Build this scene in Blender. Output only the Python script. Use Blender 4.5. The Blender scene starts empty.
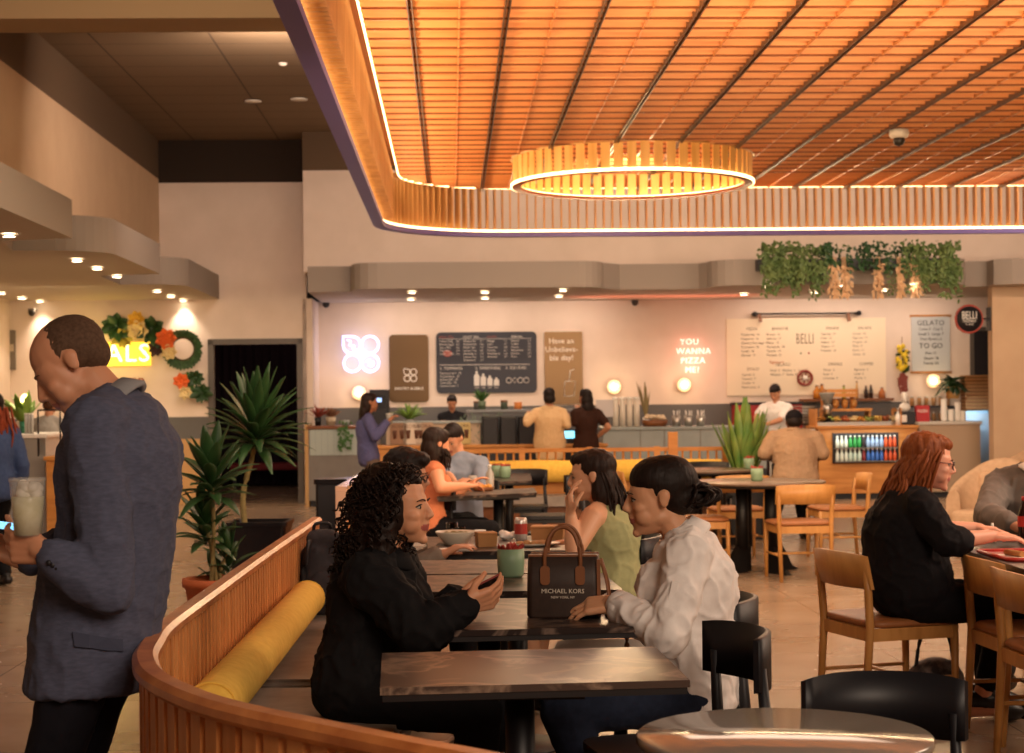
import bpy, bmesh, math, random
from mathutils import Vector, Matrix, noise
V = Vector
PI = math.pi
SC = bpy.context.scene
COL = SC.collection
F_PX, HZ, CX, CY = 1730.0, 1.43, 512.0, 400.0      # focal length in pixels, eye height, optical axis
ROLL = math.radians(0.62)
TH = math.radians(2.0)                              # the room is turned a little against the camera
rnd = random.Random(7)

# ---------------------------------------------------------------- picture -> place
def unroll(px, py):
    dx, dy = px - CX, py - CY
    return dx*math.cos(ROLL) - dy*math.sin(ROLL), dx*math.sin(ROLL) + dy*math.cos(ROLL)
def Pd(px, py, d):
    dx, dy = unroll(px, py)
    return V((dx/F_PX*d, d, HZ - dy/F_PX*d))
def Pz(px, py, z):
    dx, dy = unroll(px, py)
    return Pd(px, py, (HZ - z)*F_PX/dy)
def w2r(p):                                         # world -> room axes
    c, s = math.cos(TH), math.sin(TH)
    return V((p[0]*c + p[1]*s, -p[0]*s + p[1]*c, p[2]))
def r2w(p):
    c, s = math.cos(TH), math.sin(TH)
    return V((p[0]*c - p[1]*s, p[0]*s + p[1]*c, p[2]))
def Rd(px, py, dep):                                # point on the room plane "depth = dep", in room axes
    dx, dy = unroll(px, py)
    c, s = math.cos(TH), math.sin(TH)
    k = dx/F_PX
    d = dep/(c - k*s)
    return w2r(V((k*d, d, HZ - dy/F_PX*d)))

# ---------------------------------------------------------------- materials
def lin(c):
    if isinstance(c, str):
        c = c.lstrip('#'); c = [int(c[i:i+2], 16)/255 for i in (0, 2, 4)]
    return tuple((x/12.92 if x <= .04045 else ((x+.055)/1.055)**2.4) for x in c) + (1,)
MATS = {}
def mat(name, col='#808080', rough=.6, metal=0, kind=None, col2=None, scale=8, bump=0, emit=None, estr=0,
        coat=0, trans=0, ior=1.45, sss=0, alpha=1, stretch=(1, 1, 1), spec=.5, mix=.5, sheen=0):
    if name in MATS: return MATS[name]
    m = bpy.data.materials.new(name); m.use_nodes = True
    nt = m.node_tree; N = nt.nodes; L = nt.links
    b = N['Principled BSDF']
    c1 = lin(col)
    b.inputs['Base Color'].default_value = c1
    b.inputs['Roughness'].default_value = rough
    b.inputs['Metallic'].default_value = metal
    b.inputs['IOR'].default_value = ior
    b.inputs['Specular IOR Level'].default_value = spec
    if coat: b.inputs['Coat Weight'].default_value = coat; b.inputs['Coat Roughness'].default_value = .15
    if trans: b.inputs['Transmission Weight'].default_value = trans
    if sheen: b.inputs['Sheen Weight'].default_value = sheen
    if sss:
        b.inputs['Subsurface Weight'].default_value = sss
        b.inputs['Subsurface Radius'].default_value = (.012, .005, .003)
        b.inputs['Subsurface Scale'].default_value = 1.0
    if alpha < 1: b.inputs['Alpha'].default_value = alpha
    if emit:
        b.inputs['Emission Color'].default_value = lin(emit); b.inputs['Emission Strength'].default_value = estr
    if kind:
        tc = N.new('ShaderNodeTexCoord'); mp = N.new('ShaderNodeMapping')
        mp.inputs['Scale'].default_value = stretch
        L.new(tc.outputs['Object'], mp.inputs['Vector'])
        ramp = N.new('ShaderNodeValToRGB')
        ramp.color_ramp.elements[0].color = c1
        ramp.color_ramp.elements[1].color = lin(col2 or col)
        if kind == 'wood':
            n1 = N.new('ShaderNodeTexNoise'); n1.inputs['Scale'].default_value = scale
            n1.inputs['Detail'].default_value = 6; n1.inputs['Distortion'].default_value = .6
            L.new(mp.outputs[0], n1.inputs['Vector']); fac = n1.outputs['Fac']
            ramp.color_ramp.elements[0].position = .35; ramp.color_ramp.elements[1].position = .68
        elif kind == 'noise':
            n1 = N.new('ShaderNodeTexNoise'); n1.inputs['Scale'].default_value = scale
            n1.inputs['Detail'].default_value = 8
            L.new(mp.outputs[0], n1.inputs['Vector']); fac = n1.outputs['Fac']
            ramp.color_ramp.elements[0].position = mix-.18; ramp.color_ramp.elements[1].position = mix+.18
        elif kind == 'marble':
            n1 = N.new('ShaderNodeTexNoise'); n1.inputs['Scale'].default_value = scale
            n1.inputs['Detail'].default_value = 9; n1.inputs['Distortion'].default_value = 1.6
            L.new(mp.outputs[0], n1.inputs['Vector'])
            a = N.new('ShaderNodeMath'); a.operation = 'SUBTRACT'; a.inputs[1].default_value = .5
            bb = N.new('ShaderNodeMath'); bb.operation = 'ABSOLUTE'
            L.new(n1.outputs['Fac'], a.inputs[0]); L.new(a.outputs[0], bb.inputs[0]); fac = bb.outputs[0]
            ramp.color_ramp.elements[0].position = 0; ramp.color_ramp.elements[1].position = .05
            ramp.color_ramp.elements[0].color = lin(col2); ramp.color_ramp.elements[1].color = c1
        elif kind == 'brick':
            n1 = N.new('ShaderNodeTexBrick'); n1.inputs['Scale'].default_value = scale
            n1.offset = 0.0 if mix < .4 else .5
            n1.inputs['Mortar Size'].default_value = .012
            n1.inputs['Color1'].default_value = c1; n1.inputs['Color2'].default_value = c1
            n1.inputs['Mortar'].default_value = lin(col2)
            L.new(mp.outputs[0], n1.inputs['Vector'])
            L.new(n1.outputs['Color'], b.inputs['Base Color']); fac = None
        elif kind == 'weave':
            n1 = N.new('ShaderNodeTexWave'); n1.inputs['Scale'].default_value = scale; n1.bands_direction = 'X'
            n2 = N.new('ShaderNodeTexWave'); n2.inputs['Scale'].default_value = scale; n2.bands_direction = 'Z'
            L.new(mp.outputs[0], n1.inputs['Vector']); L.new(mp.outputs[0], n2.inputs['Vector'])
            mm = N.new('ShaderNodeMath'); mm.operation = 'MULTIPLY'
            L.new(n1.outputs['Fac'], mm.inputs[0]); L.new(n2.outputs['Fac'], mm.inputs[1]); fac = mm.outputs[0]
        if fac is not None:
            L.new(fac, ramp.inputs['Fac']); L.new(ramp.outputs['Color'], b.inputs['Base Color'])
            if bump:
                bp = N.new('ShaderNodeBump'); bp.inputs['Strength'].default_value = bump
                bp.inputs['Distance'].default_value = .01
                L.new(fac, bp.inputs['Height']); L.new(bp.outputs['Normal'], b.inputs['Normal'])
    MATS[name] = m
    return m

# ---------------------------------------------------------------- mesh builder
def frame_from(t, up=V((0, 0, 1))):
    t = t.normalized()
    if abs(t.dot(up)) > .97: up = V((0, 1, 0))
    r = t.cross(up).normalized()
    return r, r.cross(t).normalized()
class MB:
    def __init__(s): s.v = []; s.f = []; s.sm = []; s.mi = []
    def add(s, vs, fs, smooth=False, mi=0):
        b = len(s.v); s.v += [tuple(x) for x in vs]
        for f in fs: s.f.append([b+i for i in f]); s.sm.append(smooth); s.mi.append(mi)
        return s
    def box(s, lo, hi, bev=0, M=None, mi=0, seg=2):
        lo, hi = V(lo), V(hi)
        if bev:
            bm = bmesh.new(); bmesh.ops.create_cube(bm, size=1)
            for v in bm.verts: v.co = V([(lo[i]+hi[i])/2 + v.co[i]*(hi[i]-lo[i]) for i in range(3)])
            bmesh.ops.bevel(bm, geom=bm.edges[:], offset=bev, segments=seg, affect='EDGES', profile=.5)
            s.bm(bm, M, mi); bm.free(); return s
        vs = [V((x, y, z)) for x in (lo[0], hi[0]) for y in (lo[1], hi[1]) for z in (lo[2], hi[2])]
        if M: vs = [M @ v for v in vs]
        return s.add(vs, [(0, 1, 3, 2), (4, 6, 7, 5), (0, 4, 5, 1), (2, 3, 7, 6), (0, 2, 6, 4), (1, 5, 7, 3)], False, mi)
    def bm(s, bm, M=None, mi=0, smooth=False):
        bm.verts.index_update()
        s.add([(M @ v.co if M else v.co) for v in bm.verts], [[v.index for v in f.verts] for f in bm.faces], smooth, mi)
    def rings(s, rings, cap=True, closed=False, smooth=True, mi=0):
        n = len(rings[0]); b = len(s.v)
        for r in rings: s.v += [tuple(p) for p in r]
        m = len(rings)
        for i in range(m if closed else m-1):
            j = (i+1) % m
            for k in range(n):
                l = (k+1) % n
                s.f.append([b+i*n+k, b+i*n+l, b+j*n+l, b+j*n+k]); s.sm.append(smooth); s.mi.append(mi)
        if cap and not closed:
            s.f.append([b+k for k in range(n)][::-1]); s.sm.append(False); s.mi.append(mi)
            s.f.append([b+(m-1)*n+k for k in range(n)]); s.sm.append(False); s.mi.append(mi)
        return s
    def tube(s, pts, r, n=8, closed=False, cap=True, mi=0, flat=1.0, up=V((0, 0, 1))):
        pts = [V(p) for p in pts]; R = []; m = len(pts)
        for i, p in enumerate(pts):
            a = pts[(i-1) % m] if (closed or i > 0) else p
            c = pts[(i+1) % m] if (closed or i < m-1) else p
            x, y = frame_from(c-a if (c-a).length > 1e-9 else V((0, 0, 1)), up)
            rr = r[i] if isinstance(r, (list, tuple)) else r
            R.append([p + x*math.cos(2*PI*k/n)*rr + y*math.sin(2*PI*k/n)*rr*flat for k in range(n)])
        return s.rings(R, cap, closed, True, mi)
    def bar(s, a, b, w, h, up=V((0, 0, 1)), mi=0):          # rectangular bar from a to b
        a, b = V(a), V(b); x, y = frame_from(b-a, up)
        R = [[p + x*i*w/2 + y*j*h/2 for i, j in ((-1, -1), (1, -1), (1, 1), (-1, 1))] for p in (a, b)]
        return s.rings(R, True, False, False, mi)
    def cyl(s, a, b, r1, r2=None, n=16, mi=0):
        return s.tube([a, b], [r1, r1 if r2 is None else r2], n, mi=mi)
    def lathe(s, prof, c=(0, 0, 0), n=24, mi=0, cap=True, sx=1, sy=1):
        c = V(c)
        return s.rings([[c + V((r*sx*math.cos(2*PI*k/n), r*sy*math.sin(2*PI*k/n), z)) for k in range(n)] for r, z in prof], cap, False, True, mi)
    def ell(s, c, r, n=16, m=10, X=V((1, 0, 0)), Y=V((0, 1, 0)), Z=V((0, 0, 1)), mi=0):
        c = V(c); R = []
        for i in range(m+1):
            a = PI*min(max(i/m, .012), .988)
            R.append([c + X*(r[0]*math.sin(a)*math.cos(2*PI*k/n)) + Y*(r[1]*math.sin(a)*math.sin(2*PI*k/n)) - Z*(r[2]*math.cos(a)) for k in range(n)])
        return s.rings(R, True, False, True, mi)
    def cone(s, a, b, ra, rb, n=12):                          # round cone: two spheres and what lies between
        a, b = V(a), V(b); t = b-a
        if t.length < 1e-6: return s.ell(a, (ra,)*3)
        tn = t.normalized(); x, y = frame_from(tn); R = []
        def ring(c, r): R.append([c + x*math.cos(2*PI*k/n)*r + y*math.sin(2*PI*k/n)*r for k in range(n)])
        for q in (-85, -60, -30): ring(a + tn*ra*math.sin(math.radians(q)), ra*math.cos(math.radians(q)))
        ring(a, ra); ring(b, rb)
        for q in (30, 60, 85): ring(b + tn*rb*math.sin(math.radians(q)), rb*math.cos(math.radians(q)))
        return s.rings(R)
    def chain(s, pts, rad, n=12):
        for i in range(len(pts)-1): s.cone(pts[i], pts[i+1], rad[i], rad[i+1], n)
        return s
    def prism(s, poly, lo, hi, axis=2, smooth=False, mi=0):    # extruded polygon; axis = extrusion axis
        def put(p, h):
            q = [0, 0, 0]; o = [i for i in range(3) if i != axis]; q[o[0]], q[o[1]], q[axis] = p[0], p[1], h; return q
        n = len(poly)
        vs = [put(p, lo) for p in poly] + [put(p, hi) for p in poly]
        b = len(s.v); s.v += [tuple(v) for v in vs]
        for k in range(n):
            l = (k+1) % n; s.f.append([b+k, b+l, b+n+l, b+n+k]); s.sm.append(smooth); s.mi.append(mi)
        s.f.append([b+k for k in range(n)][::-1]); s.sm.append(False); s.mi.append(mi)
        s.f.append([b+n+k for k in range(n)]); s.sm.append(False); s.mi.append(mi)
        return s
    def strip(s, a, b, w0, w1, nrm, bend=None, n=6, th=.002, shape=lambda t: math.sin(PI*min(1, .12+.88*t))**.6*(1-.0*t)):
        return s
    def mesh(s, name):
        me = bpy.data.meshes.new(name); me.from_pydata(s.v, [], s.f)
        me.polygons.foreach_set('use_smooth', s.sm); me.polygons.foreach_set('material_index', s.mi)
        bm = bmesh.new(); bm.from_mesh(me); bmesh.ops.recalc_face_normals(bm, faces=bm.faces); bm.to_mesh(me); bm.free()
        return me
    def build(s, name, m=None, parent=None, loc=None, rz=0):
        o = bpy.data.objects.new(name, s.mesh(name)); COL.objects.link(o)
        for x in (m if isinstance(m, (list, tuple)) else [m]): o.data.materials.append(x)
        if parent: o.parent = parent
        if loc is not None: o.location = loc
        o.rotation_euler.z = rz
        return o
def tag(o, label, cat, group=None, kind=None):
    o['label'] = label; o['category'] = cat
    if group: o['group'] = group
    if kind: o['kind'] = kind
    return o
def thing(name, label, cat, loc=(0, 0, 0), rz=0, group=None):
    o = bpy.data.objects.new(name, None); COL.objects.link(o); o.empty_display_size = .1
    o.location = loc; o.rotation_euler.z = rz
    return tag(o, label, cat, group)
def struct(name, mb, m, room=True):
    o = mb.build(name, m); o['kind'] = 'structure'
    if room: o.rotation_euler.z = TH
    return o
def dup(root, loc, rz=None, label=None, group=None, scale=None):
    r = root.copy(); COL.objects.link(r); r.location = loc
    if rz is not None: r.rotation_euler.z = rz
    if label: r['label'] = label
    if group: r['group'] = group
    if scale: r.scale = scale
    for ch in list(root.children):
        c = ch.copy(); COL.objects.link(c); c.parent = r
        for g in list(ch.children):
            d = g.copy(); COL.objects.link(d); d.parent = c
    return r
def bez(p, n=12):
    p = [V(q) for q in p]; out = []
    for i in range(n+1):
        t = i/n; q = p[:]
        while len(q) > 1: q = [q[k].lerp(q[k+1], t) for k in range(len(q)-1)]
        out.append(q[0])
    return out
def crom(p, n=8, closed=False):                                 # smooth curve through points
    p = [V(q) for q in p]; out = []; m = len(p)
    for i in range(m if closed else m-1):
        a = p[(i-1) % m] if closed or i else p[0]; b = p[i]; c = p[(i+1) % m]; d = p[(i+2) % m] if closed or i+2 < m else p[-1]
        for k in range(n):
            t = k/n
            out.append(.5*((2*b) + (c-a)*t + (2*a-5*b+4*c-d)*t*t + (3*b-a-3*c+d)*t**3))
    if not closed: out.append(p[-1])
    return out
def rrect(w, h, r, n=5):
    out = []
    for cx, cy, a0 in ((w/2-r, h/2-r, 0), (-w/2+r, h/2-r, 90), (-w/2+r, -h/2+r, 180), (w/2-r, -h/2+r, 270)):
        for k in range(n+1):
            a = math.radians(a0+90*k/n); out.append((cx+r*math.cos(a), cy+r*math.sin(a)))
    return out
def remesh(mb, voxel, smooth=4, fac=.5):
    me = mb.mesh('tmp'); o = bpy.data.objects.new('tmp', me); COL.objects.link(o)
    md = o.modifiers.new('r', 'REMESH'); md.mode = 'VOXEL'; md.voxel_size = voxel; md.adaptivity = 0
    if smooth:
        ms = o.modifiers.new('s', 'SMOOTH'); ms.factor = fac; ms.iterations = smooth
    dg = bpy.context.evaluated_depsgraph_get(); dg.update()
    out = bpy.data.meshes.new_from_object(o.evaluated_get(dg))
    bpy.data.objects.remove(o); bpy.data.meshes.remove(me)
    out.materials.clear()
    out.polygons.foreach_set('use_smooth', [True]*len(out.polygons))
    return out
def meshobj(name, me, m, parent=None):
    me.name = name
    o = bpy.data.objects.new(name, me); COL.objects.link(o)
    for x in (m if isinstance(m, (list, tuple)) else [m]): o.data.materials.append(x)
    if parent: o.parent = parent
    return o
def text_mb(txt, size, depth=.004, align='CENTER', spacing=1.0):
    cu = bpy.data.curves.new('t', 'FONT'); cu.body = txt; cu.size = size; cu.extrude = depth/2
    cu.align_x = align; cu.align_y = 'CENTER'; cu.space_character = spacing; cu.resolution_u = 2
    o = bpy.data.objects.new('t', cu); COL.objects.link(o)
    dg = bpy.context.evaluated_depsgraph_get(); dg.update()
    me = bpy.data.meshes.new_from_object(o.evaluated_get(dg))
    mb = MB()
    # text stands upright, read from -Y: x right, z up
    mb.add([(v.co.x, -v.co.z, v.co.y) for v in me.vertices], [list(p.vertices) for p in me.polygons])
    bpy.data.objects.remove(o); bpy.data.curves.remove(cu); bpy.data.meshes.remove(me)
    return mb
def shift(mb, d, scale=1.0):
    d = V(d); mb.v = [tuple(V(p)*scale + d) for p in mb.v]; return mb
def merge(dst, src, mi=None):
    b = len(dst.v); dst.v += src.v
    for f, sm, m in zip(src.f, src.sm, src.mi):
        dst.f.append([b+i for i in f]); dst.sm.append(sm); dst.mi.append(m if mi is None else mi)
    return dst

# ---------------------------------------------------------------- camera
cam = bpy.data.objects.new('camera', bpy.data.cameras.new('camera')); COL.objects.link(cam)
cam.data.sensor_width = 36; cam.data.lens = F_PX/1024*36
cam.data.shift_y = (CY - 376.5)/1024
cr, sr = math.cos(ROLL), math.sin(ROLL)
cam.matrix_world = Matrix(((cr, sr, 0, 0), (0, 0, -1, 0), (-sr, cr, 0, HZ), (0, 0, 0, 1)))
cam.data.clip_end = 200
cam.data.dof.use_dof = True; cam.data.dof.focus_distance = 5.3; cam.data.dof.aperture_fstop = 7.0
SC.camera = cam
SC.view_settings.view_transform = 'Standard'; SC.view_settings.look = 'None'; SC.view_settings.gamma = 1
SC.view_settings.use_curve_mapping = False
SC.view_settings.exposure = 0.0
# ================================================================ people
SKIN = {}
def skin(col, rough=.5):
    k = 'skin_'+col.strip('#')
    return mat(k, col, rough, sss=.12, kind='noise', col2=col, scale=40, bump=.02)
LIP = lambda c: mat('lips_'+c.strip('#'), c, .35)
def ik(a, b, l1, l2, pole):
    d = b-a; L = d.length
    if L > (l1+l2)*.999:
        k = L/(l1+l2); l1 *= k*1.0005; l2 *= k*1.0005
    n = d.normalized(); x = (l1*l1 - l2*l2 + L*L)/(2*L); h = math.sqrt(max(l1*l1-x*x, 0))
    p = pole - n*pole.dot(n)
    p = p.normalized() if p.length > 1e-6 else V((0, 0, -1))
    return a + n*x + p*h
def loft_ell(mb, cs, xs, ys, ws, ds, n=20, cap=.45):
    """stack of ellipses: centres, width axis, depth axis, half widths, half depths; rounded ends"""
    R = []
    def ring(c, x, y, w, d): R.append([c + x*math.cos(2*PI*k/n)*w + y*math.sin(2*PI*k/n)*d for k in range(n)])
    t0 = (cs[1]-cs[0]).normalized(); t1 = (cs[-1]-cs[-2]).normalized()
    e0 = min(ws[0], ds[0])*cap; e1 = min(ws[-1], ds[-1])*cap
    for q in (80, 50, 25):
        a = math.radians(q); ring(cs[0]-t0*e0*math.sin(a), xs[0], ys[0], ws[0]*math.cos(a), ds[0]*math.cos(a))
    for i in range(len(cs)): ring(cs[i], xs[i], ys[i], ws[i], ds[i])
    for q in (25, 50, 80):
        a = math.radians(q); ring(cs[-1]+t1*e1*math.sin(a), xs[-1], ys[-1], ws[-1]*math.cos(a), ds[-1]*math.cos(a))
    mb.rings(R)
def lerp_list(tab, t):
    for i in range(len(tab)-1):
        if t <= tab[i+1][0]:
            a, b = tab[i], tab[i+1]; k = (t-a[0])/(b[0]-a[0])
            k = max(0, min(1, k)); k = k*k*(3-2*k)
            return [a[j]*(1-k)+b[j]*k for j in range(1, len(a))]
    return list(tab[-1][1:])
TORSO = {  # t along the spine (0 hip centre, 1 base of the neck): half width, half depth
 'f': [(-.12, .150, .115), (0, .172, .122), (.18, .160, .112), (.40, .128, .098), (.62, .142, .118), (.78, .150, .116), (.92, .120, .080), (1.02, .062, .056)],
 'm': [(-.12, .145, .112), (0, .165, .120), (.18, .160, .118), (.40, .152, .114), (.62, .170, .126), (.78, .182, .126), (.92, .145, .090), (1.02, .070, .064)],
 'h': [(-.12, .175, .150), (0, .205, .165), (.18, .205, .165), (.40, .185, .155), (.62, .185, .160), (.78, .180, .140), (.92, .140, .095), (1.02, .070, .064)],
}
class Person:
    def __init__(s, pelvis, neck, head, hfwd, fwd, sh=None, wrists=(None, None), poles=None, ankles=(None, None), kpoles=None,
                 sex='f', k=1.0, hips=None, hup=None, toes=None, shw=None, hand_dir=None, curl=.5, palm=None, elbows=(None, None), hk=1.0):
        s.k = k; s.sex = sex; s.hk = hk*k
        s.pel, s.neck, s.head = V(pelvis), V(neck), V(head)
        s.root = V((s.pel.x, s.pel.y, 0))
        s.fwd = V(fwd).normalized(); fx = V((s.fwd.x, s.fwd.y, 0)).normalized()
        s.hipR = V(hips).normalized() if hips else V((fx.y, -fx.x, 0))
        s.shR = V(sh).normalized() if sh else s.hipR.copy()
        sp = (s.neck-s.pel).normalized()
        L = (s.neck-s.pel).length
        # spine bulges backwards a little
        back = -(s.fwd - sp*s.fwd.dot(sp)).normalized()
        s.spine = lambda t: s.pel + (s.neck-s.pel)*t + back*(.10*L*max(0, t)*(1-min(t, 1))*1.6)
        s.back = back
        sw = shw or {'f': .165, 'm': .19, 'h': .175}[sex]
        s.sw = sw*k
        S1 = s.spine(.90)
        s.sho = [S1 - s.shR*s.sw*.96, S1 + s.shR*s.sw*.96]       # left, right
        s.upL, s.foL = .285*k, .250*k
        s.arms = []
        for i in (0, 1):
            w = wrists[i]
            if w is None: w = s.sho[i] + (s.shR*(.10 if i else -.10) + V((0, 0, -.50)) + s.fwd*.06)*k
            w = V(w)
            pole = V(poles[i]) if poles and poles[i] else (-s.fwd*.6 + V((0, 0, -1)) + s.shR*(.35 if i else -.35))
            e = V(elbows[i]) if elbows[i] else ik(s.sho[i], w, s.upL, s.foL, pole)
            s.arms.append((s.sho[i], e, w))
        hp = .088*k
        s.hipj = [s.pel - s.hipR*hp + V((0, 0, -.02)), s.pel + s.hipR*hp + V((0, 0, -.02))]
        s.legs = []
        for i in (0, 1):
            a = ankles[i]
            if a is None: a = s.hipj[i]*1.0; a = V((a.x, a.y, .085*k)) + s.hipR*(.02 if i else -.02)
            a = V(a); pole = V(kpoles[i]) if kpoles and kpoles[i] else s.fwd
            s.legs.append((s.hipj[i], ik(s.hipj[i], a, .425*k, .42*k, pole), a))
        s.toes = toes or (fx, fx)
        s.hf = V(hfwd).normalized(); up = V(hup) if hup else V((0, 0, 1))
        s.hr = s.hf.cross(up).normalized(); s.hu = s.hr.cross(s.hf).normalized()
        s.hand_dir = hand_dir or (None, None); s.curl = curl if isinstance(curl, (list, tuple)) else (curl, curl); s.palm = palm or (None, None)
    def H(s, x, y, z): return s.head + (s.hr*x + s.hf*y + s.hu*z)*s.hk
    # ---- volumes
    def torso(s, mb, g=0, t0=-.12, t1=1.02, gd=None, n=24, taper=None):
        ts = [t0 + (t1-t0)*i/13 for i in range(14)]; k = s.k
        cs, xs, ys, ws, ds = [], [], [], [], []
        for t in ts:
            w, d = lerp_list(TORSO[s.sex], t)
            c = s.spine(t); tan = (s.spine(t+.02)-s.spine(t-.02)).normalized()
            q = max(0, min(1, t)); x = s.hipR.lerp(s.shR, q); x = (x - tan*x.dot(tan)).normalized()
            y = tan.cross(x).normalized()
            e = taper(t) if taper else 1
            cs.append(c); xs.append(x); ys.append(y); ws.append((w*k+g)*e); ds.append((d*k+(g if gd is None else gd))*e)
        loft_ell(mb, cs, xs, ys, ws, ds, n)
        if s.sex in 'fh' and t1 > .7:
            c = s.spine(.66)
            for q in (-1, 1): mb.ell(c - s.back*(.062*k+g*.4) + s.shR*q*.058*k, ((.080*k+g), (.075*k+g), (.085*k+g)), 14, 9)
    def shoulders(s, mb, g=0):
        k = s.k
        for i in (0, 1):
            mb.cone(s.spine(.90)+s.shR*(.07 if i else -.07)*k, s.sho[i], .062*k+g, .056*k+g)
            mb.cone(s.spine(1.0), s.sho[i]+V((0, 0, .01)), .048*k+g*.8, .045*k+g)
    def arm(s, mb, i, g=0, f=1.0, r0=1.0):
        a, e, w = s.arms[i]; k = s.k
        pts = [a, a.lerp(e, .45), e, e.lerp(w, .3), w]; rad = [.054*k*r0, .048*k*r0, .039*k, .041*k, .027*k]
        rad = [r+g for r in rad]
        if f < 1:                                             # sleeve that ends on the way down
            L = [0]
            for p, q in zip(pts, pts[1:]): L.append(L[-1]+(q-p).length)
            T = f*L[-1]; np_, nr = [pts[0]], [rad[0]]
            for j in range(1, 5):
                if L[j] < T: np_.append(pts[j]); nr.append(rad[j])
                else:
                    u = (T-L[j-1])/(L[j]-L[j-1]); np_.append(pts[j-1].lerp(pts[j], u)); nr.append(rad[j-1]*(1-u)+rad[j]*u); break
            pts, rad = np_, nr
        mb.chain(pts, rad, 14)
    def leg(s, mb, i, g=0, f=1.0, flare=0, r=1.0):
        a, kn, an = s.legs[i]; k = s.k
        m = .095 if s.sex == 'h' else .084
        end = kn.lerp(an, max(0, (f-.5)*2))
        mb.chain([a, a.lerp(kn, .5), kn], [(m*r*k+g), (.070*r*k+g), .054*k+g], 16)
        if f > .5:
            q = kn.lerp(an, .3) + (s.fwd*-.01)
            mb.chain([kn, q, end], [.054*k+g, .054*k+g+flare*.4, (.036*k+g+flare)], 16)
    def neckv(s, mb, g=0):
        k = s.k
        mb.cone(s.neck + V((0, 0, -.01)), s.H(0, -.02, -.055), .056*k+g if s.sex != 'f' else .050*k+g, .053*k+g if s.sex != 'f' else .046*k+g)
    def headv(s, mb):
        h = s.hk; H = s.H; X, Y, Z = s.hr, s.hf, s.hu; m = s.sex == 'm'
        E = lambda c, r, n=18, mm=12: mb.ell(H(*c), [q*h for q in r], n, mm, X, Y, Z)
        E((0, -.016, .040), (.074, .096, .080))                  # cranium
        # face: stack of ellipses from brow to chin
        tab = [(.035, .062, .036, .048), (.010, .064, .030, .056), (-.020, .062, .026, .059), (-.045, .056, .024, .060), (-.070, .046, .026, .058), (-.092, .036 if m else .030, .036, .046), (-.104, .024 if m else .018, .046, .032)]
        n = 20; R = []
        for z, w, yc, d in tab:
            R.append([H(w*math.cos(2*PI*q/n), yc + d*math.sin(2*PI*q/n), z) for q in range(n)])
        mb.rings(R)
        for q in (-1, 1): E((q*.034, .046, -.046), (.026, .030, .032))
        E((0, .005, -.055), (.054, .062, .034))                  # jaw mass
        E((0, .064, .022), (.046, .022, .012))                   # brow ridge
        for q in (-1, 1):
            E((q*.040, .054, -.022), (.022, .024, .020))         # cheek
            
            E((q*.0745, -.014, .000), (.0085, .016, .027)); E((q*.077, -.020, .008), (.008, .015, .019))  # ear
        mb.cone(H(0, .082, .016), H(0, .1005 if s.sex == 'f' else .104, -.022), .008*h, .0108*h)    # nose
        for q in (-1, 1): E((q*.0095, .093, -.027), (.0085, .010, .008))
        E((0, .085, -.046), (.016, .010, .012))
        E((0, .0845, -.0535), (.021, .0085, .0055)); E((0, .0835, -.0640), (.018, .0085, .0062))    # lips
        E((0, .074, -.097), (.018, .014, .014))                  # chin
    def hand(s, mb, i, fine=True):
        a, e, w = s.arms[i]; k = s.k
        fd = V(s.hand_dir[i]).normalized() if s.hand_dir[i] else (w-e).normalized()
        pn = V(s.palm[i]) if s.palm[i] else V((0, 0, -1))       # where the palm faces
        pn = (pn - fd*pn.dot(fd)); pn = pn.normalized() if pn.length > 1e-4 else frame_from(fd)[1]
        side = fd.cross(pn).normalized()*(1 if i else -1)          # towards the thumb
        th = side; c = s.curl[i]
        # palm
        P = lambda u, v_, n_=0: w + (fd*u + th*v_ + pn*n_)*k
        for v_ in (-.027, -.009, .009, .027):
            mb.cone(P(.012, v_*.75), P(.085, v_*1.1), .0155*k, .0135*k, 10)
        mb.cone(P(-.015, 0), P(.02, 0), .026*k, .024*k, 12)
        fl = [(.030, .040, .026, .021), (.0105, .044, .029, .022), (-.0105, .041, .027, .022), (-.031, .032, .021, .019)]
        for j, (v_, l1, l2, l3) in enumerate(fl):
            p = P(.088 - (.004 if j in (0, 3) else 0), v_); d = (fd + th*v_*2.2).normalized(); ang = c*(.75+.08*j)
            pts = [P(.07, v_*1.05), p]; rr = [.0095, .0092]
            for L, r, ka in ((l1, .0086, .8), (l2, .0078, 1.1), (l3, .0066, .8)):
                d = (d*math.cos(ang*ka) + pn*math.sin(ang*ka)).normalized()
                pn2 = pn
                p = p + d*L*k; pts.append(p); rr.append(r)
            mb.chain(pts, [q*k for q in rr], 8)
        # thumb leaves the side of the palm near its base
        d0 = (fd*.62 + th*.75 + pn*.25).normalized(); d1 = (fd*.85 + th*(.45-.5*c) + pn*(.2+.6*c)).normalized()
        p0 = P(.022, .024, .004); p1 = p0 + d0*.042*k; p2 = p1 + d1*.034*k; p3 = p2 + (d1+pn*.2*c).normalized()*.026*k
        mb.chain([p0, p1, p2, p3], [.0135*k, .0115*k, .0098*k, .0080*k], 10)
    def foot(s, mb, i, g=0, heel=0):
        an = s.legs[i][2]; t = V(s.toes[i]); t.z = 0; t.normalize(); k = s.k
        z0 = an.z - .085*k
        b = V((an.x, an.y, z0))
        mb.cone(b - t*.045*k + V((0, 0, .045*k+heel)), b + t*.06*k + V((0, 0, .048*k+heel*.6)), .036*k+g, .036*k+g)
        mb.cone(b + t*.06*k + V((0, 0, .044*k+heel*.6)), b + t*.17*k + V((0, 0, .028*k)), .036*k+g, .026*k+g)
        mb.cone(an, b + t*.02*k + V((0, 0, .055*k+heel*.5)), .037*k+g, .040*k+g)
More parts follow.
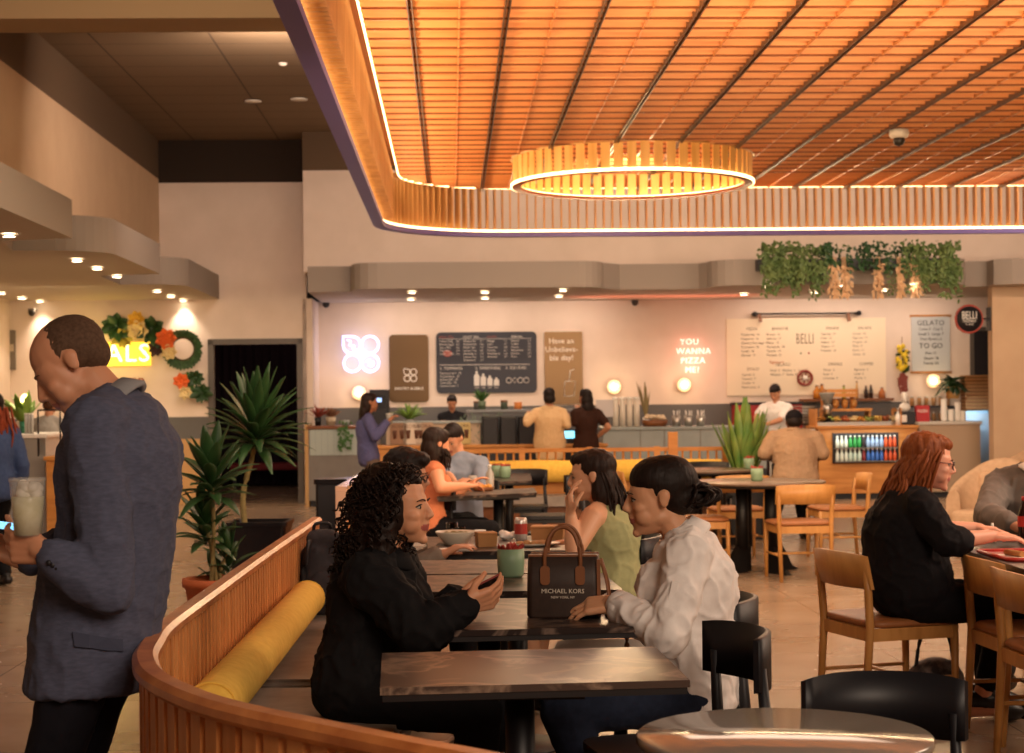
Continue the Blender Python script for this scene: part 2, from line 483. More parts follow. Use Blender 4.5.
        mb.cone(b + t*.10*k + V((.0, 0, .030*k)), b + t*.15*k + V((0, 0, .028*k)), .040*k+g, .034*k+g)
    # ---- meshes
    def fin(s, me):
        me.transform(Matrix.Translation(-s.root)); return me
    def body(s, name, sk, lip='#8a4a40', voxel=.006, legs=True, mouth=True):
        mb = MB(); s.torso(mb, 0); s.shoulders(mb); s.neckv(mb); s.headv(mb)
        for i in (0, 1):
            s.arm(mb, i); s.hand(mb, i)
            if legs: s.leg(mb, i); s.foot(mb, i)
        me = remesh(mb, voxel, 3, .45)
        mats = [sk]
        if mouth:
            mats.append(LIP(lip)); c = s.H(0, .090, -.059); h = s.hk
            for p in me.polygons:
                d = p.center - c
                if d.length < .04:
                    x, y, z = d.dot(s.hr)/h, d.dot(s.hf)/h, d.dot(s.hu)/h
                    if (x/.025)**2 + (z/.0115)**2 < 1 and y > -.03: p.material_index = 1
        idx = [p.material_index for p in me.polygons]
        s.fin(me)
        o = meshobj(name, me, mats)
        o.location = s.root; s.obj = o
        if mouth: me.polygons.foreach_set('material_index', idx)
        return o
    def child(s, name, me_or_mb, m):
        me = me_or_mb.mesh(name) if isinstance(me_or_mb, MB) else me_or_mb
        s.fin(me); return meshobj(name, me, m, s.obj)
    def eyes(s, iris='#2a1810', brow='#1d120c', closed=False, lash=True, dy=0):
        h = s.hk
        for q in (-1, 1):
            c = s.H(q*.0300, .0690+dy, .003)
            mb = MB()
            if not closed:
                mb.ell(c, (.0128*h, .0105*h, .0068*h), 14, 10, s.hr, s.hf, s.hu)
                mb.ell(c + s.hf*.0066*h + s.hr*0, (.0062*h, .0052*h, .0062*h), 12, 8, s.hr, s.hf, s.hu, mi=1)
                s.child('eye', mb, [mat('eye_white', '#a89a8c', .35), mat('iris_'+iris.strip('#'), iris, .15)])
            lm = MB()
            pts = [s.H(q*(.0300+x), .0705+dy+y, .003+z) for x, y, z in ((-.014, .002, -.001), (-.008, .0085, .006), (0, .0095, .008), (.008, .006, .006), (.0145, -.003, .001))]
            lm.tube(crom(pts, 3), [.0022*h]*13, 6)
            s.child('upper_lid', lm, mat('lash', '#1a100c', .6))
            bm_ = MB()
            pts = [s.H(q*(.0305+x), .0745+dy*.5+y, .003+z) for x, y, z in ((-.019, .0125, .017), (-.008, .0145, .0215), (.006, .0115, .0235), (.019, .0, .0185))]
            bm_.tube(crom(pts, 4), [.0026*h*(1-.5*abs(j-4)/9) for j in range(13)], 6, flat=.8)
            s.child('eyebrow', bm_, mat('brow_'+brow.strip('#'), brow, .8))
    def garment(s, name, m, parts, voxel=.008, fold=.004, fs=9, smooth=3):
        """parts: function that fills an MB with volumes; the cloth gets small folds"""
        mb = MB(); parts(mb)
        me = remesh(mb, voxel, smooth, .5)
        if fold:
            nr = [v.normal.copy() for v in me.vertices]
            for v, n_ in zip(me.vertices, nr):
                p = v.co
                q = V((p.x*fs, p.y*fs, p.z*fs*.55))
                a = noise.noise(q + V((3, 1, 7))); b = 1-abs(noise.noise(q*1.7 + V((11, 5, 2))))*2
                c_ = 1-abs(noise.noise(V((p.x*fs*1.3 + p.z*fs*.9, p.y*fs*1.3, p.z*fs*1.1 - p.x*fs*.5)) + V((7, 9, 4))))*2.4
                v.co = p + n_*(a*.6 + max(0, b)**2*.7 + max(0, c_)**3*.8 - .3)*fold
        return s.child(name, me, m)
    def cap(s, name, m, parts, voxel=.007, amp=.003, fs=60, streak=(1, 1, .25), sm=4):
        """hair: volumes given in head coordinates, with streaks along the strands"""
        mb = MB(); parts(mb, lambda c, r: mb.ell(s.H(*c), [q*s.hk for q in r], 18, 12, s.hr, s.hf, s.hu))
        me = remesh(mb, voxel, sm, .5)
        if amp:
            nr = [v.normal.copy() for v in me.vertices]
            for v, n_ in zip(me.vertices, nr):
                q = V((v.co.x*streak[0], v.co.y*streak[1], v.co.z*streak[2]))*fs
                v.co = v.co + n_*noise.noise(q)*amp
        return s.child(name, me, m)
    def strands(s, mb, starts, fall, n=60, r=.004, wob=.01, seed=1):
        g = random.Random(seed)
        for i in range(n):
            p = starts(g); pts = [V(p)]
            for st in fall(g, V(p)): pts.append(st)
            mb.tube(crom(pts, 3), [r*(1-.6*j/(3*(len(pts)-1))) for j in range(3*(len(pts)-1)+1)], 5)
    def rim_glasses(s, m):
        h = s.hk; mb = MB()
        for q in (-1, 1):
            pts = [s.H(q*.033 + .024*math.cos(a), .098-.012*abs(math.cos(a))*(1 if math.cos(a)*q > 0 else .2), .002 + .017*math.sin(a)) for a in [2*PI*k/16 for k in range(16)]]
            mb.tube(pts, .0022*h, 6, closed=True)
            mb.tube([s.H(q*.057, .088, .008), s.H(q*.074, .06, .010), s.H(q*.080, -.005, .008)], .002*h, 6)
        mb.tube([s.H(-.010, .099, .004), s.H(0, .103, .007), s.H(.010, .099, .004)], .002*h, 6)
        return s.child('glasses', mb, m)
def sitting(px_head, *a): pass
# ================================================================ the room
M_wall = mat('wall_paint', '#dcc9ba', .75, kind='noise', col2='#d5c2b2', scale=3)
M_tan = mat('wall_paint_tan', '#c5a888', .8, kind='noise', col2='#bfa182', scale=3)
M_brown = mat('wall_paint_brown', '#5a4632', .85)
M_grey = mat('soffit_grey', '#8f8378', .8)
M_soff = mat('soffit_underside', '#b5a797', .8)
M_band = mat('backsplash_grey', '#5b5856', .6)
M_floor = mat('polished_concrete', '#98806a', .24, kind='noise', col2='#887059', scale=2.2, spec=.45)
ZS, ZST = 2.90, 3.24            # underside and top of the soffits
DW = 24.6                       # wall with the doorway
DT = 25.8                       # wall behind the counters
DBK = 23.9                      # bulkhead above the counters
ZC = 5.15

# floor: poured concrete with fine saw-cut joints
def floor_mat():
    m = M_floor; nt = m.node_tree; N = nt.nodes; L = nt.links; b = N['Principled BSDF']
    br = N.new('ShaderNodeTexBrick'); br.offset = 0; br.inputs['Scale'].default_value = 1
    br.inputs['Brick Width'].default_value = 1.2; br.inputs['Row Height'].default_value = 1.2; br.inputs['Mortar Size'].default_value = .004
    br.inputs['Mortar'].default_value = lin('#6b563f')
    tc = N.new('ShaderNodeTexCoord'); L.new(tc.outputs['Object'], br.inputs['Vector'])
    src = b.inputs['Base Color'].links[0].from_socket
    L.new(src, br.inputs['Color1']); L.new(src, br.inputs['Color2']); L.new(br.outputs['Color'], b.inputs['Base Color'])
    n = N.new('ShaderNodeTexNoise'); n.inputs['Scale'].default_value = 1.3; n.inputs['Detail'].default_value = 5; L.new(tc.outputs['Object'], n.inputs['Vector'])
    r = N.new('ShaderNodeMapRange'); r.inputs['To Min'].default_value = .17; r.inputs['To Max'].default_value = .34
    L.new(n.outputs['Fac'], r.inputs['Value']); L.new(r.outputs[0], b.inputs['Roughness'])
floor_mat()
struct('floor', MB().box((-9, -3, -.1), (12, 34, 0)), M_floor)

# left upper wall (dark paint above 4.6 m), left lower wall further out behind the counters
LX = -4.1
struct('wall_left', MB().box((LX-.15, -3, ZST-.05), (LX, DW+.2, 4.6)), M_tan)
struct('trim_1', MB().box((LX-.15, -3, 4.6), (LX, DW+.2, ZC)), M_brown)
struct('wall_left_lower', MB().box((-6.35, -3, 0), (-6.2, DW+.2, ZST)), M_wall)
# back wall with the doorway
x0 = Rd(213, 400, DW).x; x1 = Rd(299, 400, DW).x; zt = Rd(256, 343, DW).z
bw = MB().box((-6.35, DW, 0), (x0, DW+.2, 4.55)); bw.box((x1, DW, 0), (x1+.12, DW+.2, 4.55)); bw.box((x0, DW, zt), (x1, DW+.2, 4.55))
struct('wall_back', bw, M_wall)
xc = Rd(303, 200, DBK).x
struct('trim_2', MB().box((LX-.15, DW-.02, 4.55), (xc+.4, DW+.2, ZC)), mat('wall_paint_black_brown', '#2a1d12', .9))
# doorway frame and the dark passage behind it
dm = mat('door_frame_grey', '#5e564f', .5)
d = MB(); d.box((x0-.06, DW-.05, 0), (x0+.02, DW+.02, zt+.05)); d.box((x1-.02, DW-.05, 0), (x1+.06, DW+.02, zt+.05)); d.box((x0-.06, DW-.05, zt-.02), (x1+.06, DW+.02, zt+.06))
struct('door_1', d, dm)
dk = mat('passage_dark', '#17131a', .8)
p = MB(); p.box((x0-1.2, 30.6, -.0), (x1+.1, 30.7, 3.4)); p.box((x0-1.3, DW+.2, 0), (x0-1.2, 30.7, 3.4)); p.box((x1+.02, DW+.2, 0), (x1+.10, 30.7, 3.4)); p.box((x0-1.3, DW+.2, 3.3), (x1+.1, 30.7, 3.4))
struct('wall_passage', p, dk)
# wall behind the counters, bulkhead above, right return wall
RX = Rd(993, 380, 23.3).x
struct('wall_back_right', MB().box((x1+.12, DT, 0), (RX+3.2, DT+.2, ZS+.02)), M_wall)
struct('wall_side_return', MB().box((x1+.06, DW+.0, 0), (x1+.2, DT, ZS)), M_wall)
struct('trim_3', MB().box((x1+.2, DT-.015, 1.0), (RX-.5, DT, 1.34)), M_band)
struct('trim_4', MB().box((-6.2, DW-.012, .93), (x0-.06, DW, 1.24)), M_band)
struct('trim_5', MB().box((-6.2, DW-.008, 0), (x0-.06, DW, .93)), mat('wall_paint_ochre', '#b58d5c', .7))
struct('wall_bulkhead', MB().box((xc, DBK, ZST-.02), (RX+4, DBK+.2, 4.62)), M_wall)
struct('trim_6', MB().box((xc, DBK-.01, 4.62), (RX+4, DBK+.2, ZC)), M_brown)
struct('wall_bulkhead_end', MB().box((xc, DBK+.2, ZST-.02), (xc+.1, DW+.2, ZC)), M_tan)
struct('wall_right_front', MB().box((RX, 23.3, 0), (RX+4, 23.5, ZS)), M_tan)
struct('wall_right', MB().box((11.6, -3, 0), (11.8, DBK, ZC)), M_tan)
struct('wall_behind', MB().box((-6.3, -3.1, 0), (11.8, -3, ZC)), M_tan)
# ceiling: dark acoustic tiles
M_ceil = mat('ceiling_tiles', '#6f5a41', .9, kind='brick', col2='#4a3a28', scale=1, mix=.2)
bn = [n for n in M_ceil.node_tree.nodes if n.type == 'TEX_BRICK'][0]
bn.inputs['Brick Width'].default_value = 1.2; bn.inputs['Row Height'].default_value = .6; bn.inputs['Mortar Size'].default_value = .012
struct('ceiling', MB().box((-4.3, -3, ZC), (11.8, DW+.3, ZC+.1)), M_ceil)
struct('trim_7', MB().box((LX, 14.4, 4.62), (11.6, 14.95, ZC)), mat('beam_paint', '#8a7152', .85))

# soffits: bands with soft steps in plan
def soffit(name, poly, z0=ZS, z1=ZST):
    mb = MB().prism(poly, z0, z1, 2)
    mb.mi[-2] = 1; mb.mi[-1] = 1
    o = struct(name, mb, [M_grey, M_soff])
    return o
def arc(cx, cy, r, a0, a1, n=8): return [(cx+r*math.cos(math.radians(a0+(a1-a0)*i/n)), cy+r*math.sin(math.radians(a0+(a1-a0)*i/n))) for i in range(n+1)]
L1 = [(-6.2, -3), (-3.33, -3), (-3.33, 15.4), (-4.0, 15.6), (-4.15, 16.6), (-3.75, 16.6)] + arc(-3.75, 17.1, .47, -90, 0) + [(-3.28, 19.7), (-4.0, 19.9), (-4.05, 21.4), (-3.72, 21.4)] + arc(-3.72, 21.85, .45, -90, 0) + [(-3.27, DW), (-6.2, DW)]
soffit('ceiling_soffit_left', L1)
ys = 22.9; xa = Rd(306, 270, ys).x
def rx(px, dep): return Rd(px, 280, dep).x
B1 = [(xa, DT), (xa, 23.15), (rx(350, 23.1), 23.15)] + arc(rx(352, 23)+.35, 22.95, .35, 150, 270, 6)[1:] + [(rx(600, ys)-.3, 22.6)] + arc(rx(600, ys)-.3, 22.95, .35, -90, 0, 6) + [(rx(622, ys), 23.2), (rx(702, ys), 23.2)] + arc(rx(712, ys)+.35, 22.95, .4, 170, 270, 6) + [(rx(960, ys)-.3, 22.55)] + arc(rx(960, ys)-.3, 22.9, .35, -90, 0, 6) + [(rx(966, ys)+.05, 23.2), (RX-.1, 23.2), (RX-.1, 22.9), (RX+.1, 22.75), (RX+4, 22.75), (RX+4, DT)]
soffit('ceiling_soffit_back', B1)

# ---------------------------------------------------------------- recessed downlights
M_lamp = mat('lamp_glow', '#fff3e0', .5, emit='#ffe9c8', estr=14)
M_trim = mat('lamp_trim', '#d8d0c4', .5)
lamp_n = 0
def light(kind, name, loc, energy, col, size=.1, aim=None, spot=None, sizey=None, blend=.5):
    l = bpy.data.lights.new(name, kind); l.energy = energy; l.color = col
    if kind == 'AREA':
        l.size = size
        if sizey: l.shape = 'RECTANGLE'; l.size_y = sizey
    elif kind == 'SPOT': l.shadow_soft_size = size; l.spot_size = math.radians(spot or 90); l.spot_blend = blend
    else: l.shadow_soft_size = size
    o = bpy.data.objects.new(name, l); COL.objects.link(o); o.location = loc
    if aim is not None:
        o.rotation_euler = (V(aim)-V(loc)).to_track_quat('-Z', 'Y').to_euler()
    return o
WARM = (1, .77, .57)
dl_disc = MB().lathe([(.0005, -.012), (.052, -.012), (.052, -.006), (.0005, -.006)], n=20)
dl_ring = MB().lathe([(.052, -.014), (.066, -.010), (.066, 0), (.052, 0)], n=20, cap=False)
me_disc, me_ring = dl_disc.mesh('lens'), dl_ring.mesh('trim_ring')
def downlight(p_room, label, group, energy=20, spot=95, glow=True, scale=1.0):
    loc = r2w(p_room)
    t = thing('recessed_downlight', label, 'ceiling light', loc, 0, group)
    a = meshobj('lens', me_disc.copy(), M_lamp if glow else mat('lamp_off', '#d9cdb8', .5), t); b = meshobj('trim_ring', me_ring.copy(), M_trim, t)
    t.scale = (scale, scale, 1)
    if energy:
        light('SPOT', 'downlight_beam', V(loc)-V((0, 0, .03)), energy, WARM, .05, V(loc)-V((0, 0, 2)), spot, blend=.7)
    return t
def Rz(px, py, z):                                   # pixel on the horizontal plane z, in room axes
    return w2r(Pz(px, py, z))
left_row = [((9, 235), 'downlight in nearest left soffit block, at the picture edge'),
            ((77, 260), 'first of three downlights in the middle left soffit block'), ((97, 268), 'second of three downlights in the middle left soffit block'), ((117, 276), 'third of three downlights in the middle left soffit block'),
            ((157, 291), 'first of three downlights in the farthest left soffit block'), ((171, 296), 'second of three downlights in the farthest left soffit block'), ((183, 300), 'third of three downlights in the farthest left soffit block'),
            ((1, 293), 'downlight deep under the left soffit, first of its row'), ((22, 298), 'downlight deep under the left soffit, second of its row'), ((40, 301), 'downlight deep under the left soffit, third of its row')]
for (px, py), lab in left_row:
    downlight(Rz(px, py, ZS-.012), lab, 'left soffit downlights', 38)
back_row = [(411, 299, 'to the right of the blue neon sign'), (485, 298, 'above the dark drinks menu board'), (559, 296, 'above the tall mirror by the ordering customers'),
            (485, 292, 'in the front row above the drinks menu board'), (412, 292, 'in the front row above the left mirror'), (563, 290, 'in the front row above the right mirror'),
            (744, 294, 'at the left end of the pizza menu'), (767, 286, 'in the front row left, below the hanging greenery'), (814, 292, 'at the middle of the pizza menu'), (841, 285, 'in the front row, below the greenery middle'), (884, 290, 'at the right end of the pizza menu'), (914, 283, 'in the front row right, below the greenery end')]
for px, py, lab in back_row:
    q = Rz(px, py, ZS-.012)
    if q.y > DT-.25: q.y = DT-.25
    downlight(q, 'bright recessed downlight ' + lab, 'back soffit downlights', 34 if 'front' not in lab else 30, 105)
for px, py, lab in ((253, 101, 'left one of two round lights in the dark tiled ceiling'), (299, 99, 'right one of two round lights in the dark tiled ceiling')):
    downlight(Rz(px, py, ZC-.012), lab, 'unlit ceiling lights', 0, glow=False, scale=1.6)
t = MB().lathe([(.03, -.03), (.05, -.012), (.05, 0), (.03, 0)], n=16).build('smoke_detector', M_trim, loc=r2w(Rz(283, 63, ZC)))
tag(t, 'small smoke detector on the dark tiled ceiling', 'smoke detector')
# small cameras on the walls
def cam_dome(px, py, dep, lab):
    p_ = Rd(px, py, dep); t = thing('security_camera', lab, 'security camera', r2w(p_), TH)
    MB().box((-.05, -.04, .02), (.05, .14, .05), .008).build('bracket', mat('cam_grey', '#6a6258', .5), t)
    MB().lathe([(.05, .02), (.055, 0), (.045, -.035), (.02, -.055), (.001, -.06)], n=16).build('dome', mat('cam_dark', '#2a2622', .3), t)
cam_dome(326, 304, DT-.14, 'small dark camera on the wall left of the blue neon sign')
cam_dome(635, 302, DT-.14, 'small dark camera on the wall above the pink neon sign')
cam_dome(32, 312, DW-.14, 'small dark camera on the far left wall near the corner')

# ---------------------------------------------------------------- slatted wooden canopy
M_slat = mat('canopy_wood', '#dc9256', .42, kind='wood', col2='#c87a40', scale=1.6, stretch=(1, 6, 6))
M_fin = mat('canopy_fin_wood', '#d6a264', .45, kind='wood', col2='#c08c50', scale=2, stretch=(5, 5, .6))
M_led = mat('led_strip', '#fff0d0', .5, emit='#ffd79a', estr=4.5)
M_rim = mat('rim_violet_lit', '#6a5ca2', .5, metal=.1)  # violet light falling on the rim is put into its colour
M_rail = mat('dark_rail', '#5a3a26', .4, metal=.4)
ZV, ZP = 3.35, 3.87             # underside of the fin curtain, slat plane
XL, XR, YN, YF, CR = -.80, 9.5, 6.4, 20.1, 1.5
cano = thing('slatted_canopy', 'large orange wooden slat canopy with a curtain of fins hung over the dining tables', 'canopy', (0, 0, 0), TH)
def outline(off=0, step=.098):
    """open path of the canopy edge: up the left side, round the corner, along the far side"""
    pts = []; r = CR-off; x0, y1 = XL+off, YF-off
    segs = [((x0, YN), (x0, YF-CR))]
    n = int((YF-CR-YN)/step)
    for i in range(n): pts.append((x0, YN+(YF-CR-YN)*i/n, 180))
    na = int(r*PI/2/step)+1
    for i in range(na):
        a = 180-90*i/na; pts.append((XL+CR+r*math.cos(math.radians(a)), YF-CR+r*math.sin(math.radians(a)), a))
    n = int((XR-XL-CR)/step)
    for i in range(n+1): pts.append((XL+CR+(XR-XL-CR)*i/n, y1, 90))
    return pts
fins = MB()
for x, y, a in outline(0, .098):
    c, s_ = math.cos(math.radians(a)), math.sin(math.radians(a)); w = .008
    n_ = V((c, s_, 0)); t_ = V((-s_, c, 0))
    o_ = V((x, y, 0)) - n_*.01; i_ = V((x, y, 0)) - n_*(.20 if a > 179 else .13)
    q = [o_-t_*w, o_+t_*w, i_+t_*w, i_-t_*w]
    fins.prism([(v.x, v.y) for v in q], ZV+.05, ZP+.02, 2)
fins.build('fin_curtain', M_fin, cano)
def ribbon(off0, off1, z0, z1, step=.25):
    a = outline(off0, step); R = []
    for x, y, an in a:
        n_ = V((math.cos(math.radians(an)), math.sin(math.radians(an)), 0)); o_ = V((x, y, 0)); i_ = o_ - n_*(off1-off0)
        R.append([o_+V((0, 0, z0)), i_+V((0, 0, z0)), i_+V((0, 0, z1)), o_+V((0, 0, z1))])
    return MB().rings(R, True, False, False)
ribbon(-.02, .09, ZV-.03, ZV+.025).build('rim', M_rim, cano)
ribbon(.02, .075, ZV+.026, ZV+.05).build('light_strip', M_led, cano)
ribbon(.0, .035, ZP+.03, ZP+.10).build('top_rail', M_fin, cano)
ribbon(.250, .262, ZP-.02, ZP+.0).build('inner_light_strip', M_led, cano)
# slats across, rails along
sl = MB(); y = YN
while y < YF-.25:
    k = max(0, y-(YF-CR)); xs = XL+.26 + (CR-.26 - math.sqrt(max(0, (CR-.26)**2-k*k)) if k > 0 else 0)
    M_ = Matrix.Translation((0, y, ZP+.05)) @ Matrix.Rotation(math.radians(20), 4, 'X')
    sl.box((xs, -.008, -.075), (XR, .008, .075), M=M_)
    y += .15
sl.build('slat_panel', M_slat, cano)
for i in range(17):
    x = XL + .80 + .6*i - .23
    if x > XR: break
    yf = YF-.25 if x > XL+CR else YF-CR+math.sqrt(max(0, CR**2-(XL+CR-x)**2))-.2
    MB().box((x-.018, YN, ZP-.045), (x-.010, yf, ZP+.02)).box((x+.010, YN, ZP-.045), (x+.018, yf, ZP+.02)).build('carrier_rail', M_rail, cano)
    if x+.3 < XR:
        MB().box((x+.297, YN, ZP-.028), (x+.309, yf, ZP-.002)).build('slat_divider', M_slat, cano)
for k in range(40):
    y = 7.04 + .3*k; th_ = .004 if k % 2 else .002
    if y < YF-CR: MB().box((XL+.27, y-th_, ZP-.034), (XR, y+th_, ZP-.012)).build('cross_rail', mat('cross_rail_wood', '#7a4018', .5), cano)
MB().box((XL-.05, YN-.05, ZP+.30), (XR, YF+.05, ZP+.34)).build('canopy_deck', mat('deck_wood', '#a8642c', .7), cano)
# ring of light in the canopy
rc = w2r(Pd(632, 182, 17.4)); ZR = 3.565; RR = 1.20
ring = thing('ring_pendant', 'round slatted wooden light ring with glowing rim set in the canopy', 'ring light', r2w((rc.x, rc.y, ZR)), TH)
sb = MB()
for i in range(60):
    a = 2*PI*i/60; n_ = V((math.cos(a), math.sin(a), 0)); t_ = V((-n_.y, n_.x, 0)); w = .044
    q = [n_*(RR+.0)-t_*w, n_*(RR+.0)+t_*w, n_*(RR-.014)+t_*w, n_*(RR-.014)-t_*w]
    sb.prism([(v.x, v.y) for v in q], .02, ZP-ZR+.0, 2)
sb.build('slat_band', mat('ring_slat_wood', '#e8b468', .45, kind='wood', col2='#d39a4c', scale=2, stretch=(5, 5, .6)), ring)
MB().lathe([(RR-.012, ZP-ZR-.03), (RR+.022, ZP-ZR-.03), (RR+.022, ZP-ZR-.01), (RR-.012, ZP-ZR-.01), (RR-.012, ZP-ZR-.03)], n=72, cap=False).build('top_ring', M_fin, ring)
sb = MB().lathe([(RR-.075, .0), (RR+.010, .0), (RR+.010, .030), (RR-.075, .030), (RR-.075, .0)], n=72, cap=False).build('rim', mat('ring_rim_wood', '#7a3a1c', .5), ring)
MB().lathe([(RR+.011, .004), (RR+.022, .004), (RR+.022, .030), (RR+.011, .030), (RR+.011, .004)], n=72, cap=False).build('outer_light_strip', M_led, ring)
MB().lathe([(RR-.06, .031), (RR-.02, .031), (RR-.02, .040), (RR-.06, .040), (RR-.06, .031)], n=72, cap=False).build('inner_light_strip', M_led, ring)
# camera under the canopy
q = r2w(Rz(899, 131, ZP-.05)); t = thing('dome_camera', 'white dome camera hanging under the orange slat canopy', 'security camera', q)
MB().lathe([(.001, .01), (.085, .01), (.09, -.03), (.075, -.06), (.05, -.065)], n=20).build('housing', mat('cam_white', '#d9d0c4', .4), t)
MB().lathe([(.05, -.064), (.055, -.09), (.04, -.125), (.001, -.14)], n=20).build('dome', mat('cam_dark', '#2a2622', .3), t)

# dark opening at the right end of the back wall
xd0, xd1, zd = Rd(974, 380, DT).x, Rd(1006, 380, DT).x, Rd(985, 331, DT).z
d = MB(); d.box((xd0-.06, DT-.03, 0), (xd0, DT-.001, zd+.06)); d.box((xd1, DT-.03, 0), (xd1+.06, DT-.001, zd+.06)); d.box((xd0-.06, DT-.03, zd), (xd1+.06, DT-.001, zd+.06))
struct('door_2', d, dm)
struct('door_3', MB().box((xd0, DT-.02, 0), (xd1, DT-.001, zd)), mat('dark_opening', '#1c1a20', .6))  # flat dark sheet stands in for the unlit opening
# ================================================================ behind: counters, signs, wall pieces (room axes, then turned by TH)
def rt(name, label, cat, p_room, group=None, rz=0): return thing(name, label, cat, r2w(p_room), TH+rz, group)
def wallpt(px, py, dep=DT): return Rd(px, py, dep)
M_oak = mat('oak', '#c98a45', .5, kind='wood', col2='#b0702f', scale=2.5, stretch=(1, 6, 6))
M_oakd = mat('oak_dark', '#7d4a24', .5, kind='wood', col2='#643818', scale=3, stretch=(1, 6, 6))
M_gtile = mat('grey_tile', '#9aa39e', .4, kind='brick', col2='#7c8480', scale=6, mix=.6)
M_gpan = mat('grey_panel', '#77716b', .6, kind='noise', col2='#6d6762', scale=5)
M_gmet = mat('counter_grey', '#8d9390', .4, kind='noise', col2='#828885', scale=4)
M_black = mat('black_matt', '#17151a', .5)
M_blk2 = mat('black_gloss', '#141216', .25)
M_white = mat('white_paint', '#e6e0d6', .5)
M_steel = mat('steel', '#b9b4ac', .28, metal=.9)
M_glass = mat('clear_glass', '#ffffff', .04, trans=1, ior=1.3)
M_leaf = mat('leaf_green', '#3f6a2c', .5, kind='noise', col2='#2c4f20', scale=6)
M_leafd = mat('leaf_dark', '#24451f', .45, kind='noise', col2='#1a3517', scale=6)
M_leafy = mat('leaf_light', '#7b9a3c', .5, kind='noise', col2='#5c7e2c', scale=6)
M_card = mat('cardboard', '#b58352', .8, kind='noise', col2='#a87747', scale=10)
M_red = mat('red_enamel', '#a81f22', .35)
def narrow(mb, k): mb.v = [(x*k, y, z) for x, y, z in mb.v]; return mb
def px2(px, dep): return Rd(px, 400, dep).x
def zz(px, py, dep): return Rd(px, py, dep).z

def leafshape(mb, base, d, up, L, w, curl=.3, n=6, mi=0):
    """one solid leaf: folded blade with a little thickness"""
    d = V(d).normalized(); side, nn = frame_from(d, V(up)); pts = []
    for i in range(n+1):
        t = i/n; c = V(base) + d*L*t - V((0, 0, 1))*curl*L*t*t
        ww = w*math.sin(PI*min(.98, .06+.94*t))**.75
        pts.append((c, ww))
    b = len(mb.v); th = nn*(.0015+w*.03)
    for c, ww in pts:
        for q, o in ((-1, .25), (0, 0), (1, .25)): mb.v.append(tuple(c + side*q*ww + nn*o*ww))
        for q, o in ((-1, .25), (0, 0), (1, .25)): mb.v.append(tuple(c + side*q*ww + nn*o*ww - th))
    for i in range(n):
        a = b+6*i; e = a+6
        for f in ((a, a+1, e+1, e), (a+1, a+2, e+2, e+1), (a+4, a+3, e+3, e+4), (a+5, a+4, e+4, e+5), (a+3, a, e, e+3), (a+2, a+5, e+5, e+2)):
            mb.f.append(list(f)); mb.sm.append(True); mb.mi.append(mi)

# --- doorway: dark curtain and red bench inside the passage
cu = MB(); xc0, xc1 = x0-.9, x1+.0
pts = [(xc0+(xc1-xc0)*i/90, 29.9+.06*math.sin(i*1.1)+.03*math.sin(i*2.7)) for i in range(91)]
cu.prism(pts + [(x, y+.02) for x, y in pts[::-1]], .03, 3.1, 2, smooth=True)
tag(cu.build('curtain', mat('curtain_plum', '#2a1d26', .9), rz=TH), 'dark plum curtain hanging inside the doorway', 'curtain')
t = rt('upholstered_bench', 'low dark red bench inside the dark doorway', 'bench', (x1-.85, 29.2, 0))
MB().box((-.7, -.25, .30), (.7, .25, .42), .03).build('seat', mat('red_velvet', '#6e1c20', .8), t)
for q in (-1, 1):
    MB().box((q*.62-.03, -.2, 0), (q*.62+.03, .2, .30)).build('leg', M_black, t)

# --- neon signs
def neon(name, label, parts, glow, strength, dep, tubes):
    pass
def neon_mat(n, c, s): return mat(n, '#ffffff', .4, emit=c, estr=s)
dep = DT-.05
sc_ = 25.8/1730
c0 = Rd(361, 354, dep); t = rt('neon_sign', 'blue-white neon sign of four round fruits on the back wall', 'neon sign', (c0.x, dep, c0.z))
nm = neon_mat('neon_blue', '#a3b6ff', 1.9)
R_ = .128
def circ(cx, cz, r, n=28, a0=0, a1=360): return [(cx+r*math.cos(math.radians(a0+(a1-a0)*i/n)), 0, cz+r*math.sin(math.radians(a0+(a1-a0)*i/n))) for i in range(n+1)]
MB().tube(circ(.135, .135, R_)[:-1], .014, 8, closed=True).build('ring_tube', nm, t)
MB().tube(circ(-.13, -.135, R_)[:-1], .014, 8, closed=True).build('ring_tube', nm, t)
MB().tube(circ(.135, -.135, R_)[:-1], .014, 8, closed=True).build('ring_tube', nm, t)
MB().tube([(-.265, 0, .265), (-.135, 0, .262)] + circ(-.135, .135, R_, 22, 85, -175) + [(-.265, 0, .14)], .014, 8, closed=True).build('leaf_tube', nm, t)
MB().tube(crom([(-.21, 0, .21), (-.15, 0, .19), (-.17, 0, .13), (-.10, 0, .12), (-.12, 0, .075), (-.06, 0, .06)], 5), .009, 6).build('vein_tube', nm, t)
MB().tube(crom([(.08, 0, -.11), (.13, 0, -.09), (.12, 0, -.14), (.18, 0, -.12), (.17, 0, -.18), (.11, 0, -.17)], 5), .010, 6).build('seed_tube', nm, t)
light('POINT', 'neon_glow', r2w((c0.x, dep-.25, c0.z)), 4, (.62, .66, 1), .2)

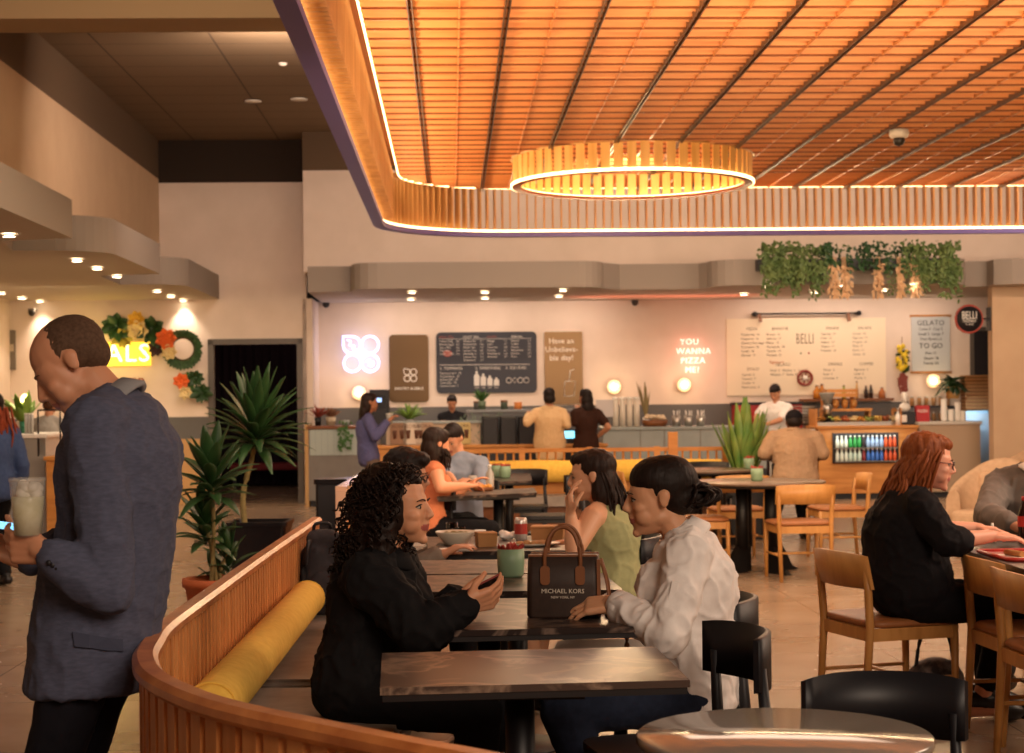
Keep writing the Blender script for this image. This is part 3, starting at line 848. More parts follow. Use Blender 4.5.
def neon_text(lines, cx, top, pitch, size, dep, m, label, glowc, e, spacing=1.0, off=None):
    t = rt('neon_sign', label, 'neon sign', (cx, dep, top))
    for i, s_ in enumerate(lines):
        mb = shift(text_mb(s_, size, .02, spacing=spacing), ((off[i] if off else 0), 0, -pitch*i))
        o = mb.build('neon_word', m, t)
        o['label'] = 'glowing word ' + s_.strip('?').lower()
    return t
c1 = Rd(692, 342, dep)
neon_text(['YOU', 'WANNA', 'PIZZA', 'ME?'], c1.x, c1.z, .140, .125, dep, neon_mat('neon_pink', '#ff9486', 2.0), 'pink neon lettering YOU WANNA PIZZA ME on the back wall', None, 0, 1.12, (-.04, .02, .01, .0))
light('POINT', 'neon_glow', r2w((c1.x, dep-.3, c1.z-.3)), 4, (1, .36, .28), .2)
light('AREA', 'neon_glow', r2w((c1.x-.5, dep-.9, ZS-.22)), 6, (1, .22, .12), 2.6, r2w((c1.x-.5, dep-.95, ZS+3)), sizey=.1)
depL = DW-.07; c2 = Rd(112, 354, depL)
t = neon_text(['VALS'], c2.x+.10, c2.z, .2, .36, depL, neon_mat('neon_yellow', '#ffe48a', 3), 'yellow glowing sign letters VALS above painted word on left wall', None, 0, 1.12)
MB().box((-.62, .01, -.17), (.44, .05, .17)).build('light_box', mat('sign_backing', '#e8c24a', .5, emit='#ffc93a', estr=.9), t)
sg = shift(text_mb('vegan', .20, .01), (.12, .045, -.37)); o = sg.build('painted_word', mat('sign_red', '#8a3a2c', .7), t); o['label'] = 'dark red painted word vegan'
light('POINT', 'sign_glow', r2w((c2.x, depL-.35, c2.z)), 8, (1, .74, .2), .2)

# --- foliage wreath around the left sign
def bloom(name, label, cat, p, items, group='leaves and flowers decorating the left wall'):
    t = rt(name, label, cat, p, group)
    for nm_, mbx, mm in items: mbx.build(nm_, mm, t)
g = random.Random(5)
def leaf_burst(n, L, w, spread=360, a0=0, tilt=.5, seed=0):
    gg = random.Random(seed); mb = MB()
    for i in range(n):
        a = math.radians(a0 + spread*i/n + gg.uniform(-8, 8))
        leafshape(mb, (0, 0, 0), (math.cos(a), -tilt*gg.uniform(.6, 1.3), math.sin(a)), (0, -1, 0), L*gg.uniform(.8, 1.15), w, .12, 5)
    return mb
def flower(n, r, seed=0):
    gg = random.Random(seed); mb = MB()
    for k in range(n):
        a = 2*PI*k/n + gg.uniform(-.1, .1)
        leafshape(mb, (0, -.02, 0), (math.cos(a), -.6, math.sin(a)), (0, -1, 0), r, r*.38, .0, 4)
    for k in range(n):
        a = 2*PI*(k+.5)/n; leafshape(mb, (0, -.05, 0), (math.cos(a)*.7, -.8, math.sin(a)*.7), (0, -1, 0), r*.7, r*.3, .0, 4)
    mb.ell((0, -.07, 0), (r*.2, r*.15, r*.2), 10, 6); return mb
M_or = mat('petal_orange', '#d8642a', .6); M_cr = mat('petal_cream', '#d8c08a', .6); M_ye = mat('petal_yellow', '#d8a83a', .6); M_ol = mat('leaf_olive', '#8a7a2c', .6)
spots = [(117, 326, 'leaf', .33, M_leafd, 'dark green leaf cluster at the top left of the wall wreath'), (124, 337, 'leaf', .25, M_ol, 'olive leaf spray just above the glowing sign'),
         (137, 320, 'fl', .22, M_ye, 'yellow leafy bloom at the top of the wall wreath'), (139, 331, 'fl', .26, M_cr, 'cream bloom above the glowing sign'),
         (152, 329, 'leaf', .32, M_leafd, 'dark green leaf cluster right of the cream bloom'), (158, 347, 'leaf', .22, mat('leaf_plum', '#3a2420', .6), 'dark plum leaf tuft at the right end of the glowing sign'),
         (167, 339, 'fl', .26, M_or, 'upper orange bloom in the wall wreath'), (170, 352, 'fl', .20, M_cr, 'pale bloom hanging below the upper orange bloom'),
         (188, 381, 'leaf', .22, M_leaf, 'rounded green leaves in the lower part of the wreath'), (182, 381, 'fl', .2, M_or, 'lower orange bloom in the wall wreath'),
         (186, 393, 'fl', .17, M_cr, 'pale bloom hanging below the lower orange bloom'), (202, 393, 'leaf', .24, M_leafd, 'dark green leaf cluster at the bottom end of the wreath'), (196, 378, 'leaf', .2, M_leafd, 'dark green leaf cluster between the wreath ring and bottom end')]
for i, (px, py, kd, r, m_, lab) in enumerate(spots):
    p_ = Rd(px, py, DW-.085-.007*i)
    if kd == 'leaf': bloom('leaf_cluster', lab, 'leaf decoration', p_, [('leaves', leaf_burst(9, r*.72, r*.22, seed=i), m_), ('stem', MB().cyl((0, .083+.007*i, 0), (0, -.06, 0), .02), M_leafd)])
    else: bloom('paper_flower', lab, 'flower decoration', p_, [('petals', flower(7, r*.68, i), m_), ('stem', MB().cyl((0, .083+.007*i, 0), (0, -.03, 0), .02), M_leafd)])
p_ = Rd(183, 349, DW-.1); t = rt('leaf_wreath', 'round dark green leaf ring in the wall decoration', 'leaf decoration', p_)
mb = MB()
for k in range(34):
    a = 2*PI*k/34; rr = .17
    leafshape(mb, (rr*math.cos(a), 0, rr*math.sin(a)), (math.cos(a+1.2), -.3, math.sin(a+1.2)), (0, -1, 0), .15, .04, .1, 4)
    leafshape(mb, (rr*math.cos(a), -.03, rr*math.sin(a)), (math.cos(a-.5+k % 3*.5), -.25, math.sin(a-.5+k % 3*.5)), (0, -1, 0), .13, .045, .1, 4)
mb.build('leaves', mat('wreath_green', '#3a5a30', .5, kind='noise', col2='#1e3a1a', scale=25), t)
MB().tube([(.17*math.cos(2*PI*k/24), 0, .17*math.sin(2*PI*k/24)) for k in range(24)], .025, 8, closed=True).build('hoop', mat('vine', '#4a3a22', .8), t)

# --- mirrors, menu board
def panel_poly(w, h, r): return rrect(w, h, r)
def board(name, label, cat, px0, py0, px1, py1, m, r=.06, th=.03, dep=DT, frame=None):
    a = Rd(px0, py0, dep); b = Rd(px1, py1, dep); w, h = b.x-a.x, a.z-b.z
    t = rt(name, label, cat, ((a.x+b.x)/2, dep-.001, (a.z+b.z)/2))
    MB().prism(panel_poly(w, h, r), -th, 0, 1).build('panel', m, t)
    return t, w, h
M_mir = mat('mirror_bronze', '#5c4a38', .28, metal=1)
t, w, h = board('wall_mirror', 'tall bronze mirror with white fruit logo left of the menu board', 'mirror', 389, 335, 429, 402, M_mir)
mw = mat('mirror_white', '#e6e0d8', .5)
def fruit_logo(k, r=.0025):
    mb = MB()
    for cx, cz in ((1, 1), (-1, -1), (1, -1)): mb.tube([(x*k, y-.004, z*k) for x, y, z in circ(cx*.13, cz*.13, .12)][:-1], r*3, 6, closed=True)
    mb.tube([(x*k, y-.004, z*k) for x, y, z in [(-.26, 0, .26), (-.13, 0, .255)] + circ(-.13, .13, .12, 20, 85, -175)], r*3, 6, closed=True)
    return mb
shift(fruit_logo(.30/.5*.62), (.02, -.032, -.10)).build('logo', mw, t)
o = shift(text_mb('PANTRY BUBBLE', .058, .004), (0, -.034, -.30)).build('lettering', mw, t)
t, w, h = board('wall_mirror', 'tall mirror with white greeting lettering right of the menu board', 'mirror', 544, 332, 583, 404, M_mir, .02)
for i, s_ in enumerate(('Have an', 'Unbelieva-', 'ble day!')): shift(text_mb(s_, .115, .004), (-.03, -.034, h/2-.14-.125*i)).build('lettering', mw, t)
mb = MB().tube([(-.0, -.034, -.42), (.02, -.034, -.2), (.17, -.034, -.2), (.15, -.034, -.42)], .008, 6, closed=True); mb.tube([(.08, -.034, -.2), (.10, -.034, -.04), (.16, -.034, -.02)], .008, 6)
mb.build('cup_drawing', mw, t)
t, w, h = board('menu_board', 'dark blue drinks menu board with white text and bottle drawings', 'menu board', 436, 332.5, 537, 392.5, mat('board_navy', '#2b2d38', .5), .07)
mt = mat('chalk_white', '#cfc9c2', .7); mr = mat('chalk_red', '#9a5048', .7)
def rows(mb, x, z, wd, n, pitch, hgt=.008, jit=0, seed=0):
    gg = random.Random(seed)
    for i in range(n):
        k = 1-gg.uniform(0, jit); mb.box((x, -.034, z-pitch*i-hgt/2), (x+wd*k, -.030, z-pitch*i+hgt/2))
names = ['MILK TEA', 'FRUIT TEA', 'SLUSH', 'SPECIAL']
items = [['Classic Milk', 'Brown Sugar', 'Taro Milk', 'Thai Tea', 'Oolong Milk'], ['Mango Tea', 'Passionfruit', 'Peach Tea', 'Lychee Tea', 'Strawberry', 'Lemon Tea', 'Grapefruit'], ['Mango', 'Taro', 'Coconut', 'Matcha', 'Strawberry', 'Avocado'], ['Matcha', 'Coffee', 'Cocoa', 'Honeydew', 'Jasmine', 'Rose']]
for i in range(4):
    x = -w/2+.05+i*.355
    a = text_mb(names[i], .05, .003, 'LEFT'); merge_ = shift(a, (x, -.032, h/2-.075)); merge_.build('menu_heading', mr if i in (0, 2) else mt, t)
    tx = MB()
    for j, s_ in enumerate(items[i]): merge(tx, shift(text_mb(s_, .042, .003, 'LEFT'), (x, -.032, h/2-.135-.047*j)))
    for j in range(len(items[i])): merge(tx, shift(text_mb('%d.%d' % (5+(i+j) % 2, (j*3+i) % 10), .038, .003, 'LEFT'), (x+.25, -.032, h/2-.135-.047*j)))
    tx.build('menu_lines', mt, t)
ln = MB().box((-w/2+.05, -.034, -.035), (w/2-.1, -.031, -.028)); ln.box((-w/2+.04, -.034, h/2-.104), (w/2-.08, -.031, h/2-.099)); ln.build('rule', mt, t)
for s_, x in (('1. TOPPINGS', -.70), ('2. SWEETNESS', -.17), ('3. ICE LEVEL', .28)): shift(text_mb(s_, .06, .003, 'LEFT'), (x, -.032, -.085)).build('menu_heading', mt, t)
tx = MB()
for j, s_ in enumerate(('Tapioca Pearls  .75', 'Crystal Boba  .75', 'Lychee Jelly  .75', 'Grass Jelly  .75', 'Cheese Foam  1')): merge(tx, shift(text_mb(s_, .042, .003, 'LEFT'), (-.70, -.032, -.155-.047*j)))
tx.build('menu_lines', mt, t)
for i, hh in enumerate((.22, .18, .15, .12)):
    b_ = MB().prism([(-.04, 0), (.04, 0), (.04, hh*.7), (.015, hh*.8), (.015, hh), (-.015, hh), (-.015, hh*.8), (-.04, hh*.7)], -.034, -.030, 1)
    shift(b_, (-.15+i*.098, 0, -.345)).build('bottle_drawing', mt, t)
ic = MB()
for k, cx in enumerate((.33, .42, .50, .59)): ic.tube([(cx+x, -.032, -.27+z) for x, y, z in circ(0, 0, .04, 10 if k != 1 else 4)][:-1], .006, 4, closed=True)
ic.build('ice_drawing', mt, t)
for k, s_ in enumerate(('100%', '75%', '50%', '25%')): shift(text_mb(s_, .035, .003), (-.15+k*.098, -.032, -.375)).build('menu_lines', mt, t)
MB().ell((-.58, -.030, .14), (.07, .004, .05), 14, 6).build('fruit_drawing', mr, t)

# pizza menu painted on a cream panel, rail above
t, w, h = board('menu_board', 'large cream pizza menu panel with fine printed lists', 'menu board', 726, 319, 886, 394, mat('panel_cream', '#e6d3b8', .7), .01, .02)
mk = mat('print_grey', '#7d6c5a', .8); mo = mat('print_orange', '#c06a40', .8)
pz = [(-.98, .42, 'PIZZA', ['Margherita  14', 'Pepperoni  16', 'Quattro Formaggi  17', 'Prosciutto  18', 'Funghi  16', 'Diavola  17']), (-.60, .42, 'BIANCHE', ['Ricotta  15', 'Salsiccia  17', 'Patate  15', 'Mortadella  18', 'Tartufo  19', 'Verdure  15']),
      (.22, .42, 'PANINI', ['Caprese  11', 'Pollo  12', 'Italiano  13', 'Vegano  11', 'Polpette  12']), (.70, .42, 'SALADS', ['Caesar  10', 'Caprese  11', 'Arugula  10', 'Mista  9', 'Farro  11', 'Greca  10']),
      (-.98, -.18, 'DOLCI', ['Cannoli  5', 'Tiramisu  7', 'Cookie  4', 'Panna cotta  6']), (-.55, -.12, 'GELATO', ['Small  5   Medium  6   Large  7', 'Affogato  7   Shake  8']), (.25, -.12, 'DRINKS', ['Water  3', 'Soda  3', 'Limonata  4']), (.72, -.12, 'COFFEE', ['Espresso  3', 'Latte  5', 'Mocha  5'])]
tx = MB()
for x, z, hdg, its in pz:
    shift(text_mb(hdg, .06, .003, 'LEFT'), (x+.08, -.022, z)).build('menu_heading', mk, t)
    for j, s_ in enumerate(its): merge(tx, shift(text_mb(s_, .046, .003, 'LEFT'), (x, -.022, z-.085-.062*j)))
tx.build('menu_lines', mk, t)
shift(narrow(text_mb('BELLI', .22, .003, spacing=1.1), .5), (-.02, -.022, .26)).build('logo_lettering', mk, t)
shift(text_mb('Signature', .06, .003), (-.45, -.022, -.08)).build('menu_heading', mo, t)
MB().prism([(-.10, .06), (-.08, .03), (-.07, .06)], -.024, -.02, 1).build('logo_mark', M_leaf, t); MB().prism([(.02, .06), (.04, .03), (.05, .06)], -.024, -.02, 1).build('logo_mark', M_red, t)
a = Rd(755, 314, DT-.12); b = Rd(859, 312, DT-.12); t = rt('menu_lamp_rail', 'thin black rail with two clips above the pizza menu', 'rail', a)
L_ = b.x-a.x
MB().tube([(0, 0, 0), (L_, 0, 0)], .014, 8).build('bar', M_black, t)
for x in (0, L_): MB().cyl((x, .12, 0), (x, -.02, 0), .03).ell((x, 0, 0), (.04, .04, .04), 10, 6).build('bracket', M_black, t)
for x in (.06, L_-.17): MB().bar((x, -.01, .0), (x+.02, -.03, -.12), .05, .03).build('clip', M_oakd, t)
t, w, h = board('price_sign', 'pale grey hanging sign listing gelato and to go prices', 'sign', 911, 316, 950, 372, mat('sign_pale', '#b9bcbb', .6), .005, .02)
for z in (h/2, -h/2): MB().cyl((-w/2-.02, -.015, z), (w/2+.02, -.015, z), .016).build('dowel', M_oak, t)
md = mat('print_dark', '#3a3836', .7)
shift(text_mb('GELATO', .11, .003), (0, -.023, h/2-.11)).build('lettering', md, t); shift(text_mb('TO GO', .11, .003), (0, -.023, -.03)).build('lettering', md, t)
tx = MB()
for j, s_ in enumerate(('Cone 4  Cup 5', 'Small 5  Large 7', 'Two flavors 6')): merge(tx, shift(text_mb(s_, .06, .003), (0, -.023, h/2-.2-.075*j)))
for j, s_ in enumerate(('Pint 11', 'Quart 18', 'Family 24')): merge(tx, shift(text_mb(s_, .06, .003), (0, -.023, -.14-.075*j)))
tx.build('price_lines', md, t)
# round blade sign
c = Rd(969, 319, 23.35); t = rt('blade_sign', 'round black sign with red rim reading BELLI on a wall bracket', 'sign', (c.x, 23.35, c.z))
MB().lathe([(.001, -.02), (.175, -.02), (.175, .02), (.001, .02)], n=32).build('disc', M_black, t).rotation_euler.x = PI/2
mb = MB().tube([(.18*math.cos(2*PI*k/32), 0, .18*math.sin(2*PI*k/32)) for k in range(32)], .02, 8, closed=True); mb.build('rim', mat('rim_red', '#a8483c', .5), t)
shift(narrow(text_mb('BELLI', .15, .004), .62), (0, -.024, .045)).build('lettering', M_white, t)
shift(text_mb('PIZZERIA', .045, .004), (0, -.024, -.03)).build('lettering', M_white, t); shift(text_mb('* * *', .06, .004), (0, -.024, -.085)).build('lettering', M_white, t)
MB().bar((.18, 0, 0), (RX-c.x+.02, .02, 0), .03, .03).box((RX-c.x-.02, -.0, -.16), (RX-c.x+.02, .16, .16)).build('bracket', M_black, t)
# globe wall lamps
M_globe = mat('globe_glow', '#fff0d8', .4, emit='#ffc070', estr=.55); M_bulb = mat('bulb_glow', '#ffffff', .4, emit='#fff0d8', estr=5); M_brass = mat('brass', '#a87a3a', .35, metal=.8)
for (px, py), lab in (((359, 393), 'round glowing wall lamp left of the woman in purple'), ((614, 387), 'round glowing wall lamp right of the tall mirror'), ((684, 385), 'round glowing wall lamp under the pink neon sign'), ((933, 381), 'round glowing wall lamp under the gelato price sign')):
    c = Rd(px, py, DT-.08); t = rt('wall_lamp', lab, 'wall lamp', (c.x, DT-.08, c.z), 'globe wall lamps')
    MB().lathe([(.001, 0), (.08, .0), (.105, .02), (.105, .035), (.07, .05), (.001, .055)], n=24).build('shade', M_globe, t).rotation_euler.x = PI/2
    MB().ell((0, -.055, 0), (.04, .03, .04), 12, 8).build('bulb', M_bulb, t)
    MB().cyl((0, .0, 0), (0, .08, 0), .05).build('wall_plate', M_brass, t)
    light('POINT', 'wall_lamp_light', r2w((c.x, DT-.3, c.z)), 2.5, (1, .7, .4), .08)

# lemons garland
c = Rd(902, 345, DT-.08); t = rt('lemon_garland', 'hanging bunch of lemons with dried chillies beside the gelato sign', 'garland', c)
gg = random.Random(3); mb = MB()
for i in range(22):
    z = -.02-.017*i; a = gg.uniform(0, 2*PI); r = .05+.02*math.sin(i/22*PI)
    mb.ell((r*math.cos(a), -abs(r*math.sin(a)), z), (.033, .033, .043), 10, 7)
mb.build('lemons', mat('lemon', '#e0c02c', .45), t)
mb = MB()
for i in range(18):
    a = gg.uniform(0, 6.3); leafshape(mb, (0, -.02, -.03-.022*i), (math.cos(a), -abs(math.sin(a)), .2), (0, -1, 0), .12, .025, .3, 4)
mb.build('leaves', M_leafd, t)
mb = MB()
for i in range(24): mb.cone((gg.uniform(-.07, .07), -.03, -.43-gg.uniform(0, .12)), (gg.uniform(-.08, .08), -.03, -.60-gg.uniform(0, .15)), .017, .006, 7)
mb.build('chillies', mat('chilli', '#7a3226', .6), t)
MB().cyl((0, 0, -.85), (0, 0, .12), .006, n=6).build('cord', M_oakd, t)

# hanging greenery on the soffit: planter with trailing plants and dried blooms
a = Rd(756, 262, 22.45); b = Rd(955, 262, 22.45)
gp = rt('trailing_planter', 'long planter of trailing green vines and dried blooms on the back soffit', 'hanging plants', (a.x, 22.4, ZST-.16))
Lp = b.x-a.x
MB().box((0, -.10, .0), (Lp, .12, .14), .01).build('trough', M_black, gp)
def vine_mb(n, xs, seed, L0, L1, lw=.035, up=.16):
    gg = random.Random(seed); mb = MB()
    for i in range(n):
        x = gg.uniform(*xs); L = gg.uniform(L0, L1)*(.6+.4*gg.random()); y = -.12-gg.uniform(0, .14)
        m_ = max(3, int(L/.035))
        for j in range(m_):
            z = .20-L*j/m_ + gg.uniform(-.03, .03)
            for q in range(2):
                leafshape(mb, (x+gg.uniform(-.04, .04), y if z < .12 else gg.uniform(-.22, .1), z+up*gg.random()*(1 if j < 3 else .1)), (gg.uniform(-1, 1), gg.uniform(-1, .2), gg.uniform(-1, .5)), (0, -1, .3), lw*gg.uniform(1.2, 2.2), lw*.6, .3, 3)
    return mb
M_vine = mat('vine_green', '#5f6e3a', .6, kind='noise', col2='#3f5428', scale=6)
vine_mb(46, (0, .82), 1, .25, .62).build('vines', M_vine, gp)
vine_mb(30, (.8, Lp-.6), 2, .12, .34).build('vines', M_leafd, gp)
vine_mb(44, (Lp-.78, Lp), 3, .28, .64).build('vines', M_vine, gp)
vine_mb(12, (.0, Lp), 4, .5, .75, .024).build('vines', M_vine, gp)
gg = random.Random(9); M_dry = mat('dried_bloom', '#c9a27a', .8)
for cx_b in (.95, 1.12, 1.52, 1.83, 2.02):
    mb = MB()
    for i in range(7):
        x = min(cx_b*Lp/2.6, Lp-.3) + gg.uniform(-.05, .05); mb.tube([(x, -.15, .16), (x, -.2, -.36)], .004, 5)
        for j in range(14): leafshape(mb, (x, -.2, .05-.03*j), (gg.uniform(-1, 1), -.6, gg.uniform(-1, .3)), (0, -1, 0), .07, .012, .3, 3)
    mb.build('dried_bloom', M_dry, gp)

# --- counters
# left grey counter with tiles and plants
CF = 23.75
def unit(name, label, px0, px1, z1, m, dep=CF, dp=.75, top=None, toe=True, cat='counter'):
    xa_, xb_ = px2(px0, dep), px2(px1, dep); t = rt(name, label, cat, ((xa_+xb_)/2, dep, 0)); w = xb_-xa_
    MB().box((-w/2, 0, .08 if toe else 0), (w/2, dp, z1-.04)).build('body', m, t)
    if toe: MB().box((-w/2+.02, .05, 0), (w/2-.02, dp-.03, .08)).build('plinth', M_black, t)
    if top: MB().box((-w/2-.02, -.03, z1-.04), (w/2+.02, dp+.01, z1), .006).build('worktop', top, t)
    return t, w
t, w = unit('service_counter', 'grey service counter with tiled upper band beside the doorway', 308, 371, 1.10, M_gpan, top=M_oakd)
MB().box((-w/2+.02, -.012, .70), (w/2, .0, 1.05)).build('tile_band', M_gtile, t)
MB().box((-w/2-.05, -.01, 0), (-w/2, .7, 1.12)).build('side_panel', mat('side_ochre', '#b08a5a', .7), t)
# tea counter: glass screen/posters front
t, w = unit('service_counter', 'oak and dark front tea counter below the drinks menu', 372, 606, .82, M_oak, top=M_oak)
MB().box((-.55, -.02, .10), (w/2-.08, .0, .70)).build('front_panel', M_black, t)
tq, wq = unit('poster_upstand', 'low poster-covered upstand on the tea counter, at its left', 386, 480, 1.15, mat('poster_board', '#b8a38c', .7), CF+.25, .3, M_gmet, False, 'counter')
tq.location.z = 0.0
for ch in tq.children:
    pass
bodyq = [c for c in tq.children if c.name.startswith('body')][0]
for v in bodyq.data.vertices:
    if v.co.z < .5: v.co.z = .822
for i, (px, wd, m_, nm_) in enumerate(((398, .22, '#8a6a52', 'brown'), (412, .26, '#c7b7a4', 'cream'), (424, .24, '#a58a72', 'tan'), (463, .2, '#b9a46e', 'ochre'))):
    x = px2(px, CF+.22); tt = rt('poster', '%s menu poster standing on the tea counter%s' % (nm_, (' at its left end', ', second from left', ', third from left', ' under the barista')[i]), 'poster', (x, CF+.22, .83))
    MB().box((-wd/2, -.008, 0), (wd/2, .008, .30)).build('sheet', mat('poster_'+nm_, m_, .7), tt)
    mb = MB()
    for q in (-1, 1): mb.lathe([(.02, .08), (.032, .19), (.034, .2), (.001, .2)], (q*wd*.22, -.012, 0), 12, sy=.15)
    mb.build('cup_print', mat('print_brown', '#5a3a2c', .7), tt)
    shift(text_mb('BOBA', wd*.3, .002), (0, -.009, .25)).build('lettering', mat('print_brown', '#5a3a2c', .7), tt)
# tall grey back counter of the tea stall with bins in front
t, w = unit('back_counter', 'grey back counter of the tea stall along the wall', 380, 600, 1.02, M_gpan, DT-.72, .70, M_gmet, cat='counter')
t2, w2 = unit('raised_counter', 'dark grey raised bar of the tea stall behind black bins', 468, 580, 1.30, mat('bar_grey', '#5f6062', .5), CF+.32, .25, mat('bar_top_grey', '#77787a', .4), False)
for c_ in t2.children:
    if c_.name.startswith('body'):
        for v in c_.data.vertices:
            if v.co.z < .5: v.co.z = .822
for i, (px, lab) in enumerate(((490, 'left of three black bins set in the tea counter'), (508, 'middle of three black bins set in the tea counter'), (526, 'right of three black bins set in the tea counter'))):
    x = px2(px, CF+.12); tt = rt('supply_bin', lab, 'bin', (x, CF+.13, .822), 'black bins in the tea counter')
    MB().prism(rrect(.22, .20, .02), 0, .36, 2).build('bin_body', M_black, tt); MB().prism(rrect(.235, .215, .02), .36, .385, 2).build('bin_rim', M_blk2, tt)
# centre grey counter (gelato station)
t, w = unit('service_counter', 'plain grey panelled counter in the middle of the back wall', 603, 766, 1.04, M_gmet, top=M_gmet)
for px in (640, 664, 700, 735):
    x = px2(px, CF)-(px2(603, CF)+px2(766, CF))/2; MB().box((x-.006, -.006, .1), (x+.006, .0, 1.0)).build('panel_joint', M_gpan, t)
MB().box((-w/2+.05, -.012, .1), (w/2, .0, .45)).build('lower_panel', M_black, t)
# right oak counter with drinks fridge
t, w = unit('service_counter', 'oak pizza counter with a built-in drinks fridge', 818, 917, 1.02, M_oak, dep=23.9, top=M_oak)
cx_ = (px2(818, 23.9)+px2(917, 23.9))/2; cm_ = (px2(818, 23.9)+px2(985, 23.9))/2
xa_, xb_ = px2(833, 23.9)-cx_, px2(896, 23.9)-cx_
MB().box((xa_, -.02, .52), (xb_, .02, .90)).build('fridge_recess', M_black, t)
fr = MB(); fr.box((xa_-.02, -.04, .50), (xb_+.02, -.015, .52)); fr.box((xa_-.02, -.04, .90), (xb_+.02, -.015, .92)); fr.box((xa_-.02, -.04, .5), (xa_, -.015, .92)); fr.box((xb_, -.04, .5), (xb_+.02, -.015, .92))
fr.build('fridge_frame', M_black, t)
cols = ['#d8dcd0', '#2f9a4a', '#2f9a4a', '#d8dcd0', '#2a2a30', '#3b6fc4', '#3b6fc4', '#c8482c', '#d8643a']
nb = 14; seen_ = {}
for rw in range(2):
    for i in range(nb):
        k = i/nb
        col = '#c9d0c4' if k < .15 else '#2f8f46' if k < .42 and rw else '#b8cabc' if k < .42 else '#2a262c' if k < .5 and rw else '#7a2a30' if k < .5 else '#3868b8' if k < .75 and not rw else '#8ea8cc' if k < .75 else '#c4502e'
        side = 'upper' if rw else 'lower'
        nm_ = {'#c9d0c4': 'pale', '#2f8f46': 'green', '#b8cabc': 'frosted', '#2a262c': 'dark', '#7a2a30': 'maroon', '#3868b8': 'blue', '#8ea8cc': 'light blue', '#c4502e': 'orange-red'}[col]
        x = cx_+xa_+.04+(xb_-xa_-.08)*i/(nb-1); seen_[(nm_, rw)] = seen_.get((nm_, rw), 0)+1
        tt = rt('drink_bottle', ('first second third fourth fifth'.split()[seen_[(nm_, rw)]-1])+' '+nm_+' drink from left on the '+side+' fridge shelf', 'bottle', (x, 23.9-.055, .535+.185*rw), 'drinks in the counter fridge')
        MB().lathe([(.001, 0), (.024, 0), (.026, .02), (.026, .09), (.012, .13), (.011, .15), (.001, .15)], n=10).build('bottle_body', mat('drink_'+nm_.replace(' ', '_'), col, .25, emit=None), tt)
        MB().lathe([(.013, .15), (.013, .165), (.001, .165)], n=8).build('cap', M_white, tt)
MB().box((xa_, -.085, .705), (xb_, -.02, .715)).build('fridge_shelf', M_steel, t)
MB().box((xa_, -.10, .52), (xb_, -.02, .53)).build('fridge_shelf', M_steel, t)
light('AREA', 'fridge_light', r2w((cx_+(xa_+xb_)/2, 23.9-.16, .91)), 1.5, (.9, 1, .95), 1.0, r2w((cx_+(xa_+xb_)/2, 23.9, .6)), sizey=.03)
# glass display on the oak counter
ds = rt('pastry_case', 'glass food display case on the oak pizza counter', 'display case', (cm_-.52, 24.1, 1.02))
MB().box((-.62, 0, .0), (.55, .5, .05)).build('tray', M_steel, ds)
MB().box((-.62, -.0, .05), (.55, .01, .22)).build('glass_front', M_glass, ds)
MB().box((-.62, 0, .22), (.55, .3, .24)).build('glass_top', M_glass, ds)
MB().box((-.64, .0, 0), (-.62, .5, .24)).box((.55, .0, 0), (.57, .5, .24)).build('case_end', M_oak, ds)
gg = random.Random(4)
fc = ['#c98a3a', '#8a9a4a', '#d8b45a', '#a85a2c', '#e0c890']
for i in range(10):
    tt = rt('salad_tray', 'food heap in the display case, %s from its left end' % ('first second third fourth fifth sixth seventh eighth ninth tenth'.split()[i]), 'food', (cm_-.52-.53+.115*i, 24.3, 1.07), 'food in the display case')
    mb = MB()
    for k in range(10): mb.ell((gg.uniform(-.04, .04), gg.uniform(-.08, .08), .02+gg.uniform(0, .05)), (.028, .03, .022), 8, 6)
    mb.build('food', mat('food_%d' % (i % 5), fc[i % 5], .6), tt)
def crate(label, p, w, d, h, items, tiltx=0):
    t = rt('wooden_crate', label, 'crate', p); mb = MB()
    for z in (0.01, h*.55): 
        mb.box((-w/2, -d/2, z), (w/2, -d/2+.012, z+h*.4)); mb.box((-w/2, d/2-.012, z), (w/2, d/2, z+h*.4)); mb.box((-w/2, -d/2, z), (-w/2+.012, d/2, z+h*.4)); mb.box((w/2-.012, -d/2, z), (w/2, d/2, z+h*.4))
    mb.build('slats', M_oak, t); MB().box((-w/2, -d/2, 0), (w/2, d/2, .012)).build('bottom', M_oak, t)
    return t
p_ = Rd(845, 425, 24.45)
crate('shallow wooden crate raised on the pizza counter, above the display case', (p_.x, 24.75, 1.42), .46, .3, .12, 0)
for k in range(4):
    x = p_.x-.2+.13*k; tt = rt('bread_loaf', 'baguette end standing under the raised crate, %s from left' % ('first', 'second', 'third', 'last')[k], 'bread', (x, 24.72, 1.26), 'loaves on the pizza counter')
    MB().ell((0, 0, .07), (.05, .06, .075), 12, 8).build('loaf', mat('bread', '#c58a45', .7, kind='noise', col2='#a86a2c', scale=12), tt); MB().bar((-.02, -.055, .05), (.02, -.055, .11), .008, .006).build('score', mat('crumb', '#e0bd80', .8), tt)
st = rt('display_stand', 'wooden riser on the pizza counter carrying loaves and crate', 'stand', (p_.x, 24.72, 1.02))
MB().box((-.28, -.12, .20), (.42, .2, .235)).build('shelf', M_oak, st)
for x in (-.26, .40):
    MB().box((x-.012, -.1, 0), (x+.012, .18, .2)).build('leg', M_oak, st)
MB().box((-.24, .1, .235), (-.2, .2, .40)).box((.18, .1, .235), (.22, .2, .40)).build('post', M_oak, st)
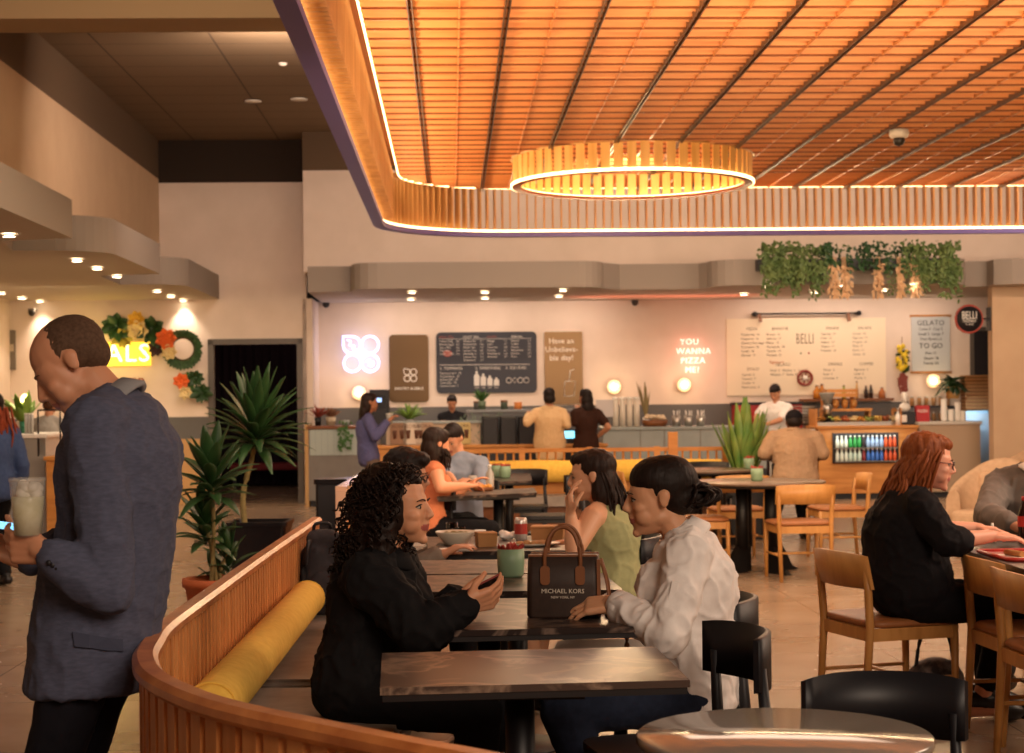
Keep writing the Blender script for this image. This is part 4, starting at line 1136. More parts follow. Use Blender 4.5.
# hanging scale / espresso machine-like pieces left of crates
p_ = Rd(828, 424, 24.3); t = rt('coffee_grinder', 'steel grinder with a hopper at the left of the pizza counter', 'grinder', (p_.x, 24.35, 1.02))
MB().prism(rrect(.16, .2, .03), 0, .1, 2).build('base', M_black, t); MB().lathe([(.06, .1), (.06, .28), (.045, .30)], n=14).build('column', M_steel, t); MB().lathe([(.05, .30), (.11, .45), (.11, .47), (.001, .47)], n=16).build('hopper', mat('hopper_grey', '#8a857c', .3), t)
# stack of plates/bowls behind
p_ = Rd(808, 420, 24.9)
for k in range(6):
    tt = rt('metal_tray', 'steel tray in the stack left of the grinder, %s from bottom' % ('first', 'second', 'third', 'fourth', 'fifth', 'sixth')[k], 'tray', (p_.x, 25.35, 1.04+.045*k), 'steel trays stacked behind the pizza counter')
    MB().prism(rrect(.34, .3, .03), 0, .02, 2).build('pan', M_steel, tt); MB().prism(rrect(.38, .34, .04), .02, .03, 2).build('lip', M_steel, tt)
# bust, sanitizer, black box sign
p_ = Rd(906, 440, 24.2); t = rt('plaster_bust', 'white plaster bust on a dark block at the oak counter', 'bust', (p_.x, 24.25, 1.02))
MB().box((-.13, -.1, 0), (.13, .1, .19), .01).build('block', M_black, t)
mb = MB(); mb.ell((0, 0, .245), (.085, .06, .07)); mb.cone((0, 0, .26), (0, 0, .33), .034, .03); mb.ell((0, -.005, .385), (.043, .055, .065)); mb.ell((0, .01, .42), (.052, .06, .045)); mb.cone((0, -.055, .39), (0, -.066, .372), .007, .01); mb.ell((0, -.04, .345), (.03, .03, .03))
meshobj('bust_figure', remesh(mb, .008, 3), mat('plaster', '#d8d2c8', .7), t)
MB().box((-.09, -.102, .04), (-.0, -.100, .14)).build('small_card', M_white, t)
p_ = Rd(897, 430, 24.05); t = rt('pump_bottle', 'clear pump bottle on the oak counter left of the bust', 'bottle', (p_.x, 24.0, 1.02))
MB().lathe([(.001, 0), (.035, 0), (.036, .14), (.014, .17), (.014, .19), (.001, .19)], n=14).build('bottle_body', mat('clear_plastic', '#e6e2da', .2), t); MB().cyl((0, 0, .19), (0, 0, .23), .006).bar((0, 0, .23), (0, -.05, .225), .016, .012).build('pump', M_white, t)
# right side: white counter, cups, red box, shelf, pizza boxes
t, w = unit('side_counter', 'pale tiled counter with pale stone top right of the bust', 919, 980, 1.06, mat('pale_tile', '#c7ad90', .5, kind='brick', col2='#a68d72', scale=4, mix=.6), 24.0, .75, mat('pale_stone', '#bcb4a8', .3))
for px, hh, lab in ((944, .32, 'tallest, first from left'), (951, .17, 'second from left, short'), (958, .27, 'third from left'), (963, .15, 'last, shortest')):
    p_ = Rd(px, 425, 24.5); t = rt('cup_stack', 'stack of white paper cups on the side counter, '+lab, 'cups', (p_.x, 24.5, 1.06), 'white cup stacks on the side counter')
    mb = MB().lathe([(.001, 0), (.035, 0)] + [q for k in range(int(hh/.02)) for q in ((.044, .018+.02*k), (.041, .02+.02*k))] + [(.001, hh)], n=16); mb.build('cups', M_white, t)
    MB().lathe([(.046, hh-.012), (.047, hh), (.001, hh+.002)], n=16).build('top_lid', M_white, t)
p_ = Rd(921, 440, 24.35); t = rt('leaflet_box', 'red printed box leaning at the end of the oak counter', 'box', (p_.x, 24.3, 1.06))
MB().box((-.09, -.05, 0), (.10, .05, .23), .004).build('box_body', M_red, t); shift(text_mb('PIZZA', .055, .003), (.0, -.051, .15)).build('lettering', M_white, t)
p_ = Rd(930, 410, DT-.2); t = rt('glass_shelf', 'black wall shelf of jars and glasses under the round lamp', 'shelf', (p_.x, DT-.3, zz(930, 414, DT-.3)))
MB().box((-.36, 0, -.36), (-.33, .29, .12)).box((.33, 0, -.36), (.36, .29, .12)).build('side', M_black, t)
for z in (-.36, -.13, .1): MB().box((-.36, 0, z), (.36, .29, z+.02)).build('board', M_black, t)
for i in range(6):
    for z, nm_ in ((-.11, 'lower'), (.12, 'upper')):
        j = rt('glass_jar', '%s shelf jar, %s from left' % (nm_, 'first second third fourth fifth sixth'.split()[i]), 'jar', (p_.x-.27+.108*i, DT-.2, zz(930, 414, DT-.3)+z), 'jars on the black wall shelf')
        MB().lathe([(.001, 0), (.032, 0), (.034, .1), (.028, .12), (.001, .12)], n=12).build('jar_body', mat('jar_amber', '#a8794a', .3), j); MB().lathe([(.03, .12), (.03, .14), (.001, .14)], n=12).build('lid', M_steel, j)
p_ = Rd(952, 405, DT-.35); t = rt('potted_fern', 'bushy green plant beside the pizza boxes', 'plant', (p_.x, DT-.4, 1.38))
MB().lathe([(.001, 0), (.09, 0), (.11, .18), (.1, .18), (.095, .03)], n=16).build('pot', M_oak, t)
mb = MB(); gg = random.Random(8)
for i in range(70): a = gg.uniform(0, 6.3); leafshape(mb, (0, 0, .16+gg.uniform(0, .12)), (math.cos(a), math.sin(a), gg.uniform(-.4, .9)), (0, 0, 1), gg.uniform(.16, .32), .035, .4, 4)
mb.build('leaves', M_leafd, t)
st, w = unit('back_cabinet', 'low steel cabinet under the pizza boxes', 956, 990, 1.20, mat('cab_steel', '#8fa0aa', .35), DT-.7, .65, mat('cab_top_blue', '#7fa3b4', .3))
light('AREA', 'cabinet_light', r2w(((px2(948, DT-.7)+px2(990, DT-.7))/2, DT-.95, 1.16)), 2, (.7, .85, 1), .5, r2w(((px2(948, DT-.7)+px2(990, DT-.7))/2, DT-.7, 1.0)), sizey=.05)
num = 'first second third fourth fifth sixth seventh eighth ninth tenth'.split()
for k in range(10):
    for cix, (px, sd) in enumerate(((972, 'left'), (985, 'right'))):
        p_ = Rd(px, 400, DT-.4); j = rt('pizza_box', 'flat pizza box in the %s stack, %s from the bottom' % (sd, num[k]), 'box', (p_.x+.006*math.sin(k*2.3), DT-.42+.02*math.sin(k*1.7), 1.205+.052*k), 'pizza boxes stacked by the right wall', .03*math.sin(k*3+cix))
        MB().box((-.138, -.148, 0), (.138, .148, .046), .004).build('box_body', mat('cardboard_shade', '#8a6038', .85), j); MB().box((-.143, -.153, .030), (.143, .152, .05), .003).build('lid', M_card, j)
# bottles on the ledge behind the oak counter
ldg = MB().box((px2(800, DT-.1), DT-.16, 1.36), (px2(893, DT-.1), DT-.0, 1.40)); tag(ldg.build('wall_ledge', M_oakd, rz=TH), 'brown wooden ledge under the pizza menu', 'shelf')
for px, hh, r, col, lab in ((817, .20, .055, '#c07a2c', 'wide amber jar on the menu ledge, leftmost'), (822, .22, .05, '#b0702c', 'second amber jar on the menu ledge'), (844, .2, .03, '#8a9a3a', 'green oil bottle on the menu ledge'), (857, .26, .022, '#c99a5a', 'tall thin pale bottle on the menu ledge'), (866, .19, .03, '#3a2a26', 'left one of two dark bottles on the ledge'), (871, .2, .03, '#33241f', 'right one of two dark bottles on the ledge'), (882, .16, .05, '#b06a3c', 'round orange jar at the right end of the ledge')):
    p_ = Rd(px, 390, DT-.09); j = rt('glass_bottle', lab, 'bottle', (p_.x, DT-.085, 1.40))
    MB().lathe([(.001, 0), (r, 0), (r*1.03, hh*.55), (r*.5, hh*.75), (r*.42, hh*.92), (.001, hh*.92)], n=14).build('bottle_body', mat('bottle_'+col.strip('#'), col, .2), j); MB().lathe([(r*.45, hh*.9), (r*.45, hh), (.001, hh)], n=10).build('stopper', M_oakd, j)
p_ = Rd(805, 378, DT-.05); t = rt('wheel_plaque', 'round red wheel plaque hung on the pizza menu', 'plaque', (p_.x, DT-.05, p_.z))
MB().tube([(.105*math.cos(2*PI*k/24), 0, .105*math.sin(2*PI*k/24)) for k in range(24)], .02, 8, closed=True).build('rim', mat('plaque_red', '#8a3a2e', .5), t)
mb = MB()
for k in range(6): mb.bar((0, 0, 0), (.1*math.cos(k*PI/3+.3), 0, .1*math.sin(k*PI/3+.3)), .02, .015)
mb.build('spokes', mat('plaque_red', '#8a3a2e', .5), t); MB().ell((0, -.01, 0), (.04, .02, .04), 12, 8).build('hub', M_white, t)
t, w = unit('prep_counter', 'steel prep counter where the chef in white works', 769, 813, .98, M_steel, CF+.1, .7, M_steel)
# red oven band behind the chef
t, w = unit('pizza_oven', 'red fronted pizza oven behind the chef', 738, 802, 1.36, M_red, DT-.6, .58, M_black, cat='oven')
MB().box((.05, -.02, 1.02), (.40, -.0, 1.22), .004).build('oven_door', M_black, t); MB().cyl((.22, -.03, 1.28), (.22, -.0, 1.28), .05).build('gauge', mat('gauge_face', '#c7a08a', .4), t)
MB().bar((.08, -.05, 1.23), (.37, -.05, 1.23), .02, .02).build('handle', M_steel, t)
# small things on counters: cups, tins, cash screens, plants
def pot_plant(label, px, py_base, dep, z, h, m_leaf, n=26, seed=0, potm=None, potr=.07, spread=1.0, cat='plant', lw=.02, name='potted_plant'):
    p_ = Rd(px, py_base, dep); t = rt(name, label, cat, (p_.x, dep, z)); gg = random.Random(seed)
    MB().lathe([(.001, 0), (potr*.75, 0), (potr, .12), (potr*.9, .12), (potr*.85, .02)], n=16).build('pot', potm or M_white, t)
    mb = MB()
    for i in range(n):
        a = gg.uniform(0, 6.3); leafshape(mb, (0, 0, .10), (math.cos(a)*spread*gg.random(), math.sin(a)*spread*gg.random(), 1), (math.cos(a), math.sin(a), .2), h*gg.uniform(.6, 1), lw, .25*spread, 5)
    mb.build('leaves', m_leaf, t); return t
pot_plant('spiky red-leaved plant in a small pot at the left end of the grey counter', 318, 425, 24.25, 1.10, .34, mat('leaf_rust', '#8a3a2c', .6), 22, 1, M_black, .05, 1.3)
pot_plant('dried brown flower bunch in a pale pot on the grey counter', 331, 425, 24.35, 1.10, .24, mat('dried_brown', '#8a6248', .8), 40, 2, mat('pot_pale', '#b8a68c', .6), .075, 1.1)
pot_plant('tall thin branch plant between the two round wall lamps', 646, 415, 24.7, 1.04, .62, mat('leaf_dry', '#8a7a52', .7), 12, 3, M_white, .05, .35)
p_ = Rd(345, 428, CF-.05); t = rt('trailing_plant', 'small trailing vine spilling over the grey tiled counter', 'plant', (p_.x, CF+.05, 1.10)); MB().lathe([(.001, 0), (.05, 0), (.06, .08), (.001, .08)], n=12).build('pot', M_gmet, t)
mb = MB(); gg = random.Random(12)
for i in range(60): leafshape(mb, (gg.uniform(-.09, .09), -.1, .08-gg.uniform(0, .4)), (gg.uniform(-1, 1), -.5, -.6), (0, -1, 0), .05, .014, .2, 3)
mb.build('leaves', M_leaf, t)
pot_plant('bushy pale-flowered plant before the left mirror', 409, 408, 24.9, 1.05, .42, M_leafy, 60, 5, mat('pot_grey', '#8a8a84', .6), .08, 1.4, lw=.016)
p_ = Rd(622, 380, 24.6)
# glass carafe, tins
for px, h_, r, col, lab in ((477, .12, .05, '#4a4a48', 'dark tin on the raised bar'), (518, .10, .055, '#c97a3a', 'orange mug on the raised bar'), (504, .13, .05, '#3f4a3c', 'small dark green canister on the raised bar')):
    p_ = Rd(px, 398, CF+.45); j = rt('canister', lab, 'canister', (p_.x, CF+.45, 1.30)); MB().lathe([(.001, 0), (r, 0), (r, h_*.8), (r*.96, h_*.82), (.001, h_*.82)], n=16).build('canister_body', mat('tin_'+col.strip('#'), col, .4), j); MB().lathe([(r*1.02, h_*.8), (r*1.02, h_), (.001, h_)], n=16).build('lid', M_oakd if col != '#c97a3a' else mat('tin_'+col.strip('#'), col, .4), j)
p_ = Rd(482, 392, CF+.45); t = pot_plant('green leafy plant trailing over the raised bar', 482, 398, CF+.42, 1.30, .28, M_leaf, 26, 6, mat('pot_green', '#5a6a52', .4), .06, 1.0)
mb = MB()
for i in range(46): leafshape(mb, (gg.uniform(-.3, .3), -.16, -.02-gg.uniform(0, .4)), (gg.uniform(-.5, .5), -.3, -1), (0, -1, 0), .06, .008, .1, 3)
mb.build('trailing_stems', mat('leaf_greyish', '#6a7a66', .6), t)
for px, lab in ((616, 'first'), (623, 'second'), (630, 'third'), (637, 'fourth')):
    p_ = Rd(px, 415, CF+.25); j = rt('cup_tube', 'tall white cup dispenser tube on the middle counter, %s from left' % lab, 'cup dispenser', (p_.x, CF+.3, 1.04), 'cup tubes on the middle counter')
    MB().lathe([(.001, 0), (.042, 0), (.042, .40), (.001, .40)], n=14).build('tube', mat('tube_pale', '#cfc4b4', .3), j); MB().lathe([(.046, .38), (.048, .41), (.001, .42)], n=14).build('top_cup', M_white, j)
p_ = Rd(605, 410, CF+.2); t = rt('till_screen', 'pale till screen on the middle counter by the dark-dressed customer', 'till', (p_.x, CF+.25, 1.04))
MB().box((-.12, -.01, .14), (.12, .01, .38), .006).build('screen', mat('screen_back', '#b8b0ae', .4), t); MB().cyl((0, 0, 0), (0, 0, .16), .02).box((-.08, -.07, 0), (.08, .07, .015)).build('stand', M_steel, t)
for px, lab in ((676, 'left'), (688, 'middle'), (700, 'right')):
    p_ = Rd(px, 416, CF+.25); j = rt('utensil_tin', 'steel utensil tin on the middle counter, %s of three' % lab, 'tin', (p_.x, CF+.2, 1.04), 'steel tins on the middle counter')
    MB().lathe([(.001, 0), (.055, 0), (.06, .15), (.054, .15), (.05, .02)], n=16).build('tin_body', M_steel, j)
    mb = MB()
    for k in range(5): mb.cyl((.02*math.cos(k), .02*math.sin(k), .02), (.05*math.cos(k*1.3), .04*math.sin(k*1.3), .22), .005, n=5)
    mb.build('utensils', M_white, j)
p_ = Rd(655, 416, CF+.25); t = rt('napkin_basket', 'brown basket of wrapped rolls on the middle counter', 'basket', (p_.x, CF+.28, 1.04))
MB().lathe([(.001, 0), (.15, 0), (.19, .09), (.18, .09), (.14, .015)], n=20, sy=.7).build('basket_body', M_oakd, t); mb = MB()
for k in range(16): mb.ell((gg.uniform(-.13, .13), gg.uniform(-.07, .07), .1+gg.uniform(0, .05)), (.035, .03, .028), 8, 6)
mb.build('rolls', mat('wrap_cream', '#cdb89a', .7), t)
p_ = Rd(568, 438, CF); t = rt('payment_terminal', 'till tablet with a bright blue screen facing the customers', 'till', (Rd(572, 437, CF-.05).x, CF+.03, .82))
MB().box((-.15, .0, .05), (.15, .02, .20), .005).build('housing', M_black, t); MB().box((-.12, -.004, .075), (.04, .0, .175)).build('screen', mat('screen_blue', '#8ad8e8', .3, emit='#7ad4f0', estr=1.6), t); MB().box((-.06, .0, 0), (.06, .1, .05)).build('stand', M_black, t)
p_ = Rd(378, 386, 24.9); t = rt('order_kiosk', 'dark upright machine with a lit panel behind the woman in purple', 'machine', (Rd(379, 400, 24.85).x, 24.9, 1.02))
MB().box((-.14, 0, 0), (.14, .3, .58), .01).build('housing', M_black, t); MB().box((-.10, -.008, .30), (.10, .0, .5)).build('panel', M_blk2, t); MB().box((-.035, -.012, .40), (.035, -.008, .46)).build('status_light', mat('panel_glow', '#8fb4e8', .3, emit='#9fc4ff', estr=1.2), t); MB().box((-.1, -.03, .02), (.1, .0, .05)).build('drip_tray', M_steel, t)

# --- left counters under the left soffit
t, w = unit('service_counter', 'white tiled counter end at the far left', 8, 45, 1.14, mat('white_brick', '#c9c2b8', .4, kind='brick', col2='#8f8a82', scale=5, mix=.6), 17.5, 1.2, M_white, False)
t, w = unit('service_counter', 'oak counter under the left soffit behind the man with the cup', 45.5, 100, .92, M_oak, 17.3, 1.4, M_oak, False)
xg = px2(66, 17.5); t = rt('sneeze_guard', 'glass screen on black posts on the left oak counter', 'screen', (xg, 17.5, .92))
MB().box((-.28, -.004, .02), (.34, .004, .44)).build('glass_sheet', M_glass, t)
for x in (-.28, -.06, .34): MB().cyl((x, 0, 0), (x, 0, .46), .009, n=8).build('post', M_black, t)
MB().cyl((-.28, 0, .46), (.34, 0, .46), .009, n=8).build('top_bar', M_black, t)
for px, lab in ((25, 'left'), (28, 'middle'), (31, 'right')):
    p_ = Rd(px, 440, 17.7); j = rt('cup_stack', 'slim cup stack on the far left counter, %s of three' % lab, 'cups', (p_.x, 17.75, 1.14), 'cup stacks on the far left counter')
    MB().lathe([(.001, 0), (.016, 0), (.017, .2), (.001, .2)], n=10).build('cups', mat('cup_grey', '#a8a49a', .4), j); MB().lathe([(.019, .195), (.019, .206), (.001, .21)], n=10).build('top_lid', M_white, j)
pot_plant('leafy potted plant glowing by the lamp on the far left counter', 24, 420, 18.2, 1.14, .5, M_leafy, 16, 7, mat('pot_teal', '#4a9a7a', .4), .05, .9, lw=.05)
p_ = Rd(25, 408, 18.4); t = rt('table_lamp', 'small glowing lamp among plants on the far left counter', 'lamp', (Rd(25, 408, 18.5).x, 18.5, 1.14))
MB().cyl((0, 0, 0), (0, 0, .25), .012).lathe([(.001, 0), (.05, 0), (.05, .012), (.001, .012)]).build('stand', M_brass, t); MB().ell((0, 0, .32), (.05, .05, .09), 12, 8).build('shade', mat('lamp_cone_glow', '#fff0d0', .4, emit='#ffdf9a', estr=6), t)
light('POINT', 'lamp_glow', r2w((Rd(24, 408, 18.5).x, 18.3, 1.5)), 4, (1, .75, .35), .06)
p_ = Rd(6, 350, DW-.03); t = rt('menu_board', 'grey menu panel on the wall at the far left edge', 'menu board', (p_.x, DW-.02, p_.z))
MB().box((-.22, -.02, -.28), (.13, .02, .28)).build('panel', mat('panel_brown', '#6f655a', .6), t); MB().box((-.2, -.03, -.02), (.11, -.02, .08)).build('label_plate', mat('plate_pale', '#b8aa96', .6), t)
mb = MB()
for k in range(5): mb.box((-.18, -.024, -.08-.035*k), (.05, -.02, -.066-.035*k))
mb.build('menu_lines', M_white, t)
light('AREA', 'left_wash', r2w((-5.0, 21.5, 2.86)), 60, (1, .78, .45), 1.2, r2w((-5.0, 22.5, 0)))
# ================================================================ furniture of the dining hall
M_rail = mat('bench_wood', '#cc8248', .38, kind='wood', col2='#a85f30', scale=3, stretch=(3, 3, 3), coat=.3)
M_bslat = mat('bench_slat_wood', '#d08c50', .45, kind='wood', col2='#b06c36', scale=3, stretch=(7, 7, .8))
M_seat = mat('seat_grey_leather', '#94897e', .6, kind='noise', col2='#867b71', scale=14, bump=.1)
M_yel = mat('yellow_felt', '#e8bf55', .9, kind='noise', col2='#dcb048', scale=30, bump=.25)
M_mar = mat('dark_marble', '#2b2220', .30, kind='marble', col2='#6b5a50', scale=3.5, spec=.22)
M_marl = mat('brown_marble', '#4a3b34', .34, kind='marble', col2='#86705f', scale=3.2, spec=.2)
M_edge = mat('table_edge', '#171213', .4)
M_iron = mat('black_iron', '#141215', .45, metal=.3)
M_chb = mat('chair_black', '#131217', .5)
M_chbl = mat('chair_navy', '#1b2036', .45)
M_ash = mat('ash_wood', '#c08a4c', .42, kind='wood', col2='#a8733a', scale=3, stretch=(5, 5, 1.2))
M_lea = mat('tan_leather', '#9c6236', .5, kind='noise', col2='#8d5730', scale=16, bump=.06)

# ---- banquette: curved slatted back with a seat
rail_px = [(316, 517), (262, 553), (205, 593), (165, 622), (152, 638), (145, 654), (156, 672), (198, 692), (252, 707), (330, 723), (405, 738), (470, 750), (540, 764)]
rail_pts = [Pz(x, y, .85) for x, y in rail_px]
# nearly straight along the far part: keep the depth order smooth
path = crom(rail_pts, 10)
bq = thing('banquette_bench', 'curved wooden slat-backed bench with grey seat in the left foreground', 'bench', (path[0].x, path[0].y, 0))
off0 = V((path[0].x, path[0].y, 0))
rel = [p - off0 for p in path]
def ribbon_path(pts, w, z0, z1, bev=.012):
    R = []
    for i, p in enumerate(pts):
        t = (pts[min(i+1, len(pts)-1)] - pts[max(i-1, 0)]); t.z = 0; t.normalize(); n = V((-t.y, t.x, 0))
        c = V((p.x, p.y, 0)); q = []
        for a, z in ((-w/2, z0+bev), (-w/2, z1-bev), (-w/2+bev, z1), (w/2-bev, z1), (w/2, z1-bev), (w/2, z0+bev), (w/2-bev, z0), (-w/2+bev, z0)): q.append(c + n*a + V((0, 0, z)))
        R.append(q)
    return MB().rings(R, True, False, False)
ribbon_path(rel, .060, .810, .85).build('top_rail', M_rail, bq)
ribbon_path(rel, .05, .02, .09).build('bottom_rail', M_rail, bq)
# slats at even steps along the path
def resample(pts, step):
    out = []; acc = 0
    for a, b in zip(pts, pts[1:]):
        L = V((b.x-a.x, b.y-a.y)).length
        while acc <= L:
            u = acc/L; t = V((b.x-a.x, b.y-a.y, 0)).normalized(); p = a.lerp(b, u); out.append((V((p.x, p.y, 0)), t)); acc += step
        acc -= L
    return out
n_sl = 0; mbs = MB()
for p, t in resample(rel, .072):
    n = V((-t.y, t.x, 0)); w, d_ = .024, .014
    q = [p-t*w-n*d_, p+t*w-n*d_, p+t*w+n*d_, p-t*w+n*d_]
    mbs.prism([(v.x, v.y) for v in q], .08, .81, 2)
mbs.build('slat_back', M_bslat, bq)
# seat pad inside the curve, two cushions
inner = []
for i, p in enumerate(rel):
    t = (rel[min(i+1, len(rel)-1)] - rel[max(i-1, 0)]); t.z = 0; t.normalize(); n = V((-t.y, t.x, 0))
    inner.append(p + n*.055)
def seat(lo, hi, xr):
    pts = [(p.x, p.y) for p in inner if lo <= p.y+off0.y <= hi and p.x+off0.x < -.05]
    pts = pts + [(xr-off0.x, pts[-1][1]), (xr-off0.x, pts[0][1])]
    return pts
def cushion(name, poly, z0, z1, m, parent):
    bm = bmesh.new(); vs = [bm.verts.new((x, y, z0)) for x, y in poly]; f = bm.faces.new(vs)
    r = bmesh.ops.extrude_face_region(bm, geom=[f]); bmesh.ops.translate(bm, verts=[v for v in r['geom'] if isinstance(v, bmesh.types.BMVert)], vec=(0, 0, z1-z0))
    top = [e for e in bm.edges if all(abs(v.co.z-z1) < 1e-5 for v in e.verts)]
    bmesh.ops.bevel(bm, geom=top, offset=.018, segments=3, affect='EDGES')
    bmesh.ops.recalc_face_normals(bm, faces=bm.faces)
    mb = MB(); mb.bm(bm); bm.free(); return mb.build(name, m, parent)
yfar = path[0].y
cushion('seat_cushion', seat(5.98, yfar, -.36), .36, .46, M_seat, bq)
cushion('seat_cushion', seat(3.0, 6.02, -.34), .36, .46, M_seat, bq)
pts = seat(3.1, yfar, -.42); MB().prism(pts, .10, .36, 2).build('seat_base', mat('bench_base', '#3a2418', .6), bq)
# yellow bolster leaning on the slats
def bench_x(y):
    for a, b in zip(path, path[1:]):
        if (a.y-y)*(b.y-y) <= 0 and a.y > 4: return a.x + (b.x-a.x)*(y-a.y)/(b.y-a.y+1e-9)
    return -.9
A = V((bench_x(7.75)+.092, 7.50, .585)); B = V((bench_x(4.75)+.092, 4.75, .585))
bo = thing('bolster_cushion', 'long yellow felt bolster lying along the back of the front bench', 'cushion', A)
mb = MB(); L_ = (B-A)
R = []
x_, y_ = frame_from(L_)
for t, r in ((0, .02), (.002, .06), (.008, .068), (.02, .074), (.5, .075), (.98, .074), (.992, .068), (.998, .06), (1, .02)):
    R.append([L_*t + x_*math.cos(2*PI*k/28)*r + y_*math.sin(2*PI*k/28)*r for k in range(28)])
mb.rings(R).build('felt_cover', M_yel, bo)
for t in (.012, .988):
    MB().tube([L_*t + x_*math.cos(2*PI*k/24)*.073 + y_*math.sin(2*PI*k/24)*.073 for k in range(24)], .004, 6, closed=True).build('piping', M_yel, bo)

# ---- tables
def table(name, label, fl, fr, bl, br, top=M_mar, legs=((.5, .5),), z=.745, th=.035, group=None, leg_r=.038, apron=False):
    """corners in world x,y: front left, front right, back left, back right"""
    c = (V(fl)+V(fr)+V(bl)+V(br))/4; t = thing(name, label, 'table', (c.x, c.y, 0), 0, group)
    q = [V(p)-c for p in (fl, fr, br, bl)]
    def ins(k): return [(p.x*k, p.y*k) for p in q]
    MB().prism(ins(1), z-.018, z, 2).build('tabletop', top, t)
    MB().prism(ins(.985), z-th, z-.018, 2).build('edge_band', M_edge, t)
    for u, v_ in legs:
        p = q[0].lerp(q[1], u).lerp(q[3].lerp(q[2], u), v_)
        MB().cyl((p.x, p.y, .03), (p.x, p.y, z-th), leg_r, n=20).build('column', M_iron, t)
        MB().lathe([(.001, 0), (.24, 0), (.24, .012), (.06, .03), (leg_r+.005, .05)], (p.x, p.y, 0), 28).build('foot', M_iron, t)
        MB().box((p.x-.16, p.y-.16, z-th-.02), (p.x+.16, p.y+.16, z-th)).build('mount_plate', M_iron, t)
    return t
def pz2(px, py, z=.745): p = Pz(px, py, z); return V((p.x, p.y, 0))
t1 = table('dining_table', 'brown marble table nearest the viewer, empty', pz2(380, 688), pz2(690, 680), pz2(382, 653), pz2(655, 646.5), M_marl, ((.47, .45),))
t2 = table('dining_table', 'dark marble table between the curly-haired woman and the woman in white', pz2(397, 632), pz2(657, 626), pz2(402, 600), pz2(635, 596), M_mar, ((.36, .5),))
def bx(y0, y1, x0_, x1_, dx=-.0653):        # depth axis of the table row leans a little left
    f = lambda x, y: V((x + dx*(y-5), y, 0))
    s_ = .008
    return f(x0_, y0), f(x1_, y0+s_), f(x0_, y1), f(x1_, y1+s_)
t3 = table('dining_table', 'dark marble table with the red succulent in a green pot', *bx(6.20, 6.80, -.25, .47), top=M_mar)
t3b = table('dining_table', 'dark empty marble table directly behind the green succulent pot', *bx(6.84, 7.44, -.25, .45), top=M_mar)
t4 = table('dining_table', 'dark table laid with the white bowl, drink can and kraft boxes', *bx(7.85, 8.72, -.20, .54), top=M_mar)
t5 = table('dining_table', 'dark table where the woman in coral rests her arm', pz2(437, 497), pz2(537, 492.5), pz2(443, 492), pz2(534, 487.7), M_mar, ((.6, .5),))
t6 = table('dining_table', 'dark table behind the coral-topped woman, set with trays', pz2(487, 482), pz2(532, 480.5), pz2(487, 473), pz2(530, 472), M_mar)
tr = table('dining_table', 'dark table with the red tray at the right edge', V((2.00, 6.55, 0)), V((2.80, 6.60, 0)), V((1.99, 8.2, 0)), V((2.79, 8.25, 0)), mat('table_slate', '#3a302b', .3), ((.5, .25), (.5, .75)))
def round_table(label, c, r, m=M_marl, z=.745, four=False):
    t = thing('round_table', label, 'table', (c.x, c.y, 0))
    MB().lathe([(.001, z-.02), (r-.004, z-.02), (r, z-.016), (r, z-.004), (r-.004, z), (.001, z)], n=56).build('tabletop', m, t)
    MB().lathe([(.001, z-.045), (r*.9, z-.045), (r*.97, z-.02), (.001, z-.02)], n=48).build('edge_band', M_edge, t)
    if four:
        for a in (30, 120, 210, 300):
            x, y = .30*math.cos(math.radians(a)), .30*math.sin(math.radians(a))
            MB().cyl((x*.55, y*.55, z-.05), (x*.55, y*.55, .2), .05, .055, 14).prism([(0, 0)]*0 or [(-.03, 0), (.03, 0), (.03, .05), (-.03, .05)], 0, .001).build('leg', M_iron, t)
            m4 = Matrix.Rotation(math.radians(a), 4, 'Z'); mb = MB()
            pr = [(.13, .22), (.22, .22), (.27, .15), (.33, .04), (.40, .0), (.13, 0)]
            mb.prism(pr, -.025, .025, 1); mb.v = [tuple(m4 @ V(v)) for v in mb.v]; mb.build('foot', M_iron, t)
    else:
        MB().cyl((0, 0, .03), (0, 0, z-.045), .04, n=20).build('column', M_iron, t); MB().lathe([(.001, 0), (.2, 0), (.2, .012), (.06, .03), (.045, .05)], n=28).build('foot', M_iron, t)
    return t
RT = V((2.01, 14.2, 0)); RT2 = V((1.86, 16.6, 0))
round_table('round dark table with a green pot, ringed by tan wooden chairs', RT, .55, mat('slate_top', '#6b5646', .3, kind='noise', col2='#5c493b', scale=6), four=True)
round_table('round dark table with reddish shine behind the nearer round table', RT2, .5, mat('slate_top', '#6b5646', .3), four=True)
c_ = V(((780-512)/F_PX*3.52+.0, 3.52, 0))
gt = round_table('small glossy grey round table at the bottom edge, by the black chair', c_, .30, mat('gloss_grey', '#857d74', .11, spec=.45))

